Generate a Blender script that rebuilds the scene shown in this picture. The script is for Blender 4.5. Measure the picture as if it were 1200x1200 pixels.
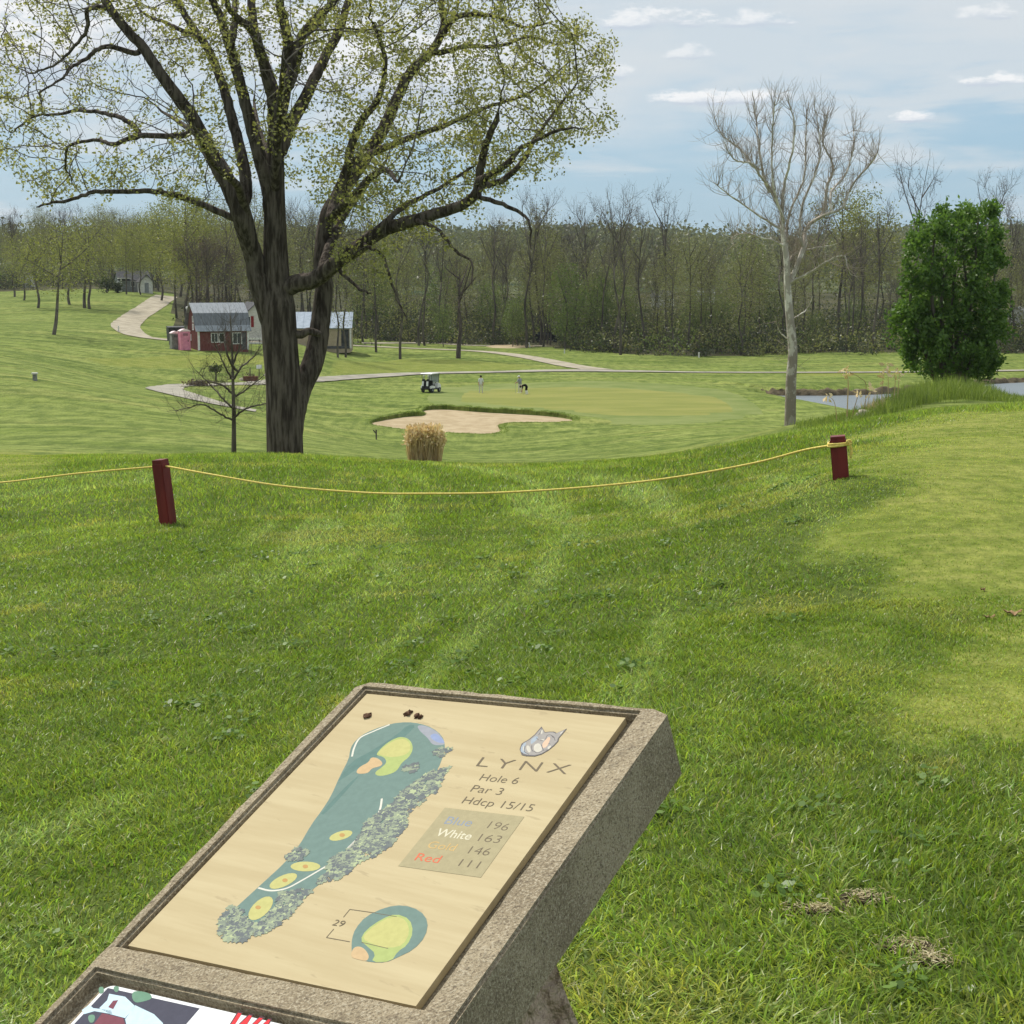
import bpy, bmesh, math, random
import numpy as np
from mathutils import Vector, Matrix, noise as mnoise

# ------------------------------------------------------------------ camera, sky, sun, exposure
for o in list(bpy.data.objects):
    bpy.data.objects.remove(o)
scene = bpy.context.scene
COL = scene.collection
rnd = random.Random(7)
rng = np.random.default_rng(11)

FPX, HZ, EYE = 1940.0, 325.0, 1.6          # focal length in photo pixels (1200 wide), horizon row, eye height
PITCH = math.atan((600 - HZ) / FPX)
CP, SP = math.cos(PITCH), math.sin(PITCH)

cam_data = bpy.data.cameras.new('camera')
cam_data.sensor_width = 36.0
cam_data.lens = 36.0 * FPX / 1200.0
cam_data.clip_start = 0.05
cam_data.clip_end = 9000.0
cam = bpy.data.objects.new('camera', cam_data)
COL.objects.link(cam)
cam.location = (0, 0, EYE)
cam.rotation_euler = (math.pi / 2 - PITCH, 0, 0)
scene.camera = cam

SUN_EL = math.radians(54)
SUN_AZ = math.radians(-40)                  # from +Y towards +X; sun stands ahead and to the left
SUN_VEC = Vector((math.sin(SUN_AZ) * math.cos(SUN_EL), math.cos(SUN_AZ) * math.cos(SUN_EL), math.sin(SUN_EL)))
sd = bpy.data.lights.new('sun', 'SUN')
sd.energy = 3.6
sd.angle = math.radians(3.0)
sd.color = (1.0, 0.95, 0.86)
sun = bpy.data.objects.new('sun', sd)
COL.objects.link(sun)
sun.rotation_euler = (-SUN_VEC).to_track_quat('-Z', 'Y').to_euler()

world = bpy.data.worlds.new('World')
scene.world = world
world.use_nodes = True
wnt = world.node_tree
for n in list(wnt.nodes):
    wnt.nodes.remove(n)


class NT:
    """small helper to write node trees as expressions"""
    def __init__(self, nt):
        self.nt = nt

    def new(self, t, **kw):
        n = self.nt.nodes.new(t)
        for k, v in kw.items():
            setattr(n, k, v)
        return n

    def put(self, sock, val):
        if isinstance(val, bpy.types.NodeSocket):
            self.nt.links.new(val, sock)
        elif isinstance(val, (tuple, list)) and len(val) == 3 and sock.type == 'RGBA':
            sock.default_value = (*val, 1)
        else:
            sock.default_value = val

    def math(self, op, a, b=0.0, clamp=False):
        n = self.new('ShaderNodeMath', operation=op, use_clamp=clamp)
        self.put(n.inputs[0], a)
        self.put(n.inputs[1], b)
        return n.outputs[0]

    def mix(self, f, a, b, blend='MIX'):
        n = self.new('ShaderNodeMix', data_type='RGBA', blend_type=blend)
        self.put(n.inputs['Factor'], f)
        self.put(n.inputs[6], a)
        self.put(n.inputs[7], b)
        return n.outputs[2]

    def ramp(self, v, a, b, smooth=True):
        n = self.new('ShaderNodeMapRange', interpolation_type='SMOOTHSTEP' if smooth else 'LINEAR')
        self.put(n.inputs[0], v)
        n.inputs[1].default_value = a
        n.inputs[2].default_value = b
        return n.outputs[0]

    def noise(self, vec, scale, detail=3, rough=0.55, dist=0.0):
        n = self.new('ShaderNodeTexNoise')
        if vec is not None:
            self.put(n.inputs['Vector'], vec)
        n.inputs['Scale'].default_value = scale
        n.inputs['Detail'].default_value = detail
        n.inputs['Roughness'].default_value = rough
        n.inputs['Distortion'].default_value = dist
        return n.outputs['Fac']

    def vmul(self, vec, s):
        n = self.new('ShaderNodeVectorMath', operation='MULTIPLY')
        self.put(n.inputs[0], vec)
        n.inputs[1].default_value = s
        return n.outputs[0]

    def rot(self, vec, ang):
        n = self.new('ShaderNodeVectorRotate', rotation_type='Z_AXIS')
        self.put(n.inputs['Vector'], vec)
        n.inputs['Angle'].default_value = ang
        return n.outputs[0]

    def attr(self, name):
        n = self.new('ShaderNodeAttribute', attribute_name=name)
        return n.outputs['Fac']

    def pos(self):
        return self.new('ShaderNodeNewGeometry').outputs['Position']

    def obj(self):
        return self.new('ShaderNodeTexCoord').outputs['Object']

    def link(self, a, b):
        self.nt.links.new(a, b)


def ray(x, y):
    u, v = (x - 600) / FPX, (600 - y) / FPX
    return np.array([u, CP + v * SP, -SP + v * CP])


def at(x, y, d):
    r = ray(x, y)
    return np.array([0, 0, EYE]) + r * d / r[1]


W = NT(wnt)
sky = W.new('ShaderNodeTexSky', sky_type='NISHITA')
sky.sun_disc = False
sky.sun_elevation = SUN_EL
sky.sun_rotation = SUN_AZ
sky.air_density = 1.0
sky.dust_density = 1.2
sky.ozone_density = 1.4
gen = W.new('ShaderNodeTexCoord').outputs['Generated']
sep = W.new('ShaderNodeSeparateXYZ')
W.link(gen, sep.inputs[0])
az = W.math('ARCTAN2', sep.outputs[0], sep.outputs[1])
el = W.math('ARCSINE', sep.outputs[2])
comb = W.new('ShaderNodeCombineXYZ')
W.put(comb.inputs[0], az)
W.put(comb.inputs[1], W.math('MULTIPLY', el, 4.5))
skyvec = comb.outputs[0]
n_veil = W.noise(skyvec, 3.2, 4, 0.55, 0.3)
n_fine = W.noise(skyvec, 26.0, 3, 0.62)
n_puff = W.noise(W.vmul(skyvec, (1, .6, 1)), 38.0, 5, 0.66)
veil = W.math('ADD', W.math('MULTIPLY', n_veil, 1.3), W.math('MULTIPLY', W.ramp(el, 0.03, 0.14), 0.55))
veil = W.math('ADD', veil, W.math('MULTIPLY', W.math('SUBTRACT', n_fine, 0.5), 0.22))
veil = W.math('MAXIMUM', W.ramp(veil, 0.72, 1.24), W.math('MULTIPLY', W.ramp(W.math('ADD', W.noise(W.vmul(skyvec, (1, 1.3, 1)), 7.5, 5, .6, .3), W.math('MULTIPLY', W.ramp(el, 0.02, 0.15), .25)), .52, .74), .85))
blue = W.mix(0.75, sky.outputs[0], (2.65, 4.5, 6.05))
skycol = W.mix(W.math('MULTIPLY', veil, 0.85), blue, (6.1, 6.4, 6.6))
# broken blue-grey bands high up, and small flat-based cumulus (direction in the sky, angular half size)
for (px, py, wpx, hpx, amt) in [(765, 22, 62, 17, .8), (885, 22, 40, 13, .7), (812, 62, 26, 12, .6), (845, 114, 78, 13, .95),
                                (1156, 94, 36, 10, .95), (1072, 137, 26, 9, .95), (715, 82, 24, 16, .6), (1160, 15, 30, 12, .6),
                                (20, 50, 120, 55, .95), (470, 70, 150, 70, .8), (230, 20, 120, 60, .7)]:
    r = ray(px, py)
    r = r / np.linalg.norm(r)
    a0, e0 = math.atan2(r[0], r[1]), math.asin(r[2])
    dx = W.math('DIVIDE', W.math('SUBTRACT', az, a0), 1.15 * wpx / FPX)
    dy = W.math('DIVIDE', W.math('SUBTRACT', el, e0 - 0.35 * hpx / FPX), 1.25 * hpx / FPX)
    below = W.math('MULTIPLY', W.math('LESS_THAN', dy, 0.0), 2.2)
    dy = W.math('MULTIPLY', dy, W.math('ADD', below, 1.0))
    q = W.math('SUBTRACT', 1.0, W.math('ADD', W.math('MULTIPLY', dx, dx), W.math('MULTIPLY', dy, dy)))
    m = W.math('ADD', q, W.math('MULTIPLY', W.math('SUBTRACT', n_puff, 0.5), 5.5))
    m = W.math('MULTIPLY', W.ramp(m, -0.1, 1.0), W.ramp(q, -1.0, 0.3))
    shade = W.ramp(W.math('ADD', dy, W.math('MULTIPLY', W.math('SUBTRACT', n_puff, .5), 2.2)), -0.35, 0.55)
    pc = W.mix(shade, (4.9, 5.5, 6.3), (8.0, 8.05, 8.1))
    skycol = W.mix(W.math('MULTIPLY', m, amt), skycol, pc)
bg = W.new('ShaderNodeBackground')
W.put(bg.inputs[0], skycol)
bg.inputs[1].default_value = 0.09
W.link(bg.outputs[0], W.new('ShaderNodeOutputWorld').inputs[0])

world.cycles.sampling_method = 'MANUAL'
world.cycles.sample_map_resolution = 256

scene.view_settings.view_transform = 'Standard'
scene.view_settings.look = 'None'
scene.view_settings.gamma = 1.0
scene.view_settings.exposure = 0.4
scene.view_settings.use_curve_mapping = False
scene.render.engine = 'CYCLES'
scene.cycles.use_denoising = True
scene.cycles.max_bounces = 8
scene.cycles.transparent_max_bounces = 8


# ------------------------------------------------------------------ mesh helpers
class Geo:
    """collects vertices and faces; build() links them as ONE mesh object"""
    def __init__(self):
        self.v, self.a, self.f, self.m = [], [], [], []
        self.n = 0

    def add(self, v, faces, a=0.0, mat=0):
        v = np.asarray(v, float).reshape(-1, 3)
        faces = np.asarray(faces, int)
        self.v.append(v)
        self.a.append(np.broadcast_to(np.asarray(a, float), (len(v),)).copy())
        self.f.append(faces + self.n)
        self.m.append(np.full(len(faces), mat, int))
        self.n += len(v)

    def box(self, c, s, R=None, mat=0, a=0.0, taper=1.0):
        x, y, z = [k / 2 for k in s]
        t = taper
        v = np.array([[-x, -y, -z], [x, -y, -z], [x, y, -z], [-x, y, -z], [-x * t, -y * t, z], [x * t, -y * t, z], [x * t, y * t, z], [-x * t, y * t, z]])
        if R is not None:
            v = v @ np.array(R).T
        self.add(v + np.array(c), [[0, 3, 2, 1], [4, 5, 6, 7], [0, 1, 5, 4], [1, 2, 6, 5], [2, 3, 7, 6], [3, 0, 4, 7]], a, mat)

    def tube(self, pts, rad, sides=8, a=0.0, mat=0, cap=False, squash=None):
        p = np.asarray(pts, float)
        n = len(p)
        if n < 2:
            return
        rad = np.broadcast_to(np.asarray(rad, float), (n,))
        t = np.gradient(p, axis=0)
        t /= np.linalg.norm(t, axis=1)[:, None] + 1e-12
        ref = np.array([0.31, 0.17, 0.93]) if abs(t[0, 2]) < 0.8 else np.array([0.95, 0.28, 0.1])
        u = np.empty_like(p)
        q = np.cross(t[0], ref)
        for i_ in range(n):                      # carry the ring's frame along the line so it never twists
            q = q - t[i_] * (q @ t[i_])
            q = q / (math.sqrt(q @ q) + 1e-12)
            u[i_] = q
        w = np.cross(t, u)
        ang = np.arange(sides) * 2 * np.pi / sides
        ca, sa = np.cos(ang), np.sin(ang)
        ring = p[:, None, :] + rad[:, None, None] * (u[:, None, :] * ca[None, :, None] + w[:, None, :] * sa[None, :, None])
        i = np.arange(n - 1)[:, None] * sides
        j = np.arange(sides)[None, :]
        k = (j + 1) % sides
        f = np.stack([i + j, i + k, i + sides + k, i + sides + j], -1).reshape(-1, 4)
        self.add(ring.reshape(-1, 3), f, a, mat)
        if cap:
            b = self.n - n * sides
            c0, c1 = p[0], p[-1]
            self.v.append(np.array([c0, c1])); self.a.append(np.zeros(2)); 
            q = self.n; self.n += 2
            tri = [[q, b + (s + 1) % sides, b + s] for s in range(sides)] + [[q + 1, b + (n - 1) * sides + s, b + (n - 1) * sides + (s + 1) % sides] for s in range(sides)]
            self.f.append(np.array(tri)); self.m.append(np.full(len(tri), mat, int))

    def lathe(self, prof, c=(0, 0, 0), sides=16, mat=0, a=0.0):
        """profile of (r, z) turned about z"""
        pr = np.array(prof, float)
        ang = np.arange(sides) * 2 * np.pi / sides
        v = np.stack([pr[:, 0][:, None] * np.cos(ang), pr[:, 0][:, None] * np.sin(ang), np.broadcast_to(pr[:, 1][:, None], (len(pr), sides))], -1).reshape(-1, 3)
        i = np.arange(len(pr) - 1)[:, None] * sides
        j = np.arange(sides)[None, :]
        k = (j + 1) % sides
        self.add(v + np.array(c), np.stack([i + j, i + k, i + sides + k, i + sides + j], -1).reshape(-1, 4), a, mat)

    def prism(self, poly, h, M=None, mat=0, a=0.0):
        """2D outline (x, y) extruded 0..h in z, then moved by the 4x4 matrix M"""
        p = np.array(poly, float)
        n = len(p)
        v = np.vstack([np.c_[p, np.zeros(n)], np.c_[p, np.full(n, h)]])
        if M is not None:
            Mn = np.array(M)
            v = v @ Mn[:3, :3].T + Mn[:3, 3]
        base = self.n
        self.v.append(v); self.a.append(np.full(2 * n, a)); self.n += 2 * n
        s = [[i, (i + 1) % n, n + (i + 1) % n, n + i] for i in range(n)]
        self.f.append(np.array(s) + base); self.m.append(np.full(n, mat, int))
        from mathutils.geometry import tessellate_polygon
        tr = tessellate_polygon([[Vector((q[0], q[1], 0)) for q in p]])
        tr = np.array(tr)
        # make the caps face outwards whatever the outline's winding
        q = p[tr[0]]
        up = np.cross(q[1] - q[0], q[2] - q[0]) > 0
        A = tr if up else tr[:, ::-1]
        self.f.append(A + base + n); self.m.append(np.full(len(A), mat, int))
        self.f.append(A[:, ::-1] + base); self.m.append(np.full(len(A), mat, int))

    def mesh(self, name, smooth=False):
        me = bpy.data.meshes.new(name)
        v = np.vstack(self.v) if self.v else np.zeros((0, 3))
        me.vertices.add(len(v))
        me.vertices.foreach_set('co', v.astype(np.float32).ravel())
        tot = np.concatenate([np.full(len(f), f.shape[1], np.int32) for f in self.f])
        idx = np.concatenate([f.ravel() for f in self.f]).astype(np.int32)
        start = np.concatenate([[0], np.cumsum(tot)[:-1]]).astype(np.int32)
        me.loops.add(len(idx))
        me.loops.foreach_set('vertex_index', idx)
        me.polygons.add(len(tot))
        me.polygons.foreach_set('loop_start', start)
        me.polygons.foreach_set('loop_total', tot)
        me.polygons.foreach_set('material_index', np.concatenate(self.m).astype(np.int32))
        me.polygons.foreach_set('use_smooth', np.full(len(tot), bool(smooth)))
        at_ = me.attributes.new('r', 'FLOAT', 'POINT')
        at_.data.foreach_set('value', np.concatenate(self.a).astype(np.float32))
        me.update(calc_edges=True)
        me.validate()
        return me

    def build(self, name, mats, parent=None, smooth=False, loc=None, rot=None):
        me = self.mesh(name, smooth)
        for m in (mats if isinstance(mats, (list, tuple)) else [mats]):
            me.materials.append(m)
        return link(name, me, parent, loc, rot)


def link(name, me, parent=None, loc=None, rot=None):
    o = bpy.data.objects.new(name, me)
    COL.objects.link(o)
    if parent is not None:
        o.parent = parent
    if loc is not None:
        o.location = loc
    if rot is not None:
        o.rotation_euler = rot
    return o


def tag(o, label=None, cat=None, group=None, kind=None):
    if label: o['label'] = label
    if cat: o['category'] = cat
    if group: o['group'] = group
    if kind: o['kind'] = kind
    return o


def thing(name, label, cat, loc=(0, 0, 0), rz=0.0, group=None, scale=None):
    o = bpy.data.objects.new(name, None)
    o.empty_display_size = 0.2
    COL.objects.link(o)
    o.location = [float(k) for k in loc]
    o.rotation_euler = (0, 0, rz)
    if scale: o.scale = scale
    return tag(o, label, cat, group)


def copy_tree(o, parent=None):
    c = o.copy()
    COL.objects.link(c)
    c.parent = parent
    for ch in list(o.children):
        copy_tree(ch, c)
    return c


# ------------------------------------------------------------------ materials
def new_mat(name):
    m = bpy.data.materials.new(name)
    m.use_nodes = True
    nt = m.node_tree
    for n in list(nt.nodes):
        nt.nodes.remove(n)
    return m, NT(nt)


def finish(m, T, shader):
    T.link(shader, T.new('ShaderNodeOutputMaterial').inputs[0])
    return m


def principled(T, col, rough=0.8, spec=0.3, normal=None, metal=0.0):
    p = T.new('ShaderNodeBsdfPrincipled')
    T.put(p.inputs['Base Color'], col)
    T.put(p.inputs['Roughness'], rough)
    p.inputs['Specular IOR Level'].default_value = spec
    p.inputs['Metallic'].default_value = metal
    if normal is not None:
        T.link(normal, p.inputs['Normal'])
    return p


def bump(T, h, strength=0.5, dist=0.02):
    b = T.new('ShaderNodeBump')
    b.inputs['Strength'].default_value = strength
    b.inputs['Distance'].default_value = dist
    T.put(b.inputs['Height'], h)
    return b.outputs[0]


def mottled(name, c1, c2, scale=3.0, rough=0.8, spec=0.3, bs=0.0, bd=0.02, bscale=None, metal=0.0, stretch=(1, 1, 1), lo=.35, hi=.65, detail=4):
    m, T = new_mat(name)
    v = T.vmul(T.obj(), stretch)
    n = T.noise(v, scale, detail, 0.6)
    col = T.mix(T.ramp(n, lo, hi), c1, c2)
    nm = bump(T, T.noise(v, bscale or scale * 3, 4), bs, bd) if bs else None
    return finish(m, T, principled(T, col, rough, spec, nm, metal).outputs[0])


def leaf_mat(name, c1, c2, trans=0.35, c3=None):
    m, T = new_mat(name)
    r = T.attr('r')
    col = T.mix(r, c1, c2)
    if c3:
        col = T.mix(T.ramp(r, .86, .9), col, c3)
    d = T.new('ShaderNodeBsdfDiffuse')
    T.put(d.inputs[0], col)
    t = T.new('ShaderNodeBsdfTranslucent')
    T.put(t.inputs[0], T.mix(1.0, col, (1.0, 1.0, .72), 'MULTIPLY'))
    mx = T.new('ShaderNodeMixShader')
    mx.inputs[0].default_value = trans
    T.link(d.outputs[0], mx.inputs[1])
    T.link(t.outputs[0], mx.inputs[2])
    g = T.new('ShaderNodeBsdfGlossy')
    g.inputs['Roughness'].default_value = 0.45
    mg = T.new('ShaderNodeMixShader')
    mg.inputs[0].default_value = 0.03
    T.link(mx.outputs[0], mg.inputs[1])
    T.link(g.outputs[0], mg.inputs[2])
    return finish(m, T, mg.outputs[0])


def turf_colour(T, blade=False):
    """the lawn's own colour from world position: patches, mowing streaks, dry spots; attribute 'r' 0 = rough, 1 = short mown yellow turf"""
    p = T.pos()
    s = T.new('ShaderNodeSeparateXYZ')
    T.link(p, s.inputs[0])
    fl = T.new('ShaderNodeCombineXYZ')
    T.link(s.outputs[0], fl.inputs[0])
    T.link(s.outputs[1], fl.inputs[1])
    p = fl.outputs[0]
    big = T.noise(p, 0.11, 3, 0.5)
    mid = T.noise(p, 0.75, 4, 0.6)
    fine = T.noise(p, 6.0, 3, 0.6)
    st1 = T.noise(T.vmul(T.rot(p, math.radians(-32)), (0.16, 1.5, 1)), 1.0, 3, 0.55, 0.4)
    st2 = T.noise(T.vmul(T.rot(p, math.radians(-12)), (0.05, 0.24, 1)), 1.0, 4, 0.6, 0.8)
    dark, lite = (0.068, 0.125, 0.014), (0.165, 0.24, 0.048)
    f = T.math('ADD', T.math('MULTIPLY', mid, 0.5), T.math('MULTIPLY', st1, 0.75))
    f = T.math('ADD', f, T.math('MULTIPLY', T.math('SUBTRACT', st2, .5), 0.5))
    f = T.math('ADD', f, T.math('MULTIPLY', T.math('SUBTRACT', fine, .5), 0.35))
    col = T.mix(T.ramp(f, 0.36, 0.9), dark, lite)
    cool = T.mix(T.ramp(st1, .58, .78), col, (0.20, 0.27, 0.10))
    col = cool
    col = T.mix(T.math('MULTIPLY', T.ramp(T.noise(p, 1.7, 4, .6), .6, .74), .55), col, (0.25, 0.24, 0.075))
    # farther fairways are paler and more even
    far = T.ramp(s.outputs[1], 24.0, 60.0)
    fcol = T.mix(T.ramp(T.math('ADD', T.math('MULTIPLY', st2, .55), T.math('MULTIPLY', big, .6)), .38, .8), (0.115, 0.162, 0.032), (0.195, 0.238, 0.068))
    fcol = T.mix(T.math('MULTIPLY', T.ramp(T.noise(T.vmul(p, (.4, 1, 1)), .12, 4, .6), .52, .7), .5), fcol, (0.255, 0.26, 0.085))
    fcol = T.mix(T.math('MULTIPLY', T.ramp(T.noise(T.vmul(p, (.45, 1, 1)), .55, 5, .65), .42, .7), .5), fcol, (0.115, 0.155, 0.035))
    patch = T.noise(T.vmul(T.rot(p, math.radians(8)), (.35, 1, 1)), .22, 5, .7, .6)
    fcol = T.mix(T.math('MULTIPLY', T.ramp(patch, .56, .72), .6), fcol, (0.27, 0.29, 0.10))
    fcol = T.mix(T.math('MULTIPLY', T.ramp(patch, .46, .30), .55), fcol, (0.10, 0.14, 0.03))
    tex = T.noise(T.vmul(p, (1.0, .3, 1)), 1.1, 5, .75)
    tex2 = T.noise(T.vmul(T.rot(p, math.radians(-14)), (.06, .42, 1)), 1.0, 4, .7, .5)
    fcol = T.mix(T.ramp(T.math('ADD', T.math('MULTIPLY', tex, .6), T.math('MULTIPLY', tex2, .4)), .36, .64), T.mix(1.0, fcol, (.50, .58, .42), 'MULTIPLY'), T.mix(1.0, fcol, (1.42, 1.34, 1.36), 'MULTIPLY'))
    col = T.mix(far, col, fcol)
    mown = T.attr('r')
    mcol = T.mix(T.ramp(T.math('ADD', T.math('MULTIPLY', fine, .35), T.math('MULTIPLY', mid, .65)), .35, .65), (0.125, 0.165, 0.026), (0.225, 0.245, 0.06))
    mcol = T.mix(T.math('MULTIPLY', T.ramp(T.noise(T.vmul(p, (.5, 2.2, 1)), .9, 4, .6), .5, .68), .7), mcol, (0.26, 0.265, 0.075))
    col = T.mix(T.ramp(mown, .25, .75), col, mcol)
    return col, fine, p


def turf_ground():
    m, T = new_mat('turf_ground')
    col, fine, p = turf_colour(T)
    s = T.new('ShaderNodeSeparateXYZ')
    T.link(T.pos(), s.inputs[0])
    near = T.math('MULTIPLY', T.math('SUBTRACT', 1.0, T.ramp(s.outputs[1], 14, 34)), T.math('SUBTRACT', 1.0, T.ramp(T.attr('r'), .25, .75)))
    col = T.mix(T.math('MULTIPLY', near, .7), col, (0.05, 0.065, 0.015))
    grain = T.noise(T.vmul(p, (1, .6, 1)), 9.0, 4, 0.7)
    col = T.mix(T.ramp(grain, .25, .75), T.mix(1.0, col, (.66, .70, .6), 'MULTIPLY'), T.mix(1.0, col, (1.25, 1.2, 1.2), 'MULTIPLY'))
    nm = bump(T, T.noise(T.vmul(p, (1, .5, 1)), 5.0, 5, .7), .6, .12)
    return finish(m, T, principled(T, col, .95, .08, nm).outputs[0])


def turf_blade():
    m, T = new_mat('turf_blade')
    col = T.new('ShaderNodeAttribute', attribute_name='col').outputs['Color']
    d = T.new('ShaderNodeBsdfDiffuse')
    T.put(d.inputs[0], col)
    t = T.new('ShaderNodeBsdfTranslucent')
    T.put(t.inputs[0], T.mix(1.0, col, (1.1, 1.15, .7), 'MULTIPLY'))
    mx = T.new('ShaderNodeMixShader')
    mx.inputs[0].default_value = .5
    T.link(d.outputs[0], mx.inputs[1])
    T.link(t.outputs[0], mx.inputs[2])
    g = T.new('ShaderNodeBsdfGlossy')
    g.inputs['Roughness'].default_value = 0.4
    mg = T.new('ShaderNodeMixShader')
    mg.inputs[0].default_value = 0.03
    T.link(mx.outputs[0], mg.inputs[1])
    T.link(g.outputs[0], mg.inputs[2])
    return finish(m, T, mg.outputs[0])


MAT = {}
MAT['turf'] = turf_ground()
MAT['blade'] = turf_blade()
MAT['green'] = mottled('putting_green', (0.172, 0.192, 0.045), (0.225, 0.228, 0.062), .25, .95, .1, stretch=(.5, 1.4, 1))
MAT['collar'] = mottled('green_collar', (0.135, 0.175, 0.045), (0.185, 0.215, 0.068), .3, .95, .1)
MAT['sand'] = mottled('bunker_sand', (0.33, 0.258, 0.155), (0.41, 0.33, 0.212), .9, .95, .1, bs=.5, bd=.06)
MAT['gravel'] = mottled('gravel', (0.27, 0.24, 0.18), (0.40, 0.355, 0.275), .6, .95, .1, bs=.3, bd=.03, bscale=9)
MAT['cartpath'] = mottled('cart_path_paving', (0.24, 0.225, 0.185), (0.34, 0.315, 0.26), .5, .9, .15)
MAT['dirt'] = mottled('bank_soil', (0.07, 0.055, 0.033), (0.15, 0.12, 0.075), 1.2, .95, .1, bs=.6, bd=.1)
MAT['bark_dark'] = mottled('dark_bark', (0.042, 0.033, 0.027), (0.135, 0.112, 0.094), 9, .95, .08, bs=1.0, bd=.09, bscale=9, stretch=(1, 1, .13), lo=.38, hi=.62, detail=6)
MAT['bark_grey'] = mottled('grey_bark', (0.075, 0.064, 0.054), (0.17, 0.148, 0.125), 3, .95, .08, stretch=(1, 1, .25))
MAT['bark_wood'] = mottled('woodland_bark', (0.06, 0.052, 0.043), (0.175, 0.152, 0.125), .8, .95, .05, stretch=(1, 1, .3))
MAT['bark_syc'] = mottled('pale_flaking_bark', (0.14, 0.115, 0.09), (0.52, 0.47, 0.41), 1.7, .9, .1, bs=.5, bd=.03, lo=.42, hi=.58)

# ------------------------------------------------------------------ terrain height, from surveyed points (photo column, row, distance)
CTRL_PX = [
    # near lawn (the raised tee the camera stands on)
    (0, 1180, 3.9), (600, 1190, 3.45), (1200, 1190, 3.35), (0, 800, 7.6), (600, 800, 6.8), (1200, 900, 5.2),
    (191, 615, 15.2), (990, 558, 12.2), (1200, 620, 9.9), (600, 690, 9.9), (0, 625, 15.2), (600, 600, 15.4),
    (400, 640, 13.0), (850, 590, 13.3), (-300, 640, 15), (1500, 560, 13),
    # the brow of the slope
    (0, 540, 24), (335, 533, 24.5), (600, 546, 23.5), (800, 533, 22), (900, 515, 20), (1000, 496, 20), (1100, 481, 23), (1200, 476, 25), (1450, 474, 27),
    (-300, 540, 25),
    # hidden face below the brow
    (335, 575, 48), (600, 580, 48), (100, 540, 45), (800, 560, 45), (-250, 540, 46), (900, 535, 40), (1000, 525, 38), (1100, 500, 42), (1200, 490, 42), (1450, 490, 45),
    # right-hand shoulder with the bushy tree
    (925, 498, 68), (1000, 494, 60), (1000, 490, 73), (1060, 479, 62), (1055, 477, 74), (1110, 460, 74), (1160, 466, 74), (1200, 472, 64), (1200, 472, 74), (1400, 474, 70),
    (1110, 490, 105), (1300, 500, 110), (960, 505, 110), (860, 500, 110),
    # foot of the slope and the green
    (300, 520, 75), (100, 505, 75), (497, 540, 76), (650, 540, 78), (800, 525, 84), (0, 500, 78), (-250, 490, 80),
    (430, 512, 118), (590, 512, 121), (700, 500, 126), (560, 484, 137), (820, 490, 134),
    (506, 459, 163), (563, 461, 162), (612, 461, 162), (700, 447, 174), (840, 462, 158), (890, 470, 150),
    # fairways beyond
    (700, 434, 200), (500, 437, 190), (380, 445, 172), (900, 437, 203), (1200, 433, 212), (1400, 432, 215), (800, 450, 176),
    (250, 460, 140), (200, 455, 148), (310, 448, 160), (250, 480, 112), (100, 450, 122), (40, 444, 112), (0, 420, 140), (0, 470, 95), (-250, 440, 110),
    (255, 411, 184), (340, 400, 205), (290, 425, 176), (62, 392, 190), (145, 386, 212), (185, 352, 300), (215, 400, 205), (0, 372, 240), (0, 346, 330), (150, 342, 330),
    (-300, 360, 260), (450, 407, 245), (400, 419, 212), (538, 420, 214), (600, 413, 240), (800, 416, 246), (1000, 412, 252), (1200, 412, 255), (1450, 412, 260), (700, 413, 245),
    # rising woodland
    (250, 380, 260), (400, 385, 310), (700, 385, 330), (1000, 385, 330), (1300, 385, 330), (100, 325, 420), (-300, 335, 400), (400, 345, 450), (800, 345, 450), (1200, 345, 460), (1500, 345, 460),
]
CTRL_W = [(0, 0, 0), (3, 0, .05), (-3, 0, -.03), (0, -9, .1), (6, -8, .1), (-6, -8, .05), (9, 3, .1), (-9, 3, -.3), (0, 3, 0.0), (14, 8, 0.05), (-14, 8, -.7),
          (0, 700, 5), (-250, 700, 14), (300, 700, 6), (600, 800, 8), (-600, 800, 16)]
cp = np.array([at(*c) for c in CTRL_PX] + [np.array(c, float) for c in CTRL_W])


def warp(X, Y):
    Y = np.maximum(Y, -11.0)
    return np.stack([X / (Y + 15.0) * 2.2, np.log(Y + 15.0)], -1)


def _tps(r2):
    return 0.5 * r2 * np.log(r2 + 1e-9)


_C = warp(cp[:, 0], cp[:, 1])
_n = len(_C)
_K = _tps(((_C[:, None] - _C[None]) ** 2).sum(-1)) + np.eye(_n) * 4e-4
_Pm = np.c_[np.ones(_n), _C]
_sol = np.linalg.solve(np.block([[_K, _Pm], [_Pm.T, np.zeros((3, 3))]]), np.r_[cp[:, 2], 0, 0, 0])


def seg_dist(px, py, poly, closed=True):
    d = np.full(px.shape, 1e9)
    n = len(poly)
    for i in range(n if closed else n - 1):
        ax, ay = poly[i]
        bx, by = poly[(i + 1) % n]
        vx, vy = bx - ax, by - ay
        t = np.clip(((px - ax) * vx + (py - ay) * vy) / (vx * vx + vy * vy + 1e-12), 0, 1)
        d = np.minimum(d, np.hypot(px - ax - t * vx, py - ay - t * vy))
    return d


def inside(px, py, poly):
    c = np.zeros(px.shape, bool)
    n = len(poly)
    for i in range(n):
        x1, y1 = poly[i]
        x2, y2 = poly[(i + 1) % n]
        cond = ((y1 > py) != (y2 > py)) & (px < (x2 - x1) * (py - y1) / (y2 - y1 + 1e-12) + x1)
        c ^= cond
    return c


def sdist(px, py, poly):
    d = seg_dist(px, py, poly)
    return np.where(inside(px, py, poly), -d, d)


def sstep(x, a, b):
    t = np.clip((x - a) / (b - a), 0, 1)
    return t * t * (3 - 2 * t)


WATER_Z = -10.75


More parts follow.
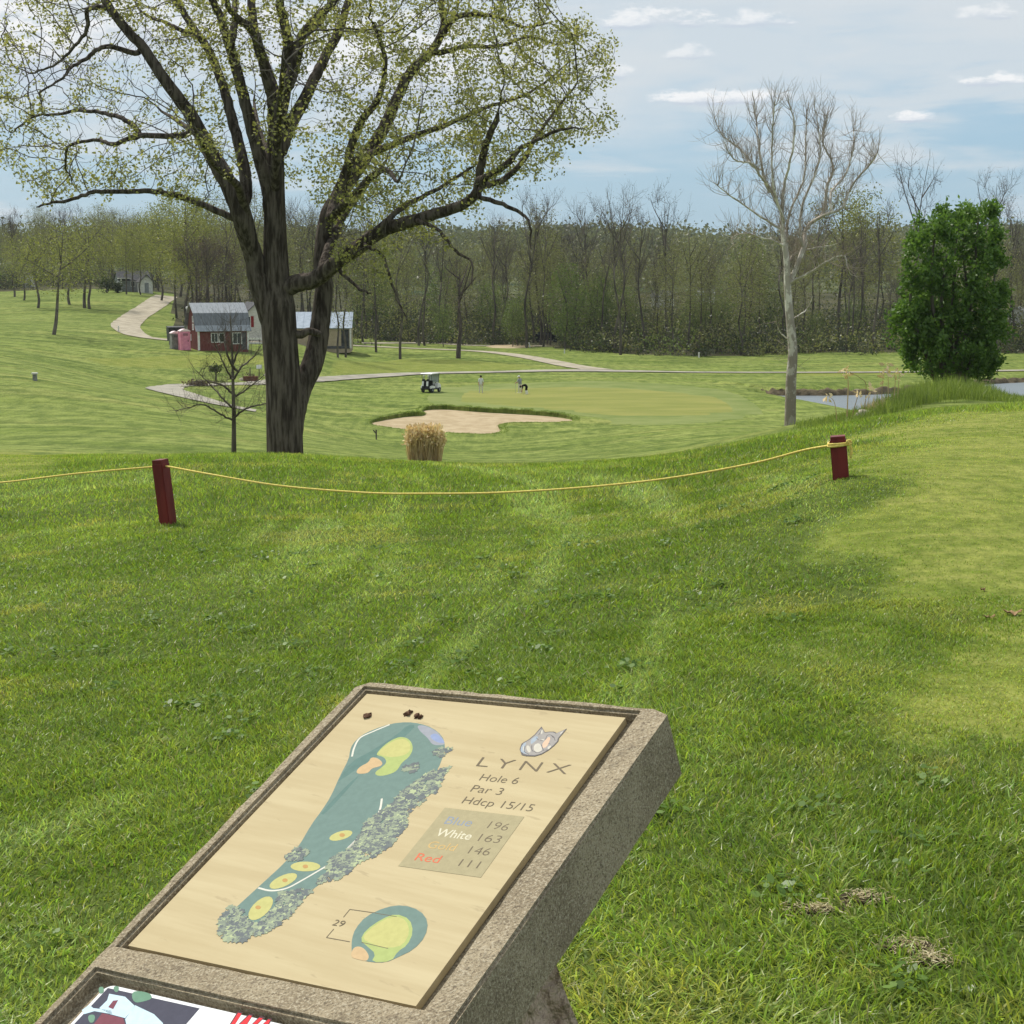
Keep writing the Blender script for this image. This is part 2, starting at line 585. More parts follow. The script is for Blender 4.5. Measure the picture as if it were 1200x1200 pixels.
def on_level(x, y, z):
    r = ray(x, y)
    k = (z - EYE) / r[2]
    return (r[0] * k, r[1] * k)


POND = [on_level(x, y, WATER_Z) for x, y in [(884, 465.5), (905, 463.5), (960, 463), (1040, 461), (1110, 455), (1170, 449), (1240, 447), (1330, 449), (1360, 470), (1320, 505), (1200, 512), (1090, 505), (1030, 494), (985, 484), (950, 477), (915, 470.5)]]


def H(X, Y):
    X = np.asarray(X, float)
    Y = np.asarray(Y, float)
    sh = X.shape
    x, y = X.ravel(), Y.ravel()
    out = np.empty(x.shape)
    for k in range(0, len(x), 40000):
        q = warp(x[k:k + 40000], y[k:k + 40000])
        r2 = ((q[:, None] - _C[None]) ** 2).sum(-1)
        out[k:k + 40000] = _tps(r2) @ _sol[:_n] + _sol[_n] + q @ _sol[_n + 1:]
    # far hills
    far = sstep(y, 480, 1150)
    ridge = 12 + 6 * np.sin(x * 0.0062 + 1.0) + 4.5 * np.sin(x * 0.014 + 2.2) + 2.5 * np.sin(x * .031) + 0.03 * np.maximum(x, 0) + .02 * np.maximum(-x, 0)
    out = out * (1 - far) + ridge * far
    out = np.where(y > 1300, out - (y - 1300) * .03, out)
    m = (y > 110) & (y < 215) & (x > 5)
    if m.any():
        d = sdist(x[m], y[m], POND)
        w = sstep(d, 5.0, -1.5)
        bank = sstep(d, .9, -.6)
        zz = out[m] * (1 - w) + (WATER_Z + .55) * w
        out[m] = zz * (1 - bank) + (WATER_Z - .8) * bank
    return out.reshape(sh)


def h1(x, y):
    return float(H(np.array([x]), np.array([y]))[0])


_ds = np.geomspace(2.6, 900, 1400)


def gp(x, y, lo=2.6):
    """where the line of sight through photo pixel (x, y) meets the terrain"""
    r = ray(x, y)
    d = _ds[_ds >= lo]
    P = np.array([0, 0, EYE])[None] + r[None] * (d / r[1])[:, None]
    g = P[:, 2] - H(P[:, 0], P[:, 1])
    i = np.argmax(g < 0) if (g < 0).any() else len(d) - 1
    if i == 0:
        i = 1
    t = g[i - 1] / (g[i - 1] - g[i] + 1e-12)
    p = P[i - 1] * (1 - t) + P[i] * t
    return p


def gd(x, d, dz=0.0):
    """the terrain point in photo column x at distance d"""
    p = at(x, 400, d)
    return np.array([p[0], p[1], h1(p[0], p[1]) + dz])


# short-mown teeing ground on the right, small mown patch on the left
MOWN_R = [tuple(gp(x, y)[:2]) for x, y in [(1010, 505), (990, 560), (975, 625), (985, 700), (1020, 770), (1110, 835), (1230, 900)]] + [(6.5, 5), (16, 9), (19, 27)] + [tuple(gp(x, y)[:2]) for x, y in [(1200, 481), (1100, 486)]]
MOWN_L = [tuple(gp(x, y)[:2]) for x, y in [(-60, 528), (40, 530), (74, 541), (60, 552), (0, 562), (-80, 565)]]
FOREGREEN = [tuple(gp(x, y, 60)[:2]) for x, y in [(95, 419), (200, 416), (330, 418), (330, 428), (215, 432), (120, 428)]]
FORE2 = [tuple(gp(x, y, 60)[:2]) for x, y in [(390, 421), (470, 420), (640, 430), (600, 434), (480, 436), (385, 440)]]
FORE3 = [tuple(gp(x, y, 60)[:2]) for x, y in [(930, 441), (1060, 439), (1200, 436), (1200, 432), (1050, 432), (940, 435)]]


def mown(x, y):
    def soft(poly, w):
        return sstep(sdist(x, y, poly), w, -w)
    jit = 0.25 * np.sin(x * 2.1 + y * 1.3) + .2 * np.sin(x * 5.7 - y * 3.9) + .12 * np.sin(x * 13 + y * 9)
    m = sstep(sdist(x, y, MOWN_R) + jit, .7, -.9)
    m = np.maximum(m, .8 * soft(MOWN_L, .4))
    m = np.maximum(m, .7 * soft(FOREGREEN, .5))
    m = np.maximum(m, .62 * soft(FORE2, .7))
    return np.maximum(m, .7 * soft(FORE3, .7))


# ground sheet: rows widen with distance
ys = np.concatenate([np.linspace(-10, 2, 13)[:-1], np.geomspace(2 + 6, 240 + 6, 330) - 6, np.geomspace(244 + 6, 2600, 90) - 6, [5200]])
ss = np.linspace(-1, 1, 361)
ss = np.sign(ss) * np.abs(ss) ** 1.25
YY, S = np.meshgrid(ys, ss, indexing='ij')
XX = S * (np.maximum(YY, 0) * 0.62 + 16)
ZZ = H(XX, YY)
g = Geo()
nr, nc = XX.shape
ii = (np.arange(nr - 1)[:, None] * nc + np.arange(nc - 1)[None]).ravel()
g.add(np.stack([XX, YY, ZZ], -1).reshape(-1, 3), np.stack([ii, ii + 1, ii + nc + 1, ii + nc], -1), mown(XX.ravel(), YY.ravel()))
# dense woodland floor starts at the treeline
MAT['forest_floor'] = mottled('woodland_floor', (0.04, 0.043, 0.02), (0.08, 0.075, 0.04), .12, .95, .05)
MAT['hillwood'] = mottled('hill_woodland', (0.035, 0.055, 0.025), (0.115, 0.125, 0.06), .045, .95, .03, bs=1, bd=6, bscale=.09, detail=6)
WOODLINE = [tuple(gp(x, y, 60)[:2]) for x, y in [(205, 348), (203, 360), (205, 385), (214, 396), (300, 398), (425, 396), (450, 399), (560, 404), (620, 405), (700, 412), (800, 417), (900, 415), (1050, 414), (1200, 413)]]
WOODPOLY = WOODLINE + [(240, 262), (400, 280), (900, 700), (900, 6000), (-2500, 6000), (-1500, 700), (-600, 520), (-160, 352), (-70, 345)]
fc = np.stack([(XX[:-1, :-1] + XX[1:, 1:]) / 2, (YY[:-1, :-1] + YY[1:, 1:]) / 2], -1).reshape(-1, 2)
wood = inside(fc[:, 0], fc[:, 1], WOODPOLY)
mi = np.where(wood, 1, 0)
mi[(fc[:, 1] > 470)] = 2
g.m[0] = mi
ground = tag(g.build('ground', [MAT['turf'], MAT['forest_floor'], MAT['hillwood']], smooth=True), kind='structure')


# ------------------------------------------------------------------ draped sheets: paths, green, sand, water
def drape_poly(name, poly, mat, off, res, edge_jit=0.0):
    """outline (world x, y) filled with a fine grid, laid off metres above the terrain"""
    poly = np.array(poly)
    # smooth the outline
    for _ in range(3):
        q = .75 * poly + .25 * np.roll(poly, -1, 0)
        r = .25 * poly + .75 * np.roll(poly, -1, 0)
        poly = np.stack([q, r], 1).reshape(-1, 2)
    bm = bmesh.new()
    vs = [bm.verts.new((p[0] + rnd.uniform(-1, 1) * edge_jit, p[1] + rnd.uniform(-1, 1) * edge_jit, 0)) for p in poly]
    bm.faces.new(vs)
    lo, hi = poly.min(0), poly.max(0)
    for ax in (0, 1):
        for c in np.arange(lo[ax] + res[ax], hi[ax], res[ax]):
            geom = list(bm.verts) + list(bm.edges) + list(bm.faces)
            co = (c, 0, 0) if ax == 0 else (0, c, 0)
            bmesh.ops.bisect_plane(bm, geom=geom, plane_co=co, plane_no=(1, 0, 0) if ax == 0 else (0, 1, 0))
    co = np.array([v.co[:2] for v in bm.verts])
    sd_ = seg_dist(co[:, 0], co[:, 1], poly)
    z = H(co[:, 0], co[:, 1]) + off - (off + .04) * (1 - sstep(sd_, 0, .5)) * (edge_jit == 0)
    for v, k in zip(bm.verts, z):
        v.co.z = k
    bmesh.ops.recalc_face_normals(bm, faces=bm.faces)
    for f in bm.faces:
        if f.normal.z < 0:
            f.normal_flip()
        f.smooth = True
    me = bpy.data.meshes.new(name)
    bm.to_mesh(me)
    bm.free()
    me.materials.append(mat)
    return tag(link(name, me), kind='structure'), poly


def spline(pts, step=None, n=8):
    p = np.array(pts, float)
    P = np.vstack([2 * p[0] - p[1], p, 2 * p[-1] - p[-2]])
    out = []
    for i in range(1, len(P) - 2):
        for t in np.linspace(0, 1, n, endpoint=False):
            a, b, c, d = P[i - 1], P[i], P[i + 1], P[i + 2]
            out.append(.5 * (2 * b + (c - a) * t + (2 * a - 5 * b + 4 * c - d) * t * t + (3 * b - a - 3 * c + d) * t ** 3))
    out.append(p[-1])
    return np.array(out)


def ribbon(name, px_pts, widths, mat, off=.05, n=10, lo=60):
    c = np.array([gp(x, y, lo)[:2] for x, y in px_pts])
    w = np.interp(np.linspace(0, 1, (len(c) - 1) * n + 1), np.linspace(0, 1, len(c)), widths)
    c = spline(c, n=n)
    t = np.gradient(c, axis=0)
    t /= np.linalg.norm(t, axis=1)[:, None]
    nrm = np.stack([-t[:, 1], t[:, 0]], 1)
    cols = 5
    g = Geo()
    k = np.linspace(-.5, .5, cols)
    jit = rng.normal(0, .05, (len(c), cols)) * (np.abs(k) == .5)
    P = c[:, None] + nrm[:, None] * (w[:, None] * k[None] + jit)[..., None]
    z = H(P[..., 0], P[..., 1]) + off
    v = np.concatenate([P, z[..., None]], -1).reshape(-1, 3)
    ii = (np.arange(len(c) - 1)[:, None] * cols + np.arange(cols - 1)[None]).ravel()
    g.add(v, np.stack([ii, ii + cols, ii + cols + 1, ii + 1], -1))
    return tag(g.build(name, mat, smooth=True), kind='structure')


ribbon('gravel_road', [(196, 347), (183, 355), (160, 370), (147, 382), (160, 393), (190, 398), (230, 400), (300, 401), (360, 402), (430, 406), (520, 410), (575, 413), (625, 420), (665, 428), (700, 433.5)],
       [4.2, 4.2, 3.9, 3.9, 3.6, 3.6, 3.6, 3.6, 3.2, 2.8, 2.8, 3.2, 3.6, 4, 4.5], MAT['gravel'], .07)
ribbon('cart_path', [(1330, 431), (1200, 434.5), (1050, 436.5), (900, 437), (800, 436.5), (700, 435), (600, 436), (500, 438), (440, 441), (380, 445), (340, 447), (300, 450)], [2.2] * 5 + [4.0] + [2.4] * 6, MAT['cartpath'], .09)
ribbon('path_loop', [(300, 450), (255, 451), (205, 453), (196, 458), (225, 466), (262, 475), (300, 482)], [2.2, 1.8, 2, 3.6, 3.4, 3.2, 3], MAT['cartpath'], .06)
ribbon('fairway_track', [(420, 402), (500, 402), (560, 405), (640, 405.5)], [2, 3.5, 4, 2.5], MAT['gravel'], .04)

collar_px = [(480, 462), (515, 452), (600, 448), (700, 446), (800, 450), (860, 458), (905, 470), (905, 485), (860, 494), (790, 499), (700, 498), (640, 490), (560, 478), (490, 473)]
drape_poly('green_collar', [gp(x, y, 60)[:2] for x, y in collar_px], MAT['collar'], .03, (2.5, 2.5))
green_px = [(512, 466), (545, 456), (620, 453.5), (720, 454), (800, 459), (852, 467), (878, 476), (862, 485), (800, 490), (720, 489), (660, 484), (590, 477), (535, 473)]
drape_poly('putting_green', [gp(x, y, 60)[:2] for x, y in green_px], MAT['green'], .06, (2.5, 2.5))

sand_px = [(428, 499), (448, 494), (478, 489.5), (501, 489), (492, 482.5), (520, 481), (560, 485), (620, 487.5), (660, 491), (678, 495.5), (650, 497.5), (605, 497), (582, 499.5), (589, 507), (580, 511.5), (545, 510.5), (500, 508), (460, 504)]
sand_w = [gp(x, y, 60)[:2] for x, y in sand_px]
sand, sand_outline = drape_poly('sand_bunker', sand_w, MAT['sand'], .12, (.9, .9), .03)
tag(sand, kind='structure')
fs_px = [(552, 402), (590, 401), (630, 403), (600, 405.5), (560, 405)]
drape_poly('far_sand_bunker', [gp(x, y, 60)[:2] for x, y in [(560, 405), (600, 403.5), (635, 405.5), (610, 408.5), (575, 408)]], MAT['sand'], .1, (2, 2))

# turf lip round the bunker: a raised face over the sand, rolling back to the lawn
lp = sand_outline
cen = lp.mean(0)
nL = len(lp)
t = np.roll(lp, -1, 0) - np.roll(lp, 1, 0)
t /= np.linalg.norm(t, axis=1)[:, None]
nrm = np.stack([t[:, 1], -t[:, 0]], 1)
if (nrm * (lp - cen)).sum() < 0:
    nrm = -nrm
hl = .08 + .30 * sstep(nrm[:, 1], -.15, .75)
hl = np.convolve(np.r_[hl[-3:], hl, hl[:3]], np.ones(7) / 7, 'valid') * (1 + .09 * rng.normal(0, 1, nL))
prof = [(-.06, .02, 1), (.0, .75, 1), (-.04, 1.0, 1), (.25, 1.05, 1), (1.2, .7, 1), (2.6, .22, 1), (4.2, -.1, 0)]
rings = []
for (o_, k, _) in prof:
    p = lp + nrm * o_ + rng.normal(0, .03, (nL, 2)) * (o_ < .3)
    rings.append(np.c_[p, H(p[:, 0], p[:, 1]) + np.interp(o_, [-.1, .3, 2.6, 4.2], [.1, .1, .04, -.12]) + hl * max(k, 0)])
g = Geo()
v = np.array(rings).reshape(-1, 3)
i = np.arange(len(prof) - 1)[:, None] * nL
j = np.arange(nL)[None]
k = (j + 1) % nL
g.add(v, np.stack([i + j, i + k, i + nL + k, i + nL + j], -1).reshape(-1, 4))
tag(g.build('bunker_lip', MAT['turf'], smooth=True), kind='structure')

# pond water and its cut earth bank
m, T = new_mat('pond_water')
wv = T.noise(T.vmul(T.pos(), (.5, 1.6, 1)), 1.6, 3, .6)
p_ = principled(T, (.15, .18, .20), .33, .6, bump(T, wv, .8, .12))
MAT['water'] = finish(m, T, p_.outputs[0])
g = Geo()
pp = np.array(POND)
c = pp.mean(0)
pp = c + (pp - c) * 1.06
g.prism(pp, .02, Matrix.Translation((0, 0, WATER_Z)))
tag(g.build('pond_water', MAT['water']), kind='structure')


def bank(name, pts, hgt):
    c = spline(pts, n=14)
    t = np.gradient(c, axis=0)
    t /= np.linalg.norm(t, axis=1)[:, None]
    nn = np.stack([-t[:, 1], t[:, 0]], 1)
    nn[nn[:, 1] < 0] *= -1
    g = Geo()
    n = len(c)
    rows = []
    hh = np.interp(np.arange(n), [0, n * .12, n * .9, n - 1], [.05, hgt, hgt, .1]) * (1 + .2 * rng.normal(0, 1, n))
    for o_, k in [(-.5, -.25), (-.2, .3), (.1, .85), (.35, 1.0), (1.0, .9), (2.2, .3), (3.0, -.3)]:
        p = c + nn * o_ + rng.normal(0, .08, (n, 2))
        z0 = np.maximum(H(p[:, 0], p[:, 1]), WATER_Z) if o_ > .5 else np.full(n, WATER_Z)
        rows.append(np.c_[p, (z0 + .02 if o_ > .5 else z0) + hh * k * (1 if o_ <= .5 else .25)])
    v = np.array(rows).reshape(-1, 3)
    i = np.arange(len(rows) - 1)[:, None] * n
    j = np.arange(n - 1)[None]
    f = np.stack([i + j, i + j + 1, i + n + j + 1, i + n + j], -1)
    g.add(v, f.reshape(-1, 4))
    g.m[0] = np.repeat(np.array([0, 0, 0, 1, 1, 1]), n - 1)
    return tag(g.build(name, [MAT['dirt'], MAT['turf']], smooth=True), kind='structure')


bank('pond_bank', [on_level(x, y, WATER_Z) for x, y in [(776, 452.5), (815, 457), (867, 462.5), (920, 463.5), (976, 463.5), (1040, 461.5), (1110, 455.5), (1170, 449.5), (1240, 447.5), (1330, 449.5)]], .62)


# ------------------------------------------------------------------ lawn grass blades
def vnoise(x, y, s, seed=0):
    """smooth value noise 0..1"""
    tab = np.random.default_rng(seed).random((256, 256))
    x, y = x * s, y * s
    xi, yi = np.floor(x).astype(int), np.floor(y).astype(int)
    fx, fy = x - xi, y - yi
    fx, fy = fx * fx * (3 - 2 * fx), fy * fy * (3 - 2 * fy)
    g_ = lambda a, b: tab[a & 255, b & 255]
    return (g_(xi, yi) * (1 - fx) + g_(xi + 1, yi) * fx) * (1 - fy) + (g_(xi, yi + 1) * (1 - fx) + g_(xi + 1, yi + 1) * fx) * fy


BARE = []          # scuffed spots: (x, y, rx, ry)
for (x, y, rx, ry) in [(958, 1069, .07, .035), (1010, 1055, .07, .05), (1066, 1112, .07, .045), (1092, 1128, .045, .035)]:
    p = gp(x, y)
    BARE.append((p[0], p[1], rx, ry))


def blades(name, n, d0, d1, segs, wid, length, short, seed, side=1.15, extra=0.9):
    R = np.random.default_rng(seed)
    d = np.sqrt(R.uniform(d0 ** 2, d1 ** 2, n))
    x = R.uniform(-1, 1, n) * (.31 * d * side + extra)
    # loose tufts: blades crowd towards the highs of a fine noise
    k0 = 9.0
    e_ = .012
    gx = vnoise(x + e_, d, k0, 5) - vnoise(x - e_, d, k0, 5)
    gy = vnoise(x, d + e_, k0, 5) - vnoise(x, d - e_, k0, 5)
    x = x + gx * .05
    d = d + gy * .05
    bare = np.zeros(n, bool)
    for bx, by, rx, ry in BARE:
        bare |= ((x - bx) / rx) ** 2 + ((d - by) / ry) ** 2 < R.uniform(.15, 1.3, n)
    x, d = x[~bare], d[~bare]
    n = len(x)
    mw = mown(x, d)
    z = H(x, d)
    big = vnoise(x, d, .9, 3)
    med = vnoise(x, d, 4.5, 4)
    L = length * (.45 + .75 * big * .6 + .6 * med) * R.uniform(.6, 1.25, n)
    L = L * (1 - mw) + short * R.uniform(.6, 1.3, n) * mw
    th = 2 * np.pi * (vnoise(x, d, 1.6, 8) * 1.4 + R.normal(0, .28, n))
    lean = R.uniform(.25, 1.05, n) + .35 * (med - .5)
    dx, dy = np.cos(th) * np.sin(lean), np.sin(th) * np.sin(lean)
    up = np.cos(lean)
    fa = R.uniform(0, 2 * np.pi, n)
    wv = wid * R.uniform(.6, 1.3, n) * (1 - .35 * mw)
    ux, uy = np.cos(fa) * wv, np.sin(fa) * wv
    b = np.stack([x, d, z - .004], -1)
    u = np.stack([ux, uy, np.zeros(n)], -1)
    dirv = np.stack([dx, dy, up], -1)
    droop = np.stack([dx, dy, np.zeros(n)], -1)
    # the lawn's own colour: patches, mowing streaks, dry blades
    ca, sa = math.cos(math.radians(-32)), math.sin(math.radians(-32))
    rx, ry = x * ca - d * sa, x * sa + d * ca
    wob = vnoise(x, d, .35, 41) * 2.0
    stA = vnoise(rx * .13, ry * 1.15 + wob, 1, 42) * .6 + vnoise(rx * .35, ry * 3.0 + wob, 1, 43) * .4
    qx, qy = x * .32 + d * .947, x * .947 - d * .32 + .012 * d * d
    stB = .47 + .11 * np.sin(qy * 6.5 + 2.5 * vnoise(qx, qy, .3, 52)) * vnoise(qx * .25, qy * .8, 1, 54) + .42 * (vnoise(qx * .16, qy * 2.2, 1, 53) - .5) + .5 * (vnoise(qx * .4, qy * 5.5, 1, 55) - .5)
    wB = sstep(x + .22 * d, -1.2, 1.6)
    st = stA * (1 - wB) + stB * wB
    f = .5 * (.6 * vnoise(x, d, .8, 44) + .4 * vnoise(x, d, 2.3, 45)) + .62 * st + .3 * (vnoise(x, d, .13, 46) - .5) + .22 * (vnoise(x, d, 9, 47) - .5)
    f = .20 + .52 * sstep(f, .28, .84)
    dark, lite = np.array([.13, .205, .02]), np.array([.395, .48, .088])
    col = dark + (lite - dark) * f[:, None]
    pale = (sstep(st, .55, .8) * .42)[:, None]
    col = col * (1 - pale) + np.array([.46, .55, .22]) * pale
    dry = (sstep(vnoise(x, d, 1.5, 48) * .7 + vnoise(x, d, 5, 49) * .3, .6, .8) * .5)[:, None]
    col = col * (1 - dry) + np.array([.50, .47, .13]) * dry
    mc = sstep(.6 * vnoise(x, d, 1.2, 50) + .4 * vnoise(x * .5, d * 2.2, 1, 51), .25, .7)[:, None]
    mcol = np.array([.20, .28, .032]) * (1 - mc) + np.array([.43, .47, .11]) * mc
    col = col * (1 - mw[:, None]) + mcol * mw[:, None]
    col = col * np.clip(R.normal(1.0, .30, n), .45, 1.8)[:, None] * np.array([1, 1, 1])
    col[:, 0] *= R.uniform(.78, 1.16, n)
    straw = R.random(n) < .022
    col[straw] = np.array([.46, .40, .22]) * R.uniform(.7, 1.1, (straw.sum(), 1))
    if segs == 1:
        v = np.stack([b - u, b + u, b + dirv * L[:, None]], 1)
        f = np.arange(n * 3).reshape(-1, 3)
        k = 3
        fl = [f]
    else:
        mid = b + dirv * L[:, None] * .55
        tip = b + dirv * L[:, None] + droop * L[:, None] * .35 - np.array([0, 0, 1]) * (L * .12)[:, None]
        v = np.stack([b - u, b + u, mid + u * .75, mid - u * .75, tip], 1)
        o_ = np.arange(n)[:, None] * 5
        fl = [np.concatenate([o_ + np.array([[0, 1, 2, 3]])]), o_ + np.array([[3, 2, 4]])]
        k = 5
    v = v.reshape(-1, 3)
    G = Geo()
    G.v.append(v); G.a.append(np.repeat(mw, k)); G.n = len(v)
    for f in fl:
        G.f.append(f); G.m.append(np.zeros(len(f), int))
    me = G.mesh(name)
    me.attributes.new('col', 'FLOAT_COLOR', 'POINT').data.foreach_set('color', np.c_[np.repeat(col, k, 0), np.ones(n * k)].astype(np.float32).ravel())
    me.materials.append(MAT['blade'])
    return me


me = blades('near_lawn_grass', 270000, 2.9, 8.0, 2, .0026, .05, .016, 21)
tag(link('near_lawn_grass', me), 'thick green lawn grass around the stone sign', 'grass', kind='stuff')
me = blades('lawn_grass', 210000, 7.8, 15.5, 2, .0036, .046, .013, 22)
tag(link('lawn_grass', me), 'green lawn grass between the stone sign and the roped posts', 'grass', kind='stuff')
me = blades('slope_grass', 330000, 15, 34, 1, .0075, .055, .014, 23)
tag(link('slope_grass', me), 'green lawn grass on the brow beyond the roped posts', 'grass', kind='stuff')


# broad-leaved weeds and clover dotted through the near lawn
MAT['weed'] = leaf_mat('lawn_weed_leaf', (0.06, 0.12, 0.015), (0.16, 0.26, 0.05), .35)
R = np.random.default_rng(33)
Gw = Geo()
for k in range(150):
    d_ = math.sqrt(R.uniform(3.2 ** 2, 13 ** 2)); x_ = R.uniform(-1, 1) * (.31 * d_ + .5)
    if mown(np.array([x_]), np.array([d_]))[0] > .3:
        continue
    n_ = R.integers(10, 34)
    cx = x_ + R.normal(0, .045, n_); cy = d_ + R.normal(0, .05, n_)
    cz = H(cx, cy) + R.uniform(.015, .04, n_)
    th = R.uniform(0, 6.283, n_); s_ = R.uniform(.008, .017, n_)
    c_ = np.stack([cx, cy, cz], -1)
    u_ = np.stack([np.cos(th), np.sin(th), R.normal(.1, .3, n_)], -1) * s_[:, None]; w_ = np.stack([-np.sin(th), np.cos(th), R.normal(0, .3, n_)], -1) * s_[:, None] * .7
    Gw.add(np.stack([c_ - u_, c_ - .4 * u_ + w_, c_ + .5 * u_ + w_ * .9, c_ + u_, c_ + .5 * u_ - w_ * .9, c_ - .4 * u_ - w_], 1).reshape(-1, 3), np.arange(n_ * 6).reshape(-1, 6), np.repeat(R.random(n_), 6))
tag(Gw.build('lawn_weeds', MAT['weed']), 'low broad-leaved weeds scattered through the lawn', 'weeds', kind='stuff')


# ------------------------------------------------------------------ trees: skeletons grown into a crown volume
class Skel:
    def __init__(self):
        self.p, self.par, self.r = [], [], []

    def node(self, p, par, r=0.0):
        self.p.append(np.asarray(p, float)); self.par.append(par); self.r.append(r)
        return len(self.p) - 1

    def nearest(self, p):
        return int(np.argmin(((np.array(self.p) - p) ** 2).sum(1)))

    def limb(self, pts, r0, r1, attach=True, wob=0.0, n=6):
        pts = np.array(pts, float)
        pts[1:] += rng.normal(0, wob * 1.6, pts[1:].shape) * np.array([.5, 1.6, .5])
        pts = spline(pts, n=n)
        if attach and self.p:
            k = self.nearest(pts[0])
        else:
            k = -1
        m = len(pts)
        for i, q in enumerate(pts):
            t_ = i / (m - 1)
            if i == 0 and k >= 0:
                # start inside the parent limb
                q = .5 * np.asarray(q) + .5 * self.p[k]
            k = self.node(np.asarray(q) + (rng.normal(0, min(.3 * wob, .012), 3) if 0 < i else 0), k, r0 * (1 - t_) + r1 * t_)
        return k

    def grow(self, A, step, di, dk, iters=70, trop=(0, 0, 0), jit=.12, maxch=3, noise_seed=1):
        R = np.random.default_rng(noise_seed)
        A = np.asarray(A, float)
        P = np.array(self.p)
        nch = np.zeros(len(P), int)
        for q in self.par:
            if q >= 0:
                nch[q] += 1
        D = np.empty(len(A)); I = np.empty(len(A), int)
        for k in range(0, len(A), 500):
            dd = ((A[k:k + 500, None] - P[None]) ** 2).sum(-1)
            I[k:k + 500] = dd.argmin(1); D[k:k + 500] = dd.min(1)
        alive = D > dk ** 2
        trop = np.array(trop)
        for it in range(iters):
            act = alive & (D < di ** 2)
            if not act.any():
                if not alive.any():
                    break
                di *= 1.4
                continue
            idx = I[act]
            vec = A[act] - P[idx]
            vec /= np.linalg.norm(vec, axis=1)[:, None] + 1e-9
            acc = np.zeros((len(P), 3)); np.add.at(acc, idx, vec)
            src = np.unique(idx)
            src = src[nch[src] < maxch + 2]
            if not len(src):
                break
            dirs = acc[src]
            dirs /= np.linalg.norm(dirs, axis=1)[:, None] + 1e-9
            # keep some of the parent's direction
            par = np.array([self.par[s] for s in src])
            pd = np.where(par[:, None] >= 0, P[src] - P[np.maximum(par, 0)], 0)
            pd /= np.linalg.norm(pd, axis=1)[:, None] + 1e-9
            dirs = dirs + .3 * pd * (nch[src] == 0)[:, None] + trop + R.normal(0, jit, dirs.shape)
            dirs /= np.linalg.norm(dirs, axis=1)[:, None] + 1e-9
            new = P[src] + dirs * step
            for s, q in zip(src, new):
                self.node(q, int(s))
            nch[src] += 1
            base = len(P)
            P = np.vstack([P, new]); nch = np.r_[nch, np.zeros(len(new), int)]
            for k in range(0, len(A), 2000):
                sl = slice(k, k + 2000)
                al = alive[sl]
                if not al.any():
                    continue
                dd = ((A[sl][:, None] - new[None]) ** 2).sum(-1)
                m = dd.min(1)
                better = m < D[sl]
                I[sl] = np.where(better, dd.argmin(1) + base, I[sl]); D[sl] = np.minimum(D[sl], m)
            alive &= D > dk ** 2
        return self

    def radii(self, tip, e=2.2, cap=.6):
        n = len(self.p)
        spec = np.array(self.r)
        acc = np.zeros(n)
        r = np.zeros(n)
        for i in range(n - 1, -1, -1):
            rr = acc[i] ** (1 / e) if acc[i] > 0 else tip
            if spec[i] > 0:
                rr = spec[i]
            r[i] = rr
            q = self.par[i]
            if q >= 0:
                acc[q] += min(rr, 10) ** e
                if spec[q] > 0 and spec[i] == 0:
                    r[i] = min(rr, spec[q] * cap)
        self.rad = r
        return self

    def tubes(self, g, sides=((.012, 3), (.05, 4), (.15, 7), (9, 14)), a=0.0, rmin=0.0, fine=None, thr=.03):
        n = len(self.p)
        kids = [[] for _ in range(n)]
        roots = []
        for i, q in enumerate(self.par):
            (kids[q] if q >= 0 else roots).append(i)
        P = np.array(self.p)
        stack = [(r_, -1) for r_ in roots]
        self.tips = []
        while stack:
            s, q = stack.pop()
            ch = [s]
            while kids[ch[-1]]:
                ks = sorted(kids[ch[-1]], key=lambda k: -self.rad[k])
                for o_ in ks[1:]:
                    stack.append((o_, ch[-1]))
                ch.append(ks[0])
            self.tips.append(ch[-1])
            rr = self.rad[ch].copy()
            pts = P[ch]
            if q >= 0:
                pts = np.vstack([P[q], pts])
                rr = np.r_[min(rr[0] * 1.15, self.rad[q]), rr]
            if len(pts) < 2 or rr.max() < rmin:
                continue
            rr[-1] *= .55
            mx = rr.max()
            k = next(b for a_, b in sides if mx <= a_)
            (fine if fine is not None and mx < thr else g).tube(pts, rr, k, a)
        return self

    def twig_nodes(self, rmax):
        return [i for i in range(len(self.p)) if self.rad[i] <= rmax]


def leaf_quads(g, c, n_per, spread, size, R, flat=.0, mat=0, long=1.5, lo=0.0, hi=1.0, down=0.0):
    """small folded leaves scattered round the points c"""
    c = np.repeat(np.asarray(c, float), n_per, 0)
    n = len(c)
    c = c + R.normal(0, spread, (n, 3)) - np.array([0, 0, down])
    d = R.normal(0, 1, (n, 3)); d[:, 2] *= (1 - flat)
    d /= np.linalg.norm(d, axis=1)[:, None]
    e = np.cross(d, R.normal(0, 1, (n, 3))); e /= np.linalg.norm(e, axis=1)[:, None] + 1e-9
    s = size * R.uniform(.6, 1.35, n)[:, None]
    v = np.stack([c, c + d * s * .5 * long + e * s * .42, c + d * s * long, c + d * s * .5 * long - e * s * .42], 1).reshape(-1, 3)
    f = np.arange(n * 4).reshape(-1, 4)
    G_a = np.repeat(R.uniform(lo, hi, n), 4)
    g.add(v, f, G_a, mat)


def poly_points(poly, n, R):
    poly = np.array(poly, float)
    lo, hi = poly.min(0), poly.max(0)
    out = np.zeros((0, 2))
    while len(out) < n:
        q = R.uniform(lo, hi, (n * 2, 2))
        out = np.vstack([out, q[inside(q[:, 0], q[:, 1], poly)]])
    return out[:n]


